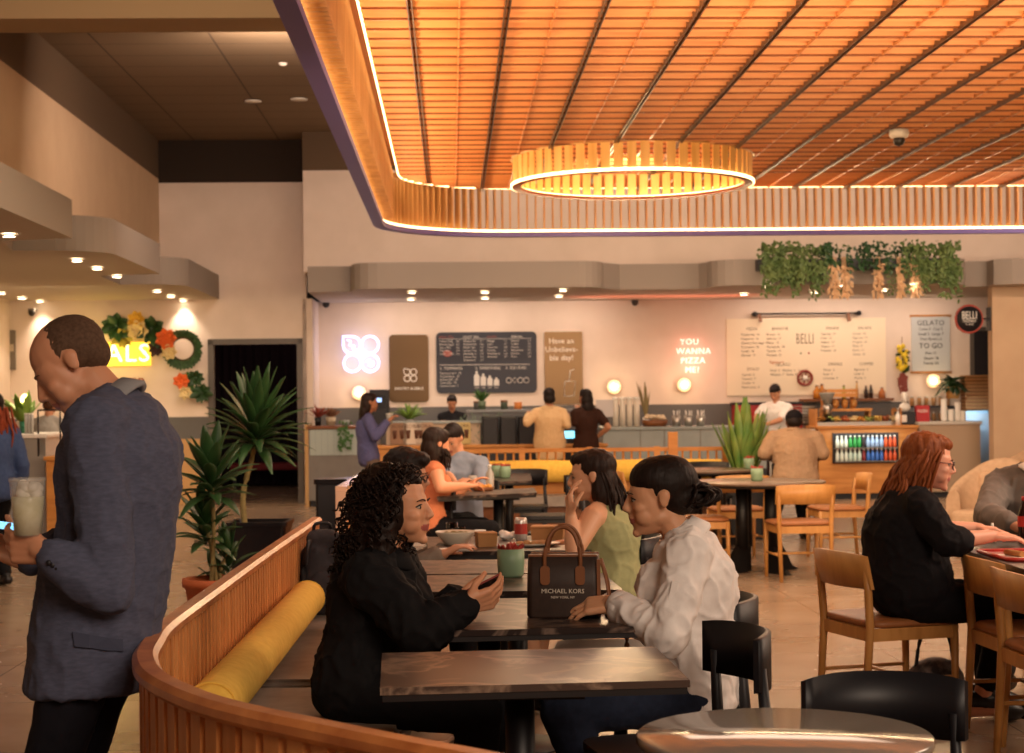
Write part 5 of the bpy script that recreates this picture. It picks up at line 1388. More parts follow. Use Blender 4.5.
# ---- black plywood chair (faces +Y in its own axes)
def black_chair(label, loc, rz, m=None, group=None):
    m = m or M_chb
    t = thing('side_chair', label, 'chair', loc, rz, group)
    mb = MB(); n = 14; R = []
    for i in range(n+1):                                        # curved back panel, thicker in the middle
        a = math.radians(-47 + 94*i/n); cx, cy = .29*math.sin(a), .07-.30*math.cos(a)
        k = 1-.10*(abs(i-n/2)/(n/2))**4
        nx, ny = math.sin(a), -math.cos(a); h0, h1 = .705-.075*k, .705+.085*k
        R.append([(cx, cy, h0), (cx, cy, h1), (cx+nx*.016, cy+ny*.016+0, h1-.004), (cx+nx*.016, cy+ny*.016, h0+.004)])
    mb.rings(R, True, False, True).build('backrest', m, t)
    bm = bmesh.new(); mbs = MB().prism(rrect(.44, .43, .09), .435, .462, 2); shift(mbs, (0, .03, 0)); mbs.build('seat', m, t)
    for q in (-1, 1):
        MB().tube([(q*.19, -.215, 0), (q*.195, -.19, .25), (q*.205, -.18, .46), (q*.19, -.165, .70)], [.013, .017, .018, .014], 10).build('leg', m, t)
        MB().tube([(q*.18, .22, 0), (q*.175, .20, .435)], [.012, .017], 10).build('leg', m, t)
    mb = MB(); mb.bar((-.175, .18, .415), (.175, .18, .415), .03, .03); mb.bar((-.19, -.17, .415), (.19, -.17, .415), .03, .03)
    for q in (-1, 1): mb.bar((q*.18, -.17, .415), (q*.175, .19, .415), .03, .03)
    mb.build('seat_frame', m, t)
    return t
def yaw(dx, dy): return math.atan2(dy, dx) - PI/2
ch = black_chair('black curved-back chair at the near brown marble table, empty', (.46, 4.80, 0), yaw(-1, -.22))
dup(ch, (.545, 5.62, 0), yaw(-1, .03), 'black chair the woman in white sits on')
dup(ch, (.40, 6.75, 0), yaw(-1, .1), 'dark chair at the succulent table, farther of two behind the handbag')
dup(ch, (.42, 6.12, 0), yaw(-1, -.1), 'dark chair at the succulent table, nearer of two behind the handbag')
dup(ch, (.46, 8.15, 0), yaw(-1, .1), 'black chair the woman in the green dress sits on')
dup(ch, (.85, 3.88, 0), yaw(-.06, -1), 'black chair behind the small glossy round table', scale=(.86, 1, .985))
dup(ch, (.36, 12.7, 0), yaw(-1, .1), 'black chair at the right end of the coral woman’s table')
dup(ch, (.30, 14.6, 0), yaw(-1, 0), 'black chair right of the table set with trays')
dup(ch, (-.30, 12.75, 0), yaw(1, .1), 'black chair the woman in coral sits on')
dup(ch, (.10, 15.9, 0), yaw(0, -1), 'black chair behind the trays, backing onto the yellow bolster')
dup(ch, (.62, 11.2, 0), yaw(-1, 0), 'black chair standing alone between the green-dressed woman and the back tables')
dup(ch, (2.77, 17.1, 0), yaw(0.05, 1), 'black chair the man in the beige shirt sits on')
dup(ch, (1.95, 17.25, 0), yaw(0, -1), 'black chair between the round table and the tall-leaved plant')
# ---- wooden chair (faces +Y)
def wood_chair(label, loc, rz, group=None):
    t = thing('wooden_chair', label, 'chair', loc, rz, group)
    mb = MB(); n = 10; R = []
    for i in range(n+1):
        u = -1+2*i/n; x = .235*u; y = -.225-.045*(1-u*u); lean = -.03
        R.append([(x, y, .60), (x, y+lean, .755-.012*abs(u)**3), (x, y+lean+.016, .755-.012*abs(u)**3), (x, y+.016, .60)])
    mb.rings(R, True, False, True).build('backrest', M_ash, t)
    mbs = MB(); R = []
    for z, k in ((.430, .94), (.438, 1), (.452, 1), (.462, .95), (.466, .80)): R.append([(x*k, y*k+.0, z) for x, y in rrect(.46, .44, .08)])
    mbs.rings(R).build('seat', M_lea, t)
    for q in (-1, 1):
        MB().tube([(q*.20, -.245, 0), (q*.205, -.215, .43), (q*.21, -.225, .58), (q*.21, -.238, .70)], [.015, .019, .018, .013], 10).build('leg', M_ash, t)
        MB().tube([(q*.205, .205, 0), (q*.205, .20, .43)], [.014, .019], 10).build('leg', M_ash, t)
        MB().bar((q*.205, -.21, .40), (q*.205, .20, .40), .018, .055).build('side_rail', M_ash, t)
        MB().cyl((q*.205, -.225, .20), (q*.205, .20, .20), .009, n=8).build('stretcher', M_ash, t)
    MB().bar((-.2, .20, .40), (.2, .20, .40), .018, .055).build('front_rail', M_ash, t); MB().bar((-.2, -.215, .40), (.2, -.215, .40), .018, .055).build('back_rail', M_ash, t)
    MB().cyl((-.205, 0, .20), (.205, 0, .20), .009, n=8).build('cross_stretcher', M_ash, t)
    return t
wc = wood_chair('tan wooden chair the red-haired woman sits on', (1.67, 7.70, 0), yaw(.95, .31))
dup(wc, (2.20, 7.25, 0), yaw(1, .10), 'tan wooden chair pushed under the right table, farther of two')
dup(wc, (2.17, 6.70, 0), yaw(1, .06), 'tan wooden chair pushed under the right table, at the picture edge')
dup(wc, (2.24, 13.62, 0), yaw(-.10, 1), 'tan wooden chair seen from behind at the round table')
dup(wc, (1.52, 14.15, 0), yaw(1, .05), 'tan wooden chair at the left of the round table')
dup(wc, (2.86, 15.3, 0), yaw(-1, -.1), 'tan wooden chair seen from the side, right behind the round table')
dup(wc, (1.98, 15.35, 0), yaw(-.1, 1), 'tan wooden chair between the two round tables')
dup(wc, (1.25, 16.4, 0), yaw(1, .1), 'tan wooden chair left of the farther round table')

# ---- second slatted bench, far left, and the far yellow banquette with spindle rail
def straight_bench(label, a, b, back, zt=.85, seat_m=M_seat, slat_m=M_bslat, rail_m=M_rail):
    a, b, back = V(a), V(b), V(back).normalized(); t = thing('banquette_bench', label, 'bench', a); L = b-a; u = L.normalized()
    MB().bar(V((0, 0, zt-.02)), L+V((0, 0, zt-.02)), .075, .045).build('top_rail', rail_m, t)
    mb = MB(); k = 0
    while k < L.length: mb.bar(u*k + V((0, 0, .06)), u*k + V((0, 0, zt-.04)), .045, .02, up=back.cross(V((0, 0, 1)))); k += .06
    mb.build('slat_back', slat_m, t)
    f = -back
    q = [f*.03, L+f*.03, L+f*.55, f*.55]
    MB().prism([(p.x, p.y) for p in q], .36, .46, 2).build('seat_cushion', seat_m, t)
    q = [f*.06+u*.02, L+f*.06-u*.02, L+f*.48-u*.02, f*.48+u*.02]
    MB().prism([(p.x, p.y) for p in q], .0, .36, 2).build('seat_base', mat('bench_base', '#3a2418', .6), t)
    e = MB(); e.bar(V((0, 0, 0)), V((0, 0, zt-.03)), .07, .05); e.build('end_post', rail_m, t)
    return t
pA = Pz(341, 487, .86); pB = Pz(388, 460.5, .86)
straight_bench('farther slat-backed bench with a top rail paled by reflected light, behind the seated man', (pA.x, pA.y, 0), (pB.x, pB.y, 0), V((-1, 0, 0)), .86, rail_m=mat('rail_pale_reflection', '#c9a48c', .25, coat=.5))  # pale rail tone paints the neon reflection onto the wood
sA = Pd(455, 452, 18.2); sB = Pd(742, 449, 18.0)
rl = thing('spindle_rail', 'low oak spindle railing in front of the back counters', 'railing', (sA.x, sA.y, 0)); L_ = V((sB.x-sA.x, sB.y-sA.y, 0))
MB().bar(V((0, 0, .90)), L_+V((0, 0, .90)), .05, .04).build('top_rail', M_oak, rl); MB().bar(V((0, 0, .50)), L_+V((0, 0, .50)), .05, .04).build('lower_rail', M_oak, rl)
ns = 34
for k in range(ns+1):
    p = L_*(k/ns)
    if k % 8 == 0: MB().bar(p, p+V((0, 0, .93)), .06, .06).build('post', M_oak, rl)
    else: MB().cyl(p+V((0, 0, .5)), p+V((0, 0, .89)), .012, n=8).build('spindle', M_oak, rl)
MB().prism([(L_.x*.76-.05, L_.y-.02), (L_.x*.76+.05, L_.y-.02), (L_.x*.76+.05, L_.y+.02), (L_.x*.76-.05, L_.y+.02)], .0, 1.08, 2).build('tall_post', M_oak, rl)
for (a, b, lab) in ((470, 596, 'yellow bolster along the spindle railing, left of the green-dressed woman’s head'), (603, 722, 'yellow bolster along the spindle railing, above the bun of the woman in white')):
    A, B = Pd(a, 466, 17.72), Pd(b, 463.5, 17.6); A.z = B.z = .70
    bo = thing('bolster_cushion', lab, 'cushion', A, 0, None); L_ = B-A; x_, y_ = frame_from(L_); R = []
    for t, r in ((0, .02), (.004, .08), (.015, .105), (.5, .115), (.985, .105), (.996, .08), (1, .02)): R.append([L_*t + x_*math.cos(2*PI*k/20)*r + y_*math.sin(2*PI*k/20)*r for k in range(20)])
    MB().rings(R).build('felt_cover', M_yel, bo)
    for t in (.01, .99): MB().tube([L_*t + x_*math.cos(2*PI*k/20)*.104 + y_*math.sin(2*PI*k/20)*.104 for k in range(20)], .005, 6, closed=True).build('piping', M_yel, bo)
A, B = Pd(462, 470, 17.85), Pd(725, 466, 17.75)
fb = thing('banquette_bench', 'far banquette below the yellow bolsters at the spindle railing', 'bench', (A.x, A.y, 0)); L_ = V((B.x-A.x, B.y-A.y, 0))
MB().prism([(0, 0), (L_.x, L_.y), (L_.x, L_.y-.5), (0, -.5)], .36, .46, 2).build('seat_cushion', M_seat, fb); MB().prism([(0.02, -.02), (L_.x-.02, L_.y-.02), (L_.x-.02, L_.y-.44), (0.02, -.44)], 0, .36, 2).build('seat_base', M_oakd, fb)
MB().prism([(0, .02), (L_.x, L_.y+.02), (L_.x, L_.y+.0), (0, 0)], .46, .62, 2).build('back_panel', M_oak, fb)

# ---- armchairs on the right
def armchair(label, loc, rz, m):
    t = thing('armchair', label, 'armchair', loc, rz)
    MB().box((-.32, -.26, .20), (.32, .36, .42), .05, seg=3).build('seat_cushion', m, t)
    R = []; n = 20
    for i in range(n+1):                                         # wrap-around back and arms in one shell
        a = math.radians(-112+224*i/n); k = math.cos(a*.72)**2; z1 = .60+.30*k
        c = V((math.sin(a)*.40, -math.cos(a)*.36+.02, 0)); nn = V((math.sin(a), -math.cos(a), 0)); w = .075
        R.append([c-nn*w*.8+V((0, 0, .16)), c-nn*w+V((0, 0, .35)), c-nn*w*.8+V((0, 0, z1-.05)), c-nn*w*.2+V((0, 0, z1)), c+nn*w*.5+V((0, 0, z1-.02)), c+nn*w+V((0, 0, z1-.10)), c+nn*w+V((0, 0, .3)), c+nn*w*.7+V((0, 0, .16))])
    MB().rings(R).build('backrest', m, t)
    MB().box((-.24, -.30, .44), (.24, -.16, .76), .05, seg=3).build('back_cushion', m, t)
    for x, y in ((-.27, -.25), (.27, -.25), (-.27, .3), (.27, .3)): MB().cyl((x, y, 0), (x*.95, y*.95, .2), .012, .02, 8).build('leg', M_oakd, t)
    return t
M_arm = mat('armchair_beige', '#bfa083', .8, kind='noise', col2='#b29477', scale=20, bump=.1)
a_ = armchair('beige armchair between the red-haired woman and the man in grey', ((992-512)/F_PX*15.6, 15.6, 0), yaw(-.6, -.8), M_arm)
a_.scale = (.86, .9, .95)
armchair('second beige armchair farther back, against the tan wall end', ((1022-512)/F_PX*18.2, 18.2, 0), yaw(-1, -.5), M_arm)

# ---- planters
def square_pot(label, loc, w0, w1, h, m, name='planter', cat='planter', rz=.0):
    t = thing(name, label, cat, loc, rz); R = []
    for z, k in ((0, w0), (h-.03, w1), (h-.03, w1+.02), (h, w1+.02), (h, w1-.03), (h-.06, w1-.04)): R.append([(x*k, y*k, z) for x, y in rrect(1, 1, .08, 3)])
    MB().rings(R, True, False, False).build('pot', m, t)
    return t
def rosette(mb, c, axis, n, L, w, seed, droop=.35):
    gg = random.Random(seed); axis = V(axis).normalized(); x, y = frame_from(axis)
    for i in range(n):
        a = i*2.39996; el = .12 + 1.25*(i/n)**.8                     # young leaves stand up, old ones spread
        d = axis*math.cos(el) + (x*math.cos(a)+y*math.sin(a))*math.sin(el)
        leafshape(mb, V(c) - axis*.16*(i/n), d, axis, L*(.65+.45*math.sin(PI*min(1, .25+i/n*.7)))*gg.uniform(.85, 1.1), w*gg.uniform(.85, 1.1), droop*(i/n)*gg.uniform(.7, 1.3), 7)
M_soil = mat('soil', '#5a4a3c', .95, kind='noise', col2='#8a7a6a', scale=60)
bp = Pd(259, 400, 12.2)
sp = square_pot('black square planter holding the tall dracaena behind the front bench', (bp.x, 12.2, 0), .32, .41, .60, M_blk2, 'planter')
MB().prism(rrect(.36, .36, .03, 3), .535, .55, 2).build('soil', M_soil, sp)
tp = thing('dracaena_plant', 'tall dracaena with one high leafy head in the black planter', 'plant', (bp.x-.10, 12.15, .55))
hb = Pd(256, 428, 12.2) - V((bp.x-.10, 12.15, .55)); b0 = V((0, 0, 0))
MB().tube(crom([b0, hb*.35+V((-.04, 0, 0)), hb*.75, hb], 6), [.022, .022, .021, .021, .02, .02, .02, .02, .019, .019, .018, .018, .018, .018, .017, .017, .017, .016, .016], 8).build('stem', mat('cane', '#8a7a4a', .8, kind='noise', col2='#6e6038', scale=30), tp)
mb = MB(); rosette(mb, hb, (.1, -.1, 1), 70, .47, .040, 1, .6); mb.build('leaves', mat('dracaena_green', '#31522a', .42, kind='noise', col2='#1f3c1a', scale=5), tp)
pp = Pd(214, 400, 10.6); zp = .36
tc = thing('planter', 'terracotta round pot just behind the front bench rail', 'planter', (pp.x, 10.6, 0))
M_ter = mat('terracotta', '#a8552c', .7)
MB().lathe([(.001, 0), (.13, 0), (.19, zp-.05), (.205, zp-.05), (.205, zp), (.18, zp), (.17, zp-.06)], n=28).build('pot', M_ter, tc); MB().lathe([(.001, zp-.07), (.172, zp-.06), (.172, zp-.05), (.001, zp-.05)], n=24).build('soil', M_soil, tc)
dp = thing('dracaena_plant', 'lower dracaena with several leafy heads in the terracotta pot', 'plant', (pp.x, 10.6, zp-.05)); o_ = V((pp.x, 10.6, zp-.05))
for k, ((hx, hy), n, L, w, sd) in enumerate((((211, 474), 34, .34, .034, 3), ((205, 521), 26, .27, .030, 4), ((228, 555), 16, .22, .026, 5), ((216, 575), 14, .2, .024, 6))):
    h_ = Pd(hx, hy, 10.6 + .1*(k-1)) - o_
    MB().tube(crom([V((.03*(k-1), .02*k, 0)), V((h_.x*.3, h_.y*.5, h_.z*.5)), h_], 5), .013, 8).build('stem', mat('cane', '#8a7a4a', .8), dp)
    mb = MB(); rosette(mb, h_, (.0, -.1, 1), n, L, w*1.25, sd, .5); mb.build('leaves', mat('dracaena_green', '#3d6230', .42), dp)
# black bin behind the bench end
bb = Pd(333, 400, 15.5); t = thing('litter_bin', 'black square litter bin beside the grey counter, behind the bench', 'bin', (bb.x, 15.5, 0))
MB().prism(rrect(.30, .30, .03), 0, .70, 2).build('bin_body', M_black, t); MB().prism(rrect(.33, .33, .03), .70, .745, 2).build('lid', M_blk2, t)
# tall pointed plant at the end of the railing
ap = Pd(742, 400, 17.6); t = square_pot('black trough planter at the right end of the spindle railing', (ap.x, 17.55, 0), .34, .42, .60, M_black)
MB().prism(rrect(.37, .37, .03, 3), .53, .545, 2).build('soil', M_soil, t)
ag = thing('agave_plant', 'upright sword-leaved green plant before the pizza counter', 'plant', (ap.x, 17.55, .545)); mb = MB(); gg = random.Random(21)
for i in range(22):
    a = gg.uniform(0, 6.28); sp_ = .05+.50*(i/22); L = .88-.22*(i/22)
    leafshape(mb, (.05*math.cos(a), .05*math.sin(a), 0), (math.cos(a)*sp_, math.sin(a)*sp_*.7, 1), (-math.cos(a), -math.sin(a), .3), L*gg.uniform(.85, 1.1), .064, .10*sp_, 7)
mb.build('leaves', mat('agave_green', '#4a7a34', .45, kind='noise', col2='#8a9a4c', scale=5), ag)
# ================================================================ the people
def cloth(n, c, c2=None, rough=.85, sc=40, bump=.12): return mat('cloth_'+n, c, rough, kind='noise', col2=c2 or c, scale=sc, bump=bump, spec=.2)
def hairm(n, c, c2=None): return mat('hair_'+n, c, .55, kind='noise', col2=c2 or c, scale=30, stretch=(4, 4, .4), bump=.3, spec=.25)
M_shoe = mat('shoe_black', '#141214', .4)
def shoes(p, m=None, g=.006, heel=0, name='shoe'):
    for i in (0, 1):
        mb = MB(); p.foot(mb, i, g, heel); p.child(name, remesh(mb, .008, 2), m or M_shoe)
def trousers(p, m, g=.010, f=.97, flare=.004, vox=.009, t1=.24, fold=.004):
    p.garment('trousers', m, lambda mb: (p.torso(mb, g, t0=-.12, t1=t1), p.leg(mb, 0, g, f, flare), p.leg(mb, 1, g, f, flare)), vox, fold)
def top(p, m, g=.014, sleeve=.94, t0=-.06, t1=.985, vox=.009, fold=.005, name='shirt', extra=None, sg=None):
    def f(mb):
        p.torso(mb, g, t0=t0, t1=t1); p.shoulders(mb, g*.8)
        if sleeve:
            for i in (0, 1): p.arm(mb, i, sg or g, sleeve)
        if extra: extra(mb)
    return p.garment(name, m, f, vox, fold)
def collar(p, m, r=.062, h=.05, g=.0, name='collar', tilt=.02, open_=.0):
    """a folded collar standing round the neck"""
    ax = (p.H(0, -.02, -.06)-p.neck).normalized(); x = (p.shR - ax*p.shR.dot(ax)).normalized(); y = ax.cross(x); n = 28; R = []
    for i in range(n+1):
        a = math.radians(-90+12 + (360-24)*i/n) if open_ else 2*PI*i/n
        e = x*math.cos(a) + y*math.sin(a)*-1
        if open_: e = -(-p.back)*0 + x*math.cos(a) + y*math.sin(a)
        b = p.neck + ax*(-.012)
        r1, r2 = (r+.012)*p.k, r*p.k
        R.append([b + e*r1, b + e*r2 + ax*h, b + e*(r2+.006) + ax*h, b + e*(r1+.022) + ax*(h*.12), b + e*(r1+.018) - ax*.004])
    mb = MB().rings(R, True, False, True)
    return p.child(name, mb, m)
def hair_tail(p, mb, n, start, path, spread, r, seed, wob=.012):
    """locks that start round `start` (head coordinates) and follow `path` (head coordinates)"""
    gg = random.Random(seed)
    for i in range(n):
        ox, oy = gg.gauss(0, 1)*spread[0], gg.gauss(0, 1)*spread[1]
        ph = gg.uniform(0, 6.28); pts = []
        for k, (x, y, z) in enumerate(path):
            u = 1+.25*k*gg.uniform(.2, 1)
            pts.append(p.H(x+ox*u+wob*math.sin(ph+k*1.9)*min(k, 1), y+oy*u+wob*math.cos(ph+k*1.6)*min(k, 1), z+gg.uniform(-.012, .012)*(k > 0)))
        c = crom(pts, 4); m_ = len(c)
        mb.tube(c, [r*(.5+.7*math.sin(PI*min(1, .15+.85*j/(m_-1)))) for j in range(m_)], 6)

# ---- 1 the man with the cup
d = 4.38
p = Person(Pd(104, 607, d), Pd(117, 405, d), Pd(71, 367, d), (-.80, -.14, -.60), (-1, .12, 0), hup=(-.5, 0, .8), sex='m', shw=.178,
           wrists=(Pd(46, 551, 4.12), Pd(24, 560, 4.50)), elbows=(Pd(110, 592, 4.16), None), poles=(None, (.4, .3, -1)),
           hand_dir=((-.93, .25, .10), (-.9, -.1, .5)), palm=((.15, 1, .2), (0, -.5, .8)), curl=(.95, .7), hk=1.02)
m1 = p
p.body('person', skin('#c98f6e'), '#a8695a', .0055)
tag(p.obj, 'man in a blue-grey jacket looking down at his phone, holding a pale drink, left', 'person')
p.eyes('#3a2a20', '#5a3c28', dy=-.008)
M_jkt = mat('jacket_weave', '#50546a', .9, kind='noise', col2='#44485c', scale=45, bump=.15, stretch=(1, 1, 3))
def hem(mb):
    cs, ws, ds = [], [], []
    for z, w, dd, xo in ((1.05, .185, .148, 0), (.95, .192, .155, -.01), (.85, .200, .160, -.022), (.715, .200, .158, -.036)):
        cs.append(V((p.pel.x+xo, p.pel.y, z))); ws.append(w); ds.append(dd)
    loft_ell(mb, cs, [p.hipR]*4, [V((0, 0, 1)).cross(p.hipR)]*4, ws, ds, 28, .06)
top(p, M_jkt, .026, .95, -.05, .965, .0085, .0065, 'jacket', hem, .020)
top(p, cloth('shirt_grey', '#8b8a8c'), .016, 0, .3, 1.0, .010, 0, 'shirt')
collar(p, cloth('shirt_grey', '#8b8a8c'), .058, .048, name='shirt_collar')
# jacket collar and lapels, cuff buttons
ax = (p.H(0, -.02, -.06)-p.neck).normalized()
mb = MB(); R = []
for i in range(25):
    a = math.radians(-10 + 200*i/24); e = p.shR*math.cos(a) + p.back*math.sin(a)
    b = p.neck - V((0, 0, .022)); R.append([b + e*.098 - V((0, 0, .03)), b + e*.072 + V((0, 0, .03)), b + e*.080 + V((0, 0, .032)), b + e*.112 - V((0, 0, .028))])
mb.rings(R, True, False, True); p.child('jacket_collar', mb, M_jkt)
mb = MB()
for k in range(3):
    q = m1.arms[0][2].lerp(m1.arms[0][1], .12+.06*k); mb.ell(q + V((.0, -.046, -.012)), (.007, .004, .007), 8, 6)
p.child('cuff_buttons', mb, M_black)
jk = [c for c in p.obj.children if c.name.startswith('jacket')][0]
def onto(o, px, py, lift=.010):
    a = V((0, 0, HZ)); b = Pd(px, py, 4.0); off = p.root; dirn = (b-a).normalized()
    hit, loc, nrm, _ = o.ray_cast(a-off, dirn)
    return (loc + nrm*lift + off) if hit else Pd(px, py, 4.2)
def patch(name, pts_, m):
    mb = MB(); q = [onto(jk, *c) for c in pts_]; n_ = len(q)
    back_ = [v + (v-V((0, 0, HZ))).normalized()*.012 for v in q]
    mb.add(q+back_, [list(range(n_))] + [list(range(n_, 2*n_))[::-1]] + [[k, (k+1) % n_, n_+(k+1) % n_, n_+k] for k in range(n_)])
    p.child(name, mb, m)
bpy.context.view_layer.update()
patch('pocket_flap', [(74, 632), (90, 635), (106, 637), (120, 639), (120, 651), (106, 650), (90, 648), (75, 646)], mat('jacket_trim', '#3e4256', .9))
trousers(p, cloth('navy_dark', '#16161e'), .012)
shoes(p)
p.cap('hair', mat('hair_brown_short', '#46301f', .85, kind='noise', col2='#5a4130', scale=120), lambda mb, E: (E((0, -.026, .040), (.0768, .0915, .0805)), E((0, -.058, -.005), (.062, .050, .046))), .006, .0015, 140)

# ---- 2 the curly-haired woman
d = 5.38
p = Person(Pd(360, 684, d), Pd(386, 560, d), Pd(399, 508, d), (.965, -.26, .02), (.97, -.22, 0), sex='f', k=.98, hk=1.05,
           wrists=(Pd(457, 598, 5.50), Pd(464, 606, 5.22)), elbows=(None, Pd(420, 632, 5.14)), poles=((-.2, .6, -1), None),
           ankles=(V((-.17, 5.45, .09)), V((-.12, 5.10, .09))), kpoles=((.7, 0, 1), (.7, 0, 1)),
           hand_dir=((.95, -.2, .0), (.93, .2, .25)), palm=((.1, -.7, .7), (-.1, .8, .5)), curl=(.75, .8))
p.body('person', skin('#cf9470'), '#a85a50', .0048)
tag(p.obj, 'woman with big dark curly hair in a black jacket, holding a red-cased phone', 'person')
p.eyes('#20120c', '#1a100c')
M_bj = cloth('black_jacket', '#100f11', '#151416')
top(p, M_bj, .026, .955, -.14, .955, .008, .012, 'jacket', None, .027)
collar(p, M_bj, .064, .05, name='jacket_collar')
trousers(p, cloth('black_trousers', '#0f0e11'), .014)
shoes(p)
# curls: a core and many helical locks around it
hm = hairm('black_curly', '#1c110d', '#24160f')
p.cap('hair', hm, lambda mb, E: (E((0, -.022, .080), (.072, .092, .050)), E((0, -.040, .050), (.096, .098, .090)), E((0, -.070, -.02), (.105, .085, .10)), E((0, -.085, -.11), (.110, .080, .09)), E((.065, -.02, .0), (.035, .055, .10)), E((-.065, -.02, .0), (.035, .055, .10)),
      E((.078, -.035, -.09), (.034, .05, .08)), E((-.078, -.035, -.09), (.034, .05, .08)), E((0, -.105, -.20), (.10, .06, .09))), .009, .012, 42, (1, 1, 1))
mb = MB(); gg = random.Random(31)
for i in range(860):
    while True:
        x, y, z = gg.uniform(-1, 1), gg.uniform(-1, 1), gg.uniform(-1, 1)
        L = math.sqrt(x*x+y*y+z*z)
        if .2 < L < 1: break
    x, y, z = x/L, y/L, z/L
    low = gg.random(); 
    cy, cz, rx_, ry_, rz_ = (-.018, .082, .080, .098, .056) if low < .10 else (-.025, .055, .094, .108, .088) if low < .44 else (-.072, -.035, .114, .092, .118) if low < .72 else (-.10, -.15, .118, .080, .115)
    a = V((x*rx_, cy+y*ry_, cz+z*rz_))
    if a.y > .050 and a.z < .078: continue                               # keep the face free
    if a.y > .022 and a.z < .045: continue
    L = gg.uniform(.035, .075); r = gg.uniform(.005, .010); ph = gg.uniform(0, 6.28); dr = V((x*.55, y*.45-.15, -.75 if z < .5 else -.35)).normalized()
    if a.y > .040: dr = V((x*.8, -.5, .1)).normalized()
    ux, uy = frame_from(dr); pts = []
    for k in range(12):
        t = k/11; q = a + dr*L*t + (ux*math.cos(ph+t*12) + uy*math.sin(ph+t*12))*r
        pts.append(p.H(*q))
    mb.tube(pts, [.0022]*2+[.0030]*8+[.0026, .0016], 4)
p.child('curls', mb, hm)

# ---- 3 the woman in the white shirt
d = 5.45
p = Person(Pd(692, 681, d), Pd(685, 540, d), Pd(658, 498, d), (-1, .04, -.10), (-.98, .1, 0), sex='f', k=1.02, hk=1.03,
           wrists=(Pd(616, 603, 5.36), Pd(604, 606, 5.62)), elbows=(Pd(668, 638, 5.16), None), poles=(None, (.3, .6, -1)),
           ankles=(V((.30, 5.18, .09)), V((.26, 5.55, .09))), kpoles=((-.7, 0, 1), (-.7, 0, 1)),
           hand_dir=((-.96, .22, -.12), (-.95, -.2, -.1)), palm=((0, .5, -.9), (0, -.5, -.9)), curl=(.45, .5))
p.body('person', skin('#cc9672'), '#b0685c', .0048)
tag(p.obj, 'smiling woman in a white shirt and jeans with a dark low bun', 'person')
p.eyes('#20120c', '#1a100c')
M_ws = cloth('white_shirt', '#ece6e2', '#e4dcd7', .8, 30)
top(p, M_ws, .022, .92, -.17, .965, .0065, .0105, 'shirt', None, .019)
collar(p, M_ws, .060, .060, name='shirt_collar')
for i in (0, 1):
    e_, w_ = p.arms[i][1], p.arms[i][2]; u_ = (w_-e_).normalized(); a_ = e_.lerp(w_, .80); x_, y_ = frame_from(u_); mb = MB(); R = []
    for t_, r_ in ((0, .044), (.003, .049), (.048, .046), (.051, .041)): R.append([a_ + u_*t_ + x_*math.cos(2*PI*k/24)*r_ + y_*math.sin(2*PI*k/24)*r_ for k in range(24)])
    mb.rings(R, True); p.child('cuff', mb, M_ws)
mb = MB()                                                        # sleeve tab with button
q = p.arms[0][0].lerp(p.arms[0][1], .40); mb.bar(q+V((-.02, -.072, .035)), q+V((-.035, -.076, -.03)), .02, .006, up=V((0, -1, 0))); p.child('sleeve_tab', mb, M_ws)
mb = MB().tube([p.arms[0][2] + V((.016*0, .034*math.cos(a), .030*math.sin(a))) for a in [2*PI*k/18 for k in range(18)]], .006, 8, closed=True); p.child('bracelet', mb, mat('steel', '#b9b4ac', .28, metal=.9))
trousers(p, cloth('jeans_dark', '#1c2334', '#232b3e'), .012)
shoes(p)
hm = hairm('black', '#18100d', '#211510')
p.cap('hair', hm, lambda mb, E: (E((0, -.006, .060), (.0785, .0875, .067)), E((0, -.030, .045), (.0805, .098, .0835)), E((0, -.060, .0), (.068, .062, .062)), E((0, -.118, -.005), (.040, .034, .038)), E((0, -.128, .012), (.026, .022, .026))), .0050, .0012, 90, (1, .35, 1), 8)
mb = MB(); hair_tail(p, mb, 26, None, [(0, -.10, .01), (.0, -.135, .02), (0, -.15, -.005), (0, -.128, -.03), (0, -.10, -.02)], (.022, .012), .005, 2, .01)
p.child('hair_locks', mb, hm)

# ---- 4 woman in the green sleeveless dress
d = 7.98
p = Person(Pd(620, 593, d), Pd(603, 507, d), Pd(590, 477, d), (-.97, .08, -.10), (-.86, .42, 0), sex='f', k=1.0,
           wrists=(Pd(571, 516, 7.78), Pd(560, 545, 8.2)), elbows=(Pd(574, 552, 7.70), None), poles=(None, (.3, .5, -1)),
           ankles=(V((.10, 7.9, .09)), V((.10, 8.25, .09))), kpoles=((-.7, .2, 1), (-.7, .2, 1)),
           hand_dir=((-.1, .15, 1), (-.95, 0, -.05)), palm=((.9, .2, .2), (0, 0, -1)), curl=(.7, .4))
p.body('person', skin('#cf9c7a'), '#a8695c', .0065)
tag(p.obj, 'woman in a pale green sleeveless dress resting her chin on her hand', 'person')
p.eyes()
M_gd = cloth('green_dress', '#a9aa7c', '#9ea074')
p.garment('dress', M_gd, lambda mb: (p.torso(mb, .016, t0=-.12, t1=.93), p.torso(mb, .010, t0=.3, t1=.96)), .009, .008)
p.garment('skirt', M_gd, lambda mb: (p.torso(mb, .016, t0=-.12, t1=.2), p.leg(mb, 0, .03, .5), p.leg(mb, 1, .03, .5)), .01, .005)
shoes(p)
hm = hairm('dark_brown', '#20130e', '#2a1a12')
p.cap('hair', hm, lambda mb, E: (E((0, -.004, .084), (.066, .090, .044)), E((0, -.030, .045), (.082, .100, .086)), E((0, -.070, -.03), (.078, .060, .090)), E((0, -.085, -.12), (.078, .045, .09)), E((.05, -.05, -.07), (.036, .05, .10)), E((-.05, -.05, -.07), (.036, .05, .10))), .007, .005, 70)
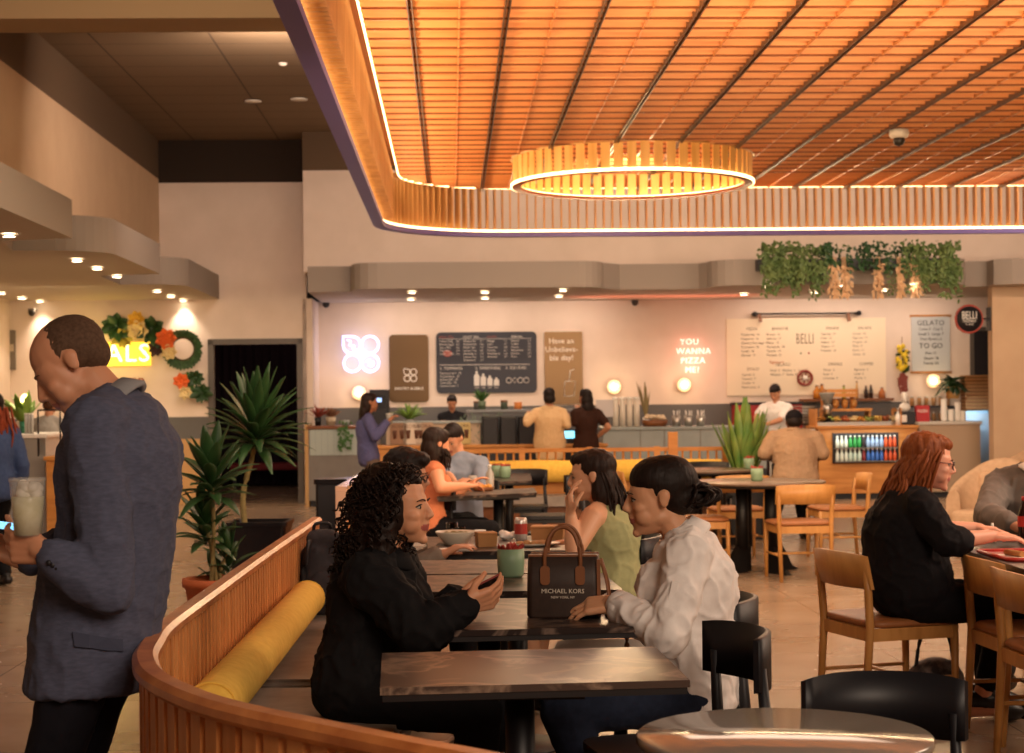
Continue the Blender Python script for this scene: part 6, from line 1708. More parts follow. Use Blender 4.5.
mb = MB(); hair_tail(p, mb, 60, None, [(0, -.07, .02), (0, -.10, -.07), (0, -.10, -.16), (0, -.095, -.25)], (.042, .018), .006, 4, .008); p.child('hair_locks', mb, hm)

# ---- 5 man with glasses behind the curly-haired woman
d = 7.98
p = Person(Pd(374, 592, d), Pd(391, 510, d), Pd(407, 476, d), (.98, -.12, -.14), (1, -.05, 0), sex='m', k=1.0,
           wrists=(Pd(446, 552, 8.2), Pd(440, 556, 7.75)), ankles=(V((-.22, 8.15, .09)), V((-.22, 7.82, .09))), kpoles=((.7, 0, 1), (.7, 0, 1)), curl=.5)
p.body('person', skin('#bd8565'), '#95564a', .008)
tag(p.obj, 'dark-haired man with glasses on the bench, mostly behind the curly-haired woman', 'person')
p.eyes(); p.rim_glasses(M_black)
top(p, cloth('taupe_shirt', '#6e6258'), .022, .95, -.12, .965, .010, .008)
trousers(p, cloth('black_trousers', '#0f0e11'), .012, vox=.012); shoes(p)
p.cap('hair', hairm('black', '#18100d'), lambda mb, E: (E((0, -.004, .084), (.066, .090, .044)), E((0, -.022, .050), (.083, .102, .086)), E((0, -.05, .01), (.078, .07, .06)), E((0, .05, .085), (.06, .05, .035))), .008, .006, 60, (1, 1, 1))

# ---- 6 woman in coral
d = 12.55
p = Person(Pd(429, 527, d), Pd(432, 465, d), Pd(437, 445, d), (.86, .50, -.2), (.93, .3, 0), sex='f', k=1.0,
           wrists=(Pd(468, 486, 12.65), Pd(466, 486, 12.35)), elbows=(None, Pd(440, 488, 12.2)), ankles=(V((-.22, 12.7, .09)), V((-.22, 12.4, .09))), kpoles=((.7, 0, 1), (.7, 0, 1)), curl=.5)
p.body('person', skin('#d69470'), '#9a5a50', .010, mouth=False)
tag(p.obj, 'woman in a coral sleeveless top leaning over the table, dark hair hiding her face', 'person')
top(p, cloth('coral', '#d4805a', '#cc7852'), .014, 0, -.12, .95, .011, .006)
trousers(p, cloth('black_trousers', '#0f0e11'), .012, vox=.013); shoes(p)
hm = hairm('dark_brown', '#20130e')
p.cap('hair', hm, lambda mb, E: (E((0, -.004, .084), (.066, .090, .044)), E((0, -.025, .045), (.084, .102, .086)), E((0, -.06, -.03), (.082, .06, .08)), E((.045, -.02, -.06), (.04, .06, .09)), E((-.045, -.02, -.06), (.04, .06, .09))), .009, .005, 60)
mb = MB(); hair_tail(p, mb, 30, None, [(.05, .02, -.02), (.06, .03, -.09), (.06, .04, -.16)], (.02, .02), .007, 4); p.child('hair_locks', mb, hm)

# ---- 7 man beside her
d = 13.75
p = Person(Pd(461, 522, d), Pd(459, 458, d), Pd(453, 440, d), (-.45, -.78, -.45), (-.4, -.9, 0), sex='m', k=1.0,
           wrists=(Pd(470, 482, 13.25), Pd(455, 483, 13.2)), ankles=(V((-.42, 13.35, .09)), V((-.2, 13.35, .09))), kpoles=((-.2, -.7, 1), (-.2, -.7, 1)), curl=.6)
p.body('person', skin('#bd8565'), '#95564a', .010)
tag(p.obj, 'short-haired man in a blue-grey shirt leaning toward the woman in coral', 'person')
p.eyes(); top(p, cloth('blue_grey_shirt', '#7f8694'), .02, .5, -.12, .965, .012, .006)
trousers(p, cloth('black_trousers', '#0f0e11'), .012, vox=.014); shoes(p)
p.cap('hair', hairm('black', '#18100d'), lambda mb, E: (E((0, -.004, .084), (.066, .090, .044)), E((0, -.022, .052), (.080, .098, .084)), E((0, -.05, .01), (.076, .07, .06))), .009, .004, 60)
tt = black_chair('black chair the man in the blue-grey shirt sits on', (-.36, 13.42, 0), yaw(-.4, -.9)) if False else dup(ch, (-.37, 13.85, 0), yaw(-.4, -.9), 'black chair the man in the blue-grey shirt sits on')

def stander(label, px, py_head, d, face, fwd, sex, k, sk, top_m, sleeve, bot_m, hair_m, hair_f, wr=None, vox=.011, t0=-.12, hk=1.0, hf=None, elb=(None, None), **kw):
    hd = Pd(px, py_head, d); hz = hd.z; pz = hz - .69*k
    fx = V((fwd[0], fwd[1], 0)).normalized()
    p = Person(V((hd.x, hd.y, pz)) - fx*.02, V((hd.x, hd.y, hz-.165*k)) - fx*.035, hd, face, fwd, sex=sex, k=k, hk=hk, wrists=wr or (None, None), elbows=elb,
               ankles=(V((hd.x, hd.y, .085)) - V((fx.y, -fx.x, 0))*.10, V((hd.x, hd.y, .085)) + V((fx.y, -fx.x, 0))*.10), kpoles=(fx, fx), **kw)
    p.body('person', sk, '#95564a', vox); tag(p.obj, label, 'person')
    if face[1] < .5: p.eyes(lash=False)
    top(p, top_m, .018, sleeve, t0, .965, vox, .006)
    trousers(p, bot_m, .012, vox=vox+.002); shoes(p)
    p.cap('hair', hair_m, hair_f, vox*.85, .005, 60)
    return p
HAIR_SHORT = lambda mb, E: (E((0, -.004, .084), (.066, .090, .044)), E((0, -.022, .050), (.080, .099, .084)), E((0, -.05, .01), (.076, .068, .06)))
HAIR_LONG = lambda mb, E: (E((0, -.004, .084), (.066, .090, .044)), E((0, -.026, .046), (.083, .102, .086)), E((0, -.07, -.03), (.085, .055, .09)), E((0, -.088, -.13), (.088, .045, .10)), E((0, -.09, -.24), (.08, .038, .09)), E((.05, -.04, -.05), (.035, .05, .09)), E((-.05, -.04, -.05), (.035, .05, .09)))
HAIR_BUN = lambda mb, E: (E((0, -.004, .084), (.066, .090, .044)), E((0, -.024, .046), (.081, .100, .084)), E((0, -.055, .0), (.072, .062, .06)), E((0, -.115, .06), (.036, .034, .036)))
HAIR_BOB = lambda mb, E: (E((0, -.004, .084), (.066, .090, .044)), E((0, -.026, .046), (.085, .102, .086)), E((0, -.06, -.03), (.085, .062, .075)))
jb = cloth('black_trousers', '#0f0e11')
# 8 woman in purple
d = 20.6
stander('long-haired woman standing in a purple-blue jacket with a drink, by the grey counter', 370, 403, d, (.93, .3, -.1), (1, .25, 0), 'f', .94, skin('#a8714f'), cloth('purple_jacket', '#5d5d84', '#56567c'), .95, cloth('grey_trousers', '#6a5a50'),
        hairm('dark_brown', '#20130e'), HAIR_LONG, (Pd(388, 421, 20.9), Pd(388, 422, 20.35)), curl=.8)
# 9 barista
d = 25.05
stander('dark-haired worker in black looking down behind the tea counter', 452, 403, d, (.05, -.9, -.4), (.1, -1, 0), 'f', .93, skin('#b07c5c'), cloth('black_tee', '#1a191c'), .4, jb, hairm('black', '#18100d'), HAIR_BUN, (Pd(447, 424, 24.85), Pd(460, 424, 24.85)), curl=.6)
# 10 beige customer, 11 customer in dark brown
d = 22.9
stander('customer in a loose beige shirt seen from behind at the tea counter', 549, 397, d, (-.1, .98, -.1), (-.05, 1, 0), 'h', .95, skin('#a8714f'), cloth('beige_shirt', '#dcb98c', '#d4b082'), .78, jb, hairm('black', '#18100d'), HAIR_BOB,
        (Pd(529, 413, 23.3), Pd(567, 415, 23.3)), t0=-.28, elb=(Pd(527, 423, 22.75), Pd(567, 425, 22.75)), shw=.185)
q = stander('customer in a dark brown top and shorts, seen from behind right of the beige shirt', 585, 398, d, (-.55, .8, 0), (-.3, 1, 0), 'f', .95, skin('#b07c5c'), cloth('brown_top', '#3a2219', '#321d15'), .35, cloth('black_shorts', '#141218'), hairm('black', '#18100d'), HAIR_LONG,
            (Pd(577, 408, 23.2), Pd(597, 437, 22.9)), elb=(Pd(575, 423, 22.8), None))
# 12 chef
d = 25.05
stander('dark-haired worker in a white T-shirt looking down, pizza counter', 775, 393, d, (-.5, -.7, -.55), (-.45, -.9, 0), 'm', .98, skin('#b9805e'), cloth('white_tee', '#d8d2ca'), .45, jb, hairm('black', '#18100d'), HAIR_SHORT, (Pd(765, 425, 24.8), Pd(757, 426, 24.85)), elb=(Pd(780, 420, 24.8), Pd(756, 417, 24.95)), curl=.7)

# ---- 13 man in the beige shirt, from behind
d = 16.95
p = Person(V((2.77, 16.98, .54)), Pd(794, 433, 17.05), Pd(794, 423.5, 17.1), (0, 1, -.25), (.03, 1, 0), sex='h', k=1.04,
           wrists=(Pd(770, 456, 17.4), Pd(818, 456, 17.4)), elbows=(Pd(764, 453, 17.0), Pd(823, 453, 17.0)), ankles=(V((2.62, 17.5, .09)), V((2.95, 17.5, .09))), shw=.205)
p.body('person', skin('#7a4c34'), '#6a3c30', .011, mouth=False)
tag(p.obj, 'heavy-set man in a beige polo and black cap, seated with his back to us', 'person')
top(p, cloth('beige_polo', '#ae9074', '#a6886c'), .024, .5, -.12, .965, .012, .008); collar(p, cloth('beige_polo', '#ae9074'), .066, .04, name='shirt_collar')
trousers(p, jb, .012, vox=.014); shoes(p)
p.cap('hair', hairm('black', '#18100d'), lambda mb, E: (E((0, -.02, .02), (.080, .094, .06)), E((0, -.05, .0), (.074, .064, .05))), .009, .002, 60)
mb = MB(); mb.ell(p.H(0, -.015, .055), (.083*p.hk, .102*p.hk, .078*p.hk), 20, 12, p.hr, p.hf, p.hu); mb.ell(p.H(0, .11, .035), (.065*p.hk, .075*p.hk, .010), 16, 8, p.hr, p.hf, p.hu)
p.child('cap', remesh(mb, .009, 2), cloth('cap_black', '#17151a'))

# ---- 14 red-haired woman
d = 7.62
p = Person(Pd(910, 592, d), Pd(908, 494, d), Pd(930, 463, d), (.97, -.10, -.14), (.96, .12, 0), sex='h', k=1.0, hk=1.04,
           wrists=(Pd(976, 528, 7.90), Pd(992, 536, 7.40)), elbows=(Pd(935, 530, 7.9), Pd(948, 542, 7.33)),
           ankles=(V((2.10, 7.75, .10)), V((2.03, 7.55, .10))), kpoles=((.7, 0, 1), (.7, 0, 1)),
           hand_dir=((.95, -.2, -.08), (.96, .2, -.05)), palm=((0, 0, -1), (0, .2, -1)), curl=(.35, .3))
p.body('person', skin('#d69a80', .45), '#b0685e', .0062)
tag(p.obj, 'red-haired woman with glasses in black clothes eating at the right table', 'person')
p.eyes('#3a2a20', '#6a3c24'); p.rim_glasses(mat('glasses_dark', '#3a1c1c', .3))
M_bt = cloth('black_top', '#100e11', '#141216')
top(p, M_bt, .022, .60, -.08, .955, .009, .010, 'blouse', None, .024)
trousers(p, jb, .014, f=.90, vox=.010)
shoes(p, heel=.04)
hm = hairm('auburn', '#6b3418', '#8a4a22')
p.cap('hair', hm, lambda mb, E: (E((0, -.004, .084), (.066, .090, .044)), E((0, -.030, .046), (.084, .100, .088)), E((0, -.065, -.02), (.082, .062, .085)), E((0, -.085, -.10), (.080, .050, .08)), E((.058, -.035, -.05), (.030, .050, .085)), E((-.058, -.035, -.05), (.030, .050, .085))), .0065, .006, 60)
mb = MB(); hair_tail(p, mb, 70, None, [(0, -.06, .03), (0, -.10, -.05), (0, -.115, -.12), (0, -.135, -.19)], (.045, .020), .007, 6, .014)
for q in (-1, 1): hair_tail(p, mb, 22, None, [(q*.066, -.02, .06), (q*.082, -.045, -.01), (q*.080, -.06, -.09), (q*.075, -.075, -.15)], (.006, .018), .007, 8, .010)
p.child('hair_locks', mb, hm)

# ---- 15 man in grey at the right edge
d = 8.75
p = Person(Pd(1044, 580, d), Pd(1036, 474, d), Pd(1046, 441, d-.03), (-.85, -.45, -.1), (-.6, -.8, 0), sex='m', k=1.05, hips=(-.8, .6, 0), sh=(-.8, .6, 0),
           wrists=(Pd(1060, 530, 8.3), Pd(1015, 526, 8.22)), elbows=(None, Pd(986, 516, 8.5)),
           ankles=(V((2.6, 8.2, .09)), V((2.35, 8.3, .09))), kpoles=((-.6, -.7, 1), (-.6, -.7, 1)), hand_dir=(None, (.75, -.5, .1)), palm=(None, (.2, .6, -.5)), curl=(.5, .7))
p.body('person', skin('#c08a6c'), '#95564a', .008)
tag(p.obj, 'man in a grey suit jacket partly cut off at the right edge', 'person')
p.eyes()
M_gs = mat('suit_grey', '#6a625c', .85, kind='weave', col2='#5a534e', scale=60)
top(p, M_gs, .030, .95, -.14, .955, .010, .008, 'jacket', None, .024); collar(p, cloth('white_shirt', '#d9d2cd'), .060, .05, name='shirt_collar')
trousers(p, cloth('grey_suit_trousers', '#4a4440'), .012, vox=.012); shoes(p)
p.cap('hair', hairm('dark_brown', '#20130e'), HAIR_SHORT, .008, .004, 60)
dup(wc, (p.pel.x+.02, p.pel.y+.04, 0), yaw(-.6, -.8), 'tan wooden chair the man in the grey suit sits on')

# ---- 16 woman at the left edge, 17 and 18 people behind the left counter
d = 13.7
p = stander('woman in a denim jacket with long red-tipped hair, cut off by the left edge', -8, 407, d, (-.7, .7, 0), (-.6, .8, 0), 'f', .93, skin('#b9805e'), cloth('denim', '#3f4f70', '#38466a'), .95, jb, hairm('black', '#18100d'), HAIR_BOB,
            vox=.010)
mb = MB(); hair_tail(p, mb, 70, None, [(0, -.085, .0), (0, -.105, -.10), (0, -.115, -.22), (0, -.11, -.34)], (.045, .014), .008, 9, .012); p.child('hair_lengths', mb, hairm('copper', '#6e2c16', '#8a3a1a'))
stander('person with brown hair in a pale grey top behind the left oak counter', 50, 406, 19.6, (.2, .95, -.1), (.2, 1, 0), 'h', .90, skin('#b9805e'), cloth('pale_grey_top', '#9a968e'), .8, jb, hairm('brown', '#4a2c1a'), HAIR_BUN)
stander('person with a brown bun partly hidden behind the far left counter', 21, 412, 19.8, (-.5, -.8, -.2), (-.4, -.9, 0), 'f', .86, skin('#b9805e'), cloth('white_tee', '#d8d2ca'), .5, jb, hairm('brown', '#4a2c1a'), HAIR_BUN)
# ================================================================ things on tables and seats
TZ = .745
def on(px, py, z=TZ): p = Pz(px, py, z); return V((p.x, p.y, z))
# handbag
a = on(533, 619); hb = thing('handbag', 'dark brown handbag with white lettering on the dark marble table', 'handbag', (a.x+.10, a.y+.06, TZ), math.radians(-6))
M_bag = mat('bag_brown', '#33231b', .55, kind='noise', col2='#2c1d16', scale=60, bump=.05); M_strap = mat('strap_tan', '#7a4a2a', .5)
W_, H_, D_ = .115, .195, .055
R = []
for z, k in ((.0, .94), (.008, 1), (.10, .99), (H_, .955)): R.append([(x, y*(1 if z < .15 else .92), z) for x, y in [(q[0]*k, q[1]) for q in rrect(2*W_, 2*D_, .02, 4)]])
MB().rings(R, True).build('bag_body', M_bag, hb)
for q in (-1, 1):
    pts = crom([(-.055, q*(D_-.004), .13), (-.055, q*(D_+.002), .205), (-.035, q*D_*.9, .265), (0, q*D_*.8, .285), (.035, q*D_*.9, .265), (.055, q*(D_+.002), .205), (.055, q*(D_-.004), .13)], 5)
    MB().tube(pts, .0065, 8).build('handle', M_strap, hb)
    for x in (-.055, .055): MB().prism(rrect(.030, .060, .012), q*D_-.003, q*D_+.006 if q > 0 else q*D_+.003, 1).build('handle_tab', M_strap, hb).location = (x, 0 if q > 0 else -.004, .135)
MB().box((-.108, -D_+.004, H_-.002), (.108, -D_+.016, H_+.004)).box((-.108, D_-.016, H_-.002), (.108, D_-.004, H_+.004)).build('top_trim', M_strap, hb)
MB().box((W_-.008, -D_-.002, .01), (W_+.003, -D_+.006, H_-.01)).build('side_trim', M_strap, hb)
shift(text_mb('MICHAEL KORS', .0195, .002, spacing=1.0), (0, -D_-.0015, .085)).build('lettering', mat('print_cream', '#cfc5b4', .6), hb); shift(text_mb('NEW YORK, NY', .0105, .002), (0, -D_-.0015, .066)).build('lettering', mat('print_cream', '#cfc5b4', .6), hb)
st = crom([(W_+.0, .02, .18), (W_+.02, -.01, .12), (W_+.035, -.03, .04), (W_+.055, -.05, .004), (W_+.075, -.09, .004), (W_+.085, -.14, -.02), (W_+.088, -.16, -.09)], 5)
MB().tube(st, .008, 6, flat=.35).build('shoulder_strap', M_strap, hb)
a = on(625, 618); t = thing('wallet', 'dark wallet on the marble table beside the hands of the woman in white', 'wallet', (a.x, a.y, TZ), .2)
MB().box((-.055, -.045, 0), (.055, .045, .012), .004).build('wallet_body', M_black, t); MB().box((-.055, -.046, .012), (.055, .0, .017), .002).build('flap', M_blk2, t)
# green pots with red succulents
M_pot = mat('pot_sage', '#7f9a7c', .45); M_suc = mat('succulent_red', '#8f2a28', .5, kind='noise', col2='#b8453a', scale=30)
def suc_pot(label, p_, r=.052, h=.11, n=46, seed=0, plant=True):
    t = thing('succulent_pot', label, 'potted plant', p_); gg = random.Random(seed)
    MB().lathe([(.001, 0), (r*.80, 0), (r*.95, .012), (r*1.02, h*.55), (r, h), (r*.88, h), (r*.86, h-.015), (.001, h-.016)], n=28).build('pot', M_pot, t)
    mb = MB()
    for i in range(n):
        a = gg.uniform(0, 6.3); k = gg.random()**.6
        leafshape(mb, (k*r*.7*math.cos(a), k*r*.7*math.sin(a), h-.018), (math.cos(a)*k*.7, math.sin(a)*k*.7, 1), (math.cos(a), math.sin(a), .1), .048*gg.uniform(.6, 1.1), .010, .1, 4)
    mb.build('leaves', M_suc, t)
suc_pot('green pot with a red succulent, beside the handbag', on(511, 577))
def suc_small(label, p_, seed): suc_pot(label, p_, .05, .105, 30, seed)
suc_small('green pot on the round table with wooden chairs', on(757, 481), 2)
suc_small('green pot with red plant on the farther round table', on(749, 469), 3)
suc_small('green pot on the far table set with trays, nearer the coral-topped woman', on(497, 477), 4)
suc_small('green pot with red plant on the far table, right of the other', on(505, 478), 5)
# phone in the curly woman's hand
q1, q2 = Pd(463, 597, 5.24), Pd(499, 579, 5.30)
t = thing('smartphone', 'red-cased phone held by the curly-haired woman', 'phone', (q1+q2)/2); u = (q2-q1).normalized(); w = V((.25, -.75, .62)); w = (w-u*w.dot(u)).normalized(); n = u.cross(w)
M_ = Matrix((u, w, n)).transposed().to_4x4()
MB().box((-.066, -.033, -.004), (.066, .033, .003), .0025, M_).build('case', mat('case_red', '#7e2a24', .4), t); MB().box((-.064, -.031, .003), (.064, .031, .0045), 0, M_).build('screen', M_blk2, t)
# drink in the man's hand, phone
c = Pd(28, 528, 4.13); t = thing('drink_cup', 'clear cup of pale iced drink in the hand of the man in the jacket', 'cup', c)
pr = [(.001, -.02), (.033, -.02), (.0425, .115)]
MB().lathe(pr + [(.0415, .115), (.032, -.017), (.001, -.017)], n=28).build('cup_wall', mat('cup_plastic', '#ece6da', .1, alpha=.22), t)
MB().lathe([(.001, -.016), (.031, -.016), (.038, .075), (.001, .075)], n=24).build('drink', mat('drink_matcha', '#c4be86', .4, kind='noise', col2='#ded8b4', scale=30), t)
mb = MB(); gg = random.Random(2)
for i in range(16): a = gg.uniform(0, 6.3); r = gg.uniform(0, .026); mb.ell((r*math.cos(a), r*math.sin(a), .088+gg.uniform(-.008, .016)), (.014, .014, .012), 8, 6)
mb.build('foam', mat('foam_white', '#e6dfd2', .6), t)
MB().lathe([(.044, .112), (.0445, .118), (.043, .120), (.001, .121)], n=24).build('lid', mat('cup_plastic', '#ece6da', .1, alpha=.22), t)
c = Pd(3, 527, 4.42); t = thing('smartphone', 'phone with a bright blue-lit screen held by the man in the jacket', 'phone', c)
M_ = (Matrix.Rotation(.15, 4, 'Y') @ Matrix.Rotation(.16, 4, 'X'))
MB().box((-.075, -.036, -.004), (.06, .036, .004), .003, M_).build('case', M_black, t); MB().box((-.072, -.034, .0041), (.057, .034, .0048), 0, M_).build('screen', mat('phone_screen', '#7fc8f0', .2, emit='#6fc4f5', estr=1.3), t)
# backpack on the bench
b = Pz(323, 613, .462); t = thing('backpack', 'dark grey backpack slumped on the bench beyond the yellow bolster', 'backpack', (b.x, b.y, .462), .2)
mb = MB(); mb.ell((0, 0, .17), (.125, .10, .19), 18, 12); mb.ell((.0, -.03, .09), (.13, .10, .10), 16, 10); mb.ell((.01, .0, .33), (.09, .075, .06), 14, 8); mb.ell((-.04, 0, .05), (.10, .11, .06), 14, 8)
me = remesh(mb, .009, 3); nr = [v.normal.copy() for v in me.vertices]
for v, n_ in zip(me.vertices, nr): v.co += n_*.016*noise.noise(v.co*14); v.co.z = max(v.co.z, .0)
M_bp = mat('pack_grey', '#2d282b', .8, kind='noise', col2='#383236', scale=30, bump=.15); meshobj('pack_body', me, M_bp, t)
mb = MB(); mb.ell((.0, -.105, .12), (.085, .035, .085), 14, 8); meshobj('front_pocket', remesh(mb, .008, 2), M_bp, t)
for q in (-1, 1): MB().tube(crom([(q*.06, -.06, .34), (q*.09, -.13, .24), (q*.10, -.12, .10), (q*.10, -.07, .02)], 5), .014, 8, flat=.4).build('strap', M_black, t)
MB().tube(crom([(-.04, 0, .37), (-.03, -.01, .41), (.03, -.01, .41), (.04, 0, .37)], 5), .008, 8).build('grab_handle', M_black, t)
# food on the fourth table
M_cer = mat('ceramic_cream', '#cfc3b0', .35)
c = on(456, 545); t = thing('serving_bowl', 'wide cream bowl with a fork on the laid table', 'bowl', c)
MB().lathe([(.001, 0), (.05, 0), (.06, .012), (.098, .062), (.096, .066), (.055, .018), (.001, .014)], n=36).build('bowl_body', M_cer, t)
mb = MB(); gg = random.Random(3)
for i in range(26): a = gg.uniform(0, 6.3); r = gg.uniform(0, .06); mb.ell((r*math.cos(a), r*math.sin(a), .042+gg.uniform(0, .012)), (.018, .016, .012), 8, 6)
mb.build('salad', mat('salad_mix', '#8a6a3a', .6, kind='noise', col2='#5a6a34', scale=60), t)
c = on(455, 550); t = thing('paper_napkin', 'folded white napkin in front of the cream bowl', 'napkin', (c.x+.0, c.y-.02, TZ), .1); MB().box((-.07, -.03, 0), (.07, .03, .006), .002).build('lower_fold', M_white, t); MB().box((-.07, -.03, .006), (.06, .025, .011), .002).build('upper_fold', M_white, t)
def carton(label, c, w, d_, h, rz=0, open_=True):
    t = thing('food_carton', label, 'box', c, rz)
    MB().prism([(-w/2, 0), (w/2, 0), (w/2*1.08, h), (-w/2*1.08, h)], -d_/2, d_/2, 1).build('carton_body', M_card, t); MB().box((-w/2*1.1, -d_/2*1.03, h), (w/2*1.1, d_/2*1.03, h+.012), .003).build('lid', M_card, t)
carton('kraft food box beside the cream bowl', on(486, 546), .085, .09, .055, .2); carton('wide kraft food box right of the drink can', on(548, 539), .15, .12, .055, -.1)
c = on(521, 541); t = thing('drink_can', 'red and silver drink can on the laid table', 'can', c); MB().lathe([(.001, 0), (.024, 0), (.031, .012), (.031, .100), (.026, .114), (.024, .112), (.001, .110)], n=24).build('can_body', mat('can_silver', '#c9c2ba', .3, metal=.5), t)
MB().lathe([(.0315, .035), (.0315, .085)], n=24, cap=False).build('red_band', mat('can_red', '#a83a30', .4), t)
c = on(534, 546); t = thing('serving_plate', 'white oval plate of food scraps on the laid table', 'plate', c, .1); MB().lathe([(.001, 0), (.08, 0), (.125, .012), (.124, .016), (.08, .006), (.001, .005)], n=32, sy=.75).build('plate_body', M_cer, t)
mb = MB(); gg = random.Random(5)
for i in range(12): mb.ell((gg.uniform(-.07, .07), gg.uniform(-.04, .04), .014), (.02, .016, .012), 8, 6)
mb.build('food', mat('bread_bits', '#b88a5a', .7), t)
def glass(label, c, r, h, m=None):
    t = thing('drinking_glass', label, 'glass', c); MB().lathe([(.001, 0), (r*.85, 0), (r, h), (r*.94, h), (r*.8, .008), (.001, .008)], n=20).build('glass_wall', m or M_glass, t); MB().lathe([(.001, .009), (r*.78, .009), (r*.86, h*.55), (.001, h*.55)], n=16).build('drink', mat('water_grey', '#c8c4bc', .1, trans=.6), t)
glass('short clear glass behind the cream bowl, left', on(452, 538), .03, .075); glass('short clear glass behind the cream bowl, right of another', on(460, 539), .028, .06)
c = on(480, 539); t = thing('paper_cup', 'small white sauce cup behind the kraft box', 'cup', c); MB().lathe([(.001, 0), (.022, 0), (.03, .045), (.028, .045), (.02, .006), (.001, .006)], n=18).build('cup_wall', M_white, t); MB().lathe([(.001, .02), (.024, .03), (.001, .031)], n=16).build('sauce', mat('sauce', '#8a4a2c', .4), t)
c = on(508, 540); t = thing('crumpled_napkin', 'crumpled paper napkin left of the drink can', 'napkin', c); mb = MB(); gg = random.Random(8)
for i in range(8): mb.ell((gg.uniform(-.03, .03), gg.uniform(-.02, .02), .015+gg.uniform(0, .02)), (.025, .02, .016), 8, 6)
me = remesh(mb, .004, 1)
for v in me.vertices: v.co += V((1, 1, 1))*.004*noise.noise(v.co*90); v.co.z = max(0, v.co.z)
meshobj('paper_mass', me, M_white, t)
# table of the woman in coral
glass('tall clear cup on the coral-topped woman’s table', on(473, 490), .035, .11, mat('cup_plastic2', '#d8d2c8', .2, trans=.6)); c = on(490, 489.5); t = thing('water_bottle', 'small clear water bottle on the coral-topped woman’s table', 'bottle', c)
MB().lathe([(.001, 0), (.03, 0), (.032, .02), (.032, .12), (.012, .16), (.012, .175), (.001, .175)], n=18).build('bottle_body', mat('cup_plastic2', '#d8d2c8', .2, trans=.6), t); MB().lathe([(.014, .172), (.014, .19), (.001, .19)], n=12).build('cap', M_white, t)
for (px, py), lab, sd in (((463, 490), 'food basket nearest the coral-topped woman', 1), ((483, 491), 'dark food tray beside the small water bottle', 2)):
    c = on(px, py); t = thing('food_basket', lab, 'food', c); gg = random.Random(sd); MB().lathe([(.001, 0), (.07, 0), (.085, .03), (.08, .03), (.066, .006), (.001, .006)], n=20, sy=.8).build('basket_body', M_oakd if sd == 2 else M_card, t); mb = MB()
    for i in range(14): mb.ell((gg.uniform(-.05, .05), gg.uniform(-.04, .04), .025+gg.uniform(0, .02)), (.018, .015, .012), 8, 6)
    mb.build('food', mat('fries', '#c98a3a', .6), t)
# tray, drink and food on the right table
c = on(1004, 556); t = thing('serving_tray', 'red plastic tray on the right table', 'tray', (2.20, 7.30, TZ), .05)
MB().prism(rrect(.36, .44, .04), 0, .006, 2).build('tray_base', mat('tray_red', '#b8352a', .4), t); mb = MB()
rr = [(x, y) for x, y in rrect(.365, .445, .04)]; mb.tube([(x, y, .010) for x, y in rr], .008, 6, closed=True); mb.build('tray_rim', mat('tray_red', '#b8352a', .4), t)
t = thing('pizza_slice', 'pale pizza slice on white paper on the red tray', 'food', (2.17, 7.26, TZ+.006), .3); MB().box((-.11, -.10, 0), (.11, .10, .003)).build('paper', M_white, t); MB().prism([(-.08, -.06), (.09, 0), (-.08, .06)], .003, .018, 2).build('slice', mat('pizza_cheese', '#d89a5a', .5, kind='noise', col2='#b8502c', scale=60), t); MB().cyl((-.08, -.06, .016), (-.08, .06, .016), .013, n=10).build('crust', mat('crust', '#b07a44', .7), t)
c = on(1021, 533); t = thing('soda_bottle', 'red-capped dark soda bottle at the right picture edge', 'bottle', (2.36, 7.98, TZ))
MB().lathe([(.001, 0), (.030, 0), (.033, .02), (.030, .06), (.033, .10), (.032, .13), (.013, .185), (.013, .20), (.001, .20)], n=22).build('bottle_body', mat('cola_dark', '#2a1410', .12), t); MB().lathe([(.0335, .075), (.0338, .125)], n=22, cap=False).build('label_band', mat('label_red', '#b8302a', .4), t); MB().lathe([(.015, .195), (.015, .215), (.001, .215)], n=14).build('cap', mat('label_red', '#b8302a', .4), t)
c = on(987, 528); t = thing('drinking_straw_cup', 'small white sauce bottle between the red-haired woman’s hands', 'bottle', (2.22, 8.02, TZ)); MB().lathe([(.001, 0), (.016, 0), (.016, .05), (.007, .07), (.001, .09)], n=14).build('bottle_body', M_white, t); MB().lathe([(.008, .068), (.006, .09), (.001, .092)], n=10).build('nozzle', M_white, t)
# bag under the chair of the red-haired woman
t = thing('shoulder_bag', 'dark shoulder bag on the floor under the red-haired woman’s chair', 'bag', (1.93, 7.95, 0), .3)
mb = MB(); mb.ell((0, 0, .11), (.15, .09, .12), 16, 10); mb.ell((0, 0, .05), (.17, .10, .06), 16, 8); me = remesh(mb, .01, 3)
for v in me.vertices: v.co.z = max(v.co.z, 0)
meshobj('bag_body', me, mat('bag_print', '#2a2426', .7, kind='noise', col2='#8a7a70', scale=22, mix=.6), t); MB().tube(crom([(-.10, 0, .18), (-.06, 0, .34), (.06, 0, .34), (.10, 0, .18)], 6), .009, 8).build('strap', M_black, t)
# drink of the woman in purple, phone-like card reader of customers
c = Pd(389.5, 420, 20.62); t = thing('paper_cup', 'cup in the hands of the woman in purple', 'cup', c - V((0, 0, .05))); MB().lathe([(.001, 0), (.032, 0), (.042, .12), (.001, .12)], n=16).build('cup_wall', mat('cup_grey', '#a8a49a', .4), t); MB().lathe([(.045, .118), (.044, .13), (.001, .132)], n=16).build('lid', M_white, t)
# ================================================================ lights of the place, with added fill
W = bpy.data.worlds.new('world'); SC.world = W; W.use_nodes = True
W.node_tree.nodes['Background'].inputs[0].default_value = (1, .74, .5, 1)
W.node_tree.nodes['Background'].inputs[1].default_value = .02
ORG = (1, .68, .36)
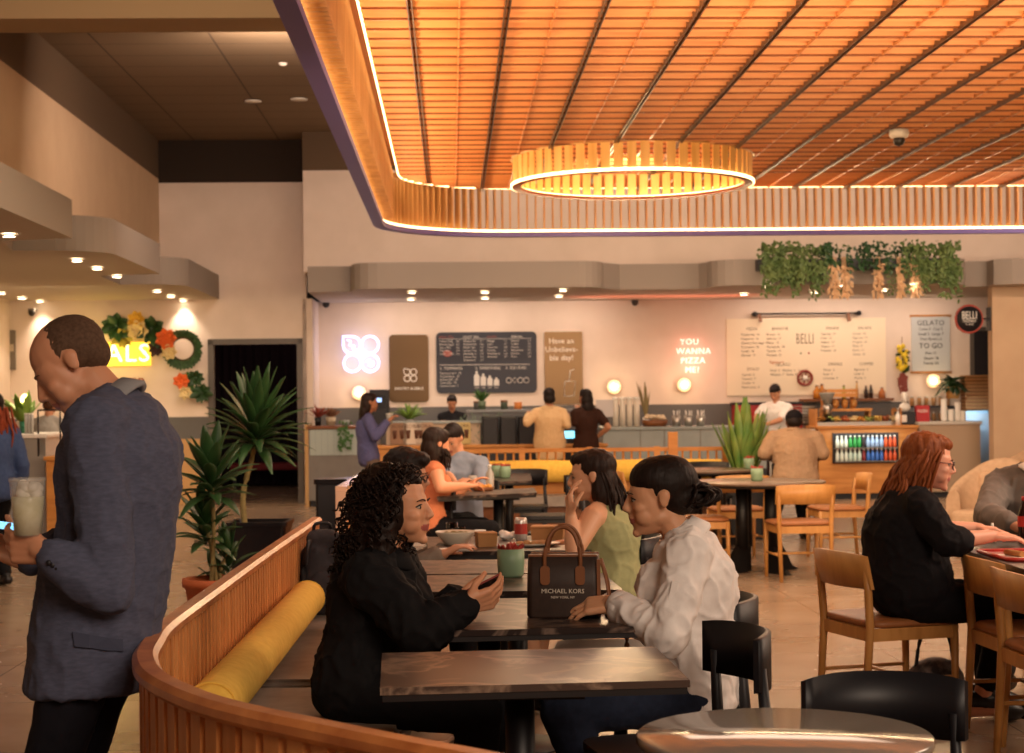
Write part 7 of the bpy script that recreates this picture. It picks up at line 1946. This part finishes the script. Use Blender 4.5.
# light strips of the canopy: from the rim inwards and up, and from the ring
for y in (8.5, 11.5, 14.5, 17.5):
    light('AREA', 'canopy_strip', r2w((XL+.32, y, ZV+.12)), 34, ORG, 3.0, r2w((XL+2.2, y, ZP+.35)), sizey=.06)
for x in (1.8, 4.0, 6.5, 9.0):
    light('AREA', 'canopy_strip', r2w((x, YF-.32, ZV+.12)), 22, ORG, 2.4, r2w((x, YF-2.6, ZP+.35)), sizey=.06)
light('POINT', 'ring_light', r2w((rc.x, rc.y, ZR+.10)), 110, ORG, .4)
# warm fill lights added without fixtures, in the hall and behind the viewer
light('AREA', 'hall_fill', (2.6, -1.5, 4.7), 420, (1, .78, .60), 3.5, (1.2, 7, .8))
light('AREA', 'hall_fill', (4.6, 7.5, 3.4), 200, (1, .72, .52), 3.0, (1.6, 9.5, 0))
light('AREA', 'hall_fill', (2.0, 13.5, 3.5), 160, (1, .72, .52), 4.0, (2.0, 13.5, 0))
light('AREA', 'canopy_fill', (2.5, 9, 2.9), 250, ORG, 5.0, (3.0, 14, 6))  # added uplight in open air, brightens the slats
light('AREA', 'hall_fill', (-2.3, 12, 4.9), 60, (1, .78, .52), 2.0, (-2.6, 14, 0))

# fill lights added along the soffit to brighten the wall behind the counters
for px in (395, 487, 575, 780, 850, 925):
    p_ = Rd(px, 300, DT-.5)
    light('AREA', 'wall_fill', r2w((p_.x, DT-.75, ZS-.03)), 6, (1, .78, .62), .9, r2w((p_.x, DT+.25, 1.2)), sizey=.08)
p_ = Rd(255, 400, DW)
light('POINT', 'passage_fill', r2w((p_.x, 27.5, 2.9)), 14, (1, .6, .5), .15)  # dim light added so that the curtain shows

# fill added outside the canopy edge to brighten the bulkhead, and over the left walkway
for x in (1.0, 4.0, 7.0):
    light('AREA', 'bulkhead_fill', r2w((x, YF+.15, ZV+.2)), 34, (1, .75, .56), 2.8, r2w((x, DBK, ZV+.6)), sizey=.06)
light('AREA', 'hall_fill', (-2.4, 7.5, 4.95), 170, (1, .77, .62), 1.6, (-4.6, 12, 3.0))
light('AREA', 'hall_fill', (-2.2, 17.2, 4.95), 120, (1, .77, .62), 1.4, (-3.4, 24, 3.2))
light('AREA', 'hall_fill', (7.6, 17.0, 3.3), 130, (1, .77, .60), 2.0, (8.0, 23, 2.0))

SC.view_settings.exposure = .36

# ---------------------------------------------------------------- details belong to the piece they sit on
NEST = [(('collar', 'cuff', 'pocket_flap', 'shirt_collar', 'jacket_collar', 'cuff_buttons', 'sleeve_tab'), ('jacket', 'shirt', 'blouse', 'dress')), (('hair_locks', 'curls', 'hair_lengths'), ('hair',)),
        (('lettering', 'logo', 'menu_lines', 'menu_heading', 'rule', 'bottle_drawing', 'ice_drawing', 'fruit_drawing', 'cup_drawing', 'logo_lettering', 'logo_mark', 'price_lines', 'label_plate'), ('panel', 'disc', 'bag_body', 'sheet', 'box_body')),
        (('cup_print',), ('sheet',)), (('piping',), ('felt_cover',)), (('handle_tab',), ('handle',)), (('cap', 'stopper', 'label_band', 'nozzle', 'pump'), ('bottle_body',)), (('red_band',), ('can_body',)),
        (('lid', 'bin_rim'), ('bin_body', 'cup_wall', 'carton_body', 'jar_body', 'canister_body', 'box_body')), (('drink', 'foam', 'sauce'), ('cup_wall', 'glass_wall')), (('bulb',), ('shade',)), (('soil',), ('pot',)),
        (('handle',), ('oven_door',)), (('crust',), ('slice',)), (('fridge_shelf', 'fridge_frame'), ('fridge_recess',)), (('front_panel', 'tile_band', 'panel_joint', 'lower_panel'), ('body',)), (('screen',), ('case', 'housing')), (('status_light', 'drip_tray'), ('housing',)),
        (('vein_tube',), ('leaf_tube',)), (('seed_tube',), ('ring_tube',)), (('edge_band', 'mount_plate'), ('tabletop',)), (('foot',), ('column',)), (('flap',), ('wallet_body',)), (('front_pocket',), ('pack_body',)), (('top_cup', 'top_lid'), ('tube', 'cups'))]
bpy.context.view_layer.update()
base = lambda o: o.name.split('.')[0]
for root in [o for o in list(SC.objects) if o.parent is None and 'category' in o]:
    kids = list(root.children)
    for cn, pn in NEST:
        ps = [k for k in kids if base(k) in pn and k.parent is root]
        if not ps: continue
        for k in kids:
            if base(k) in cn and k.parent is root and k not in ps and (root.type == 'MESH' or sum(1 for j in kids if j.parent is root) > 2):
                ctr = lambda q: q.matrix_local @ (sum((V(c) for c in q.bound_box), V((0, 0, 0)))/8)
                q = min(ps, key=lambda a: (ctr(a)-ctr(k)).length)
                ml = k.matrix_local.copy(); k.parent = q; k.matrix_parent_inverse = q.matrix_local.inverted() ; k.matrix_basis = ml
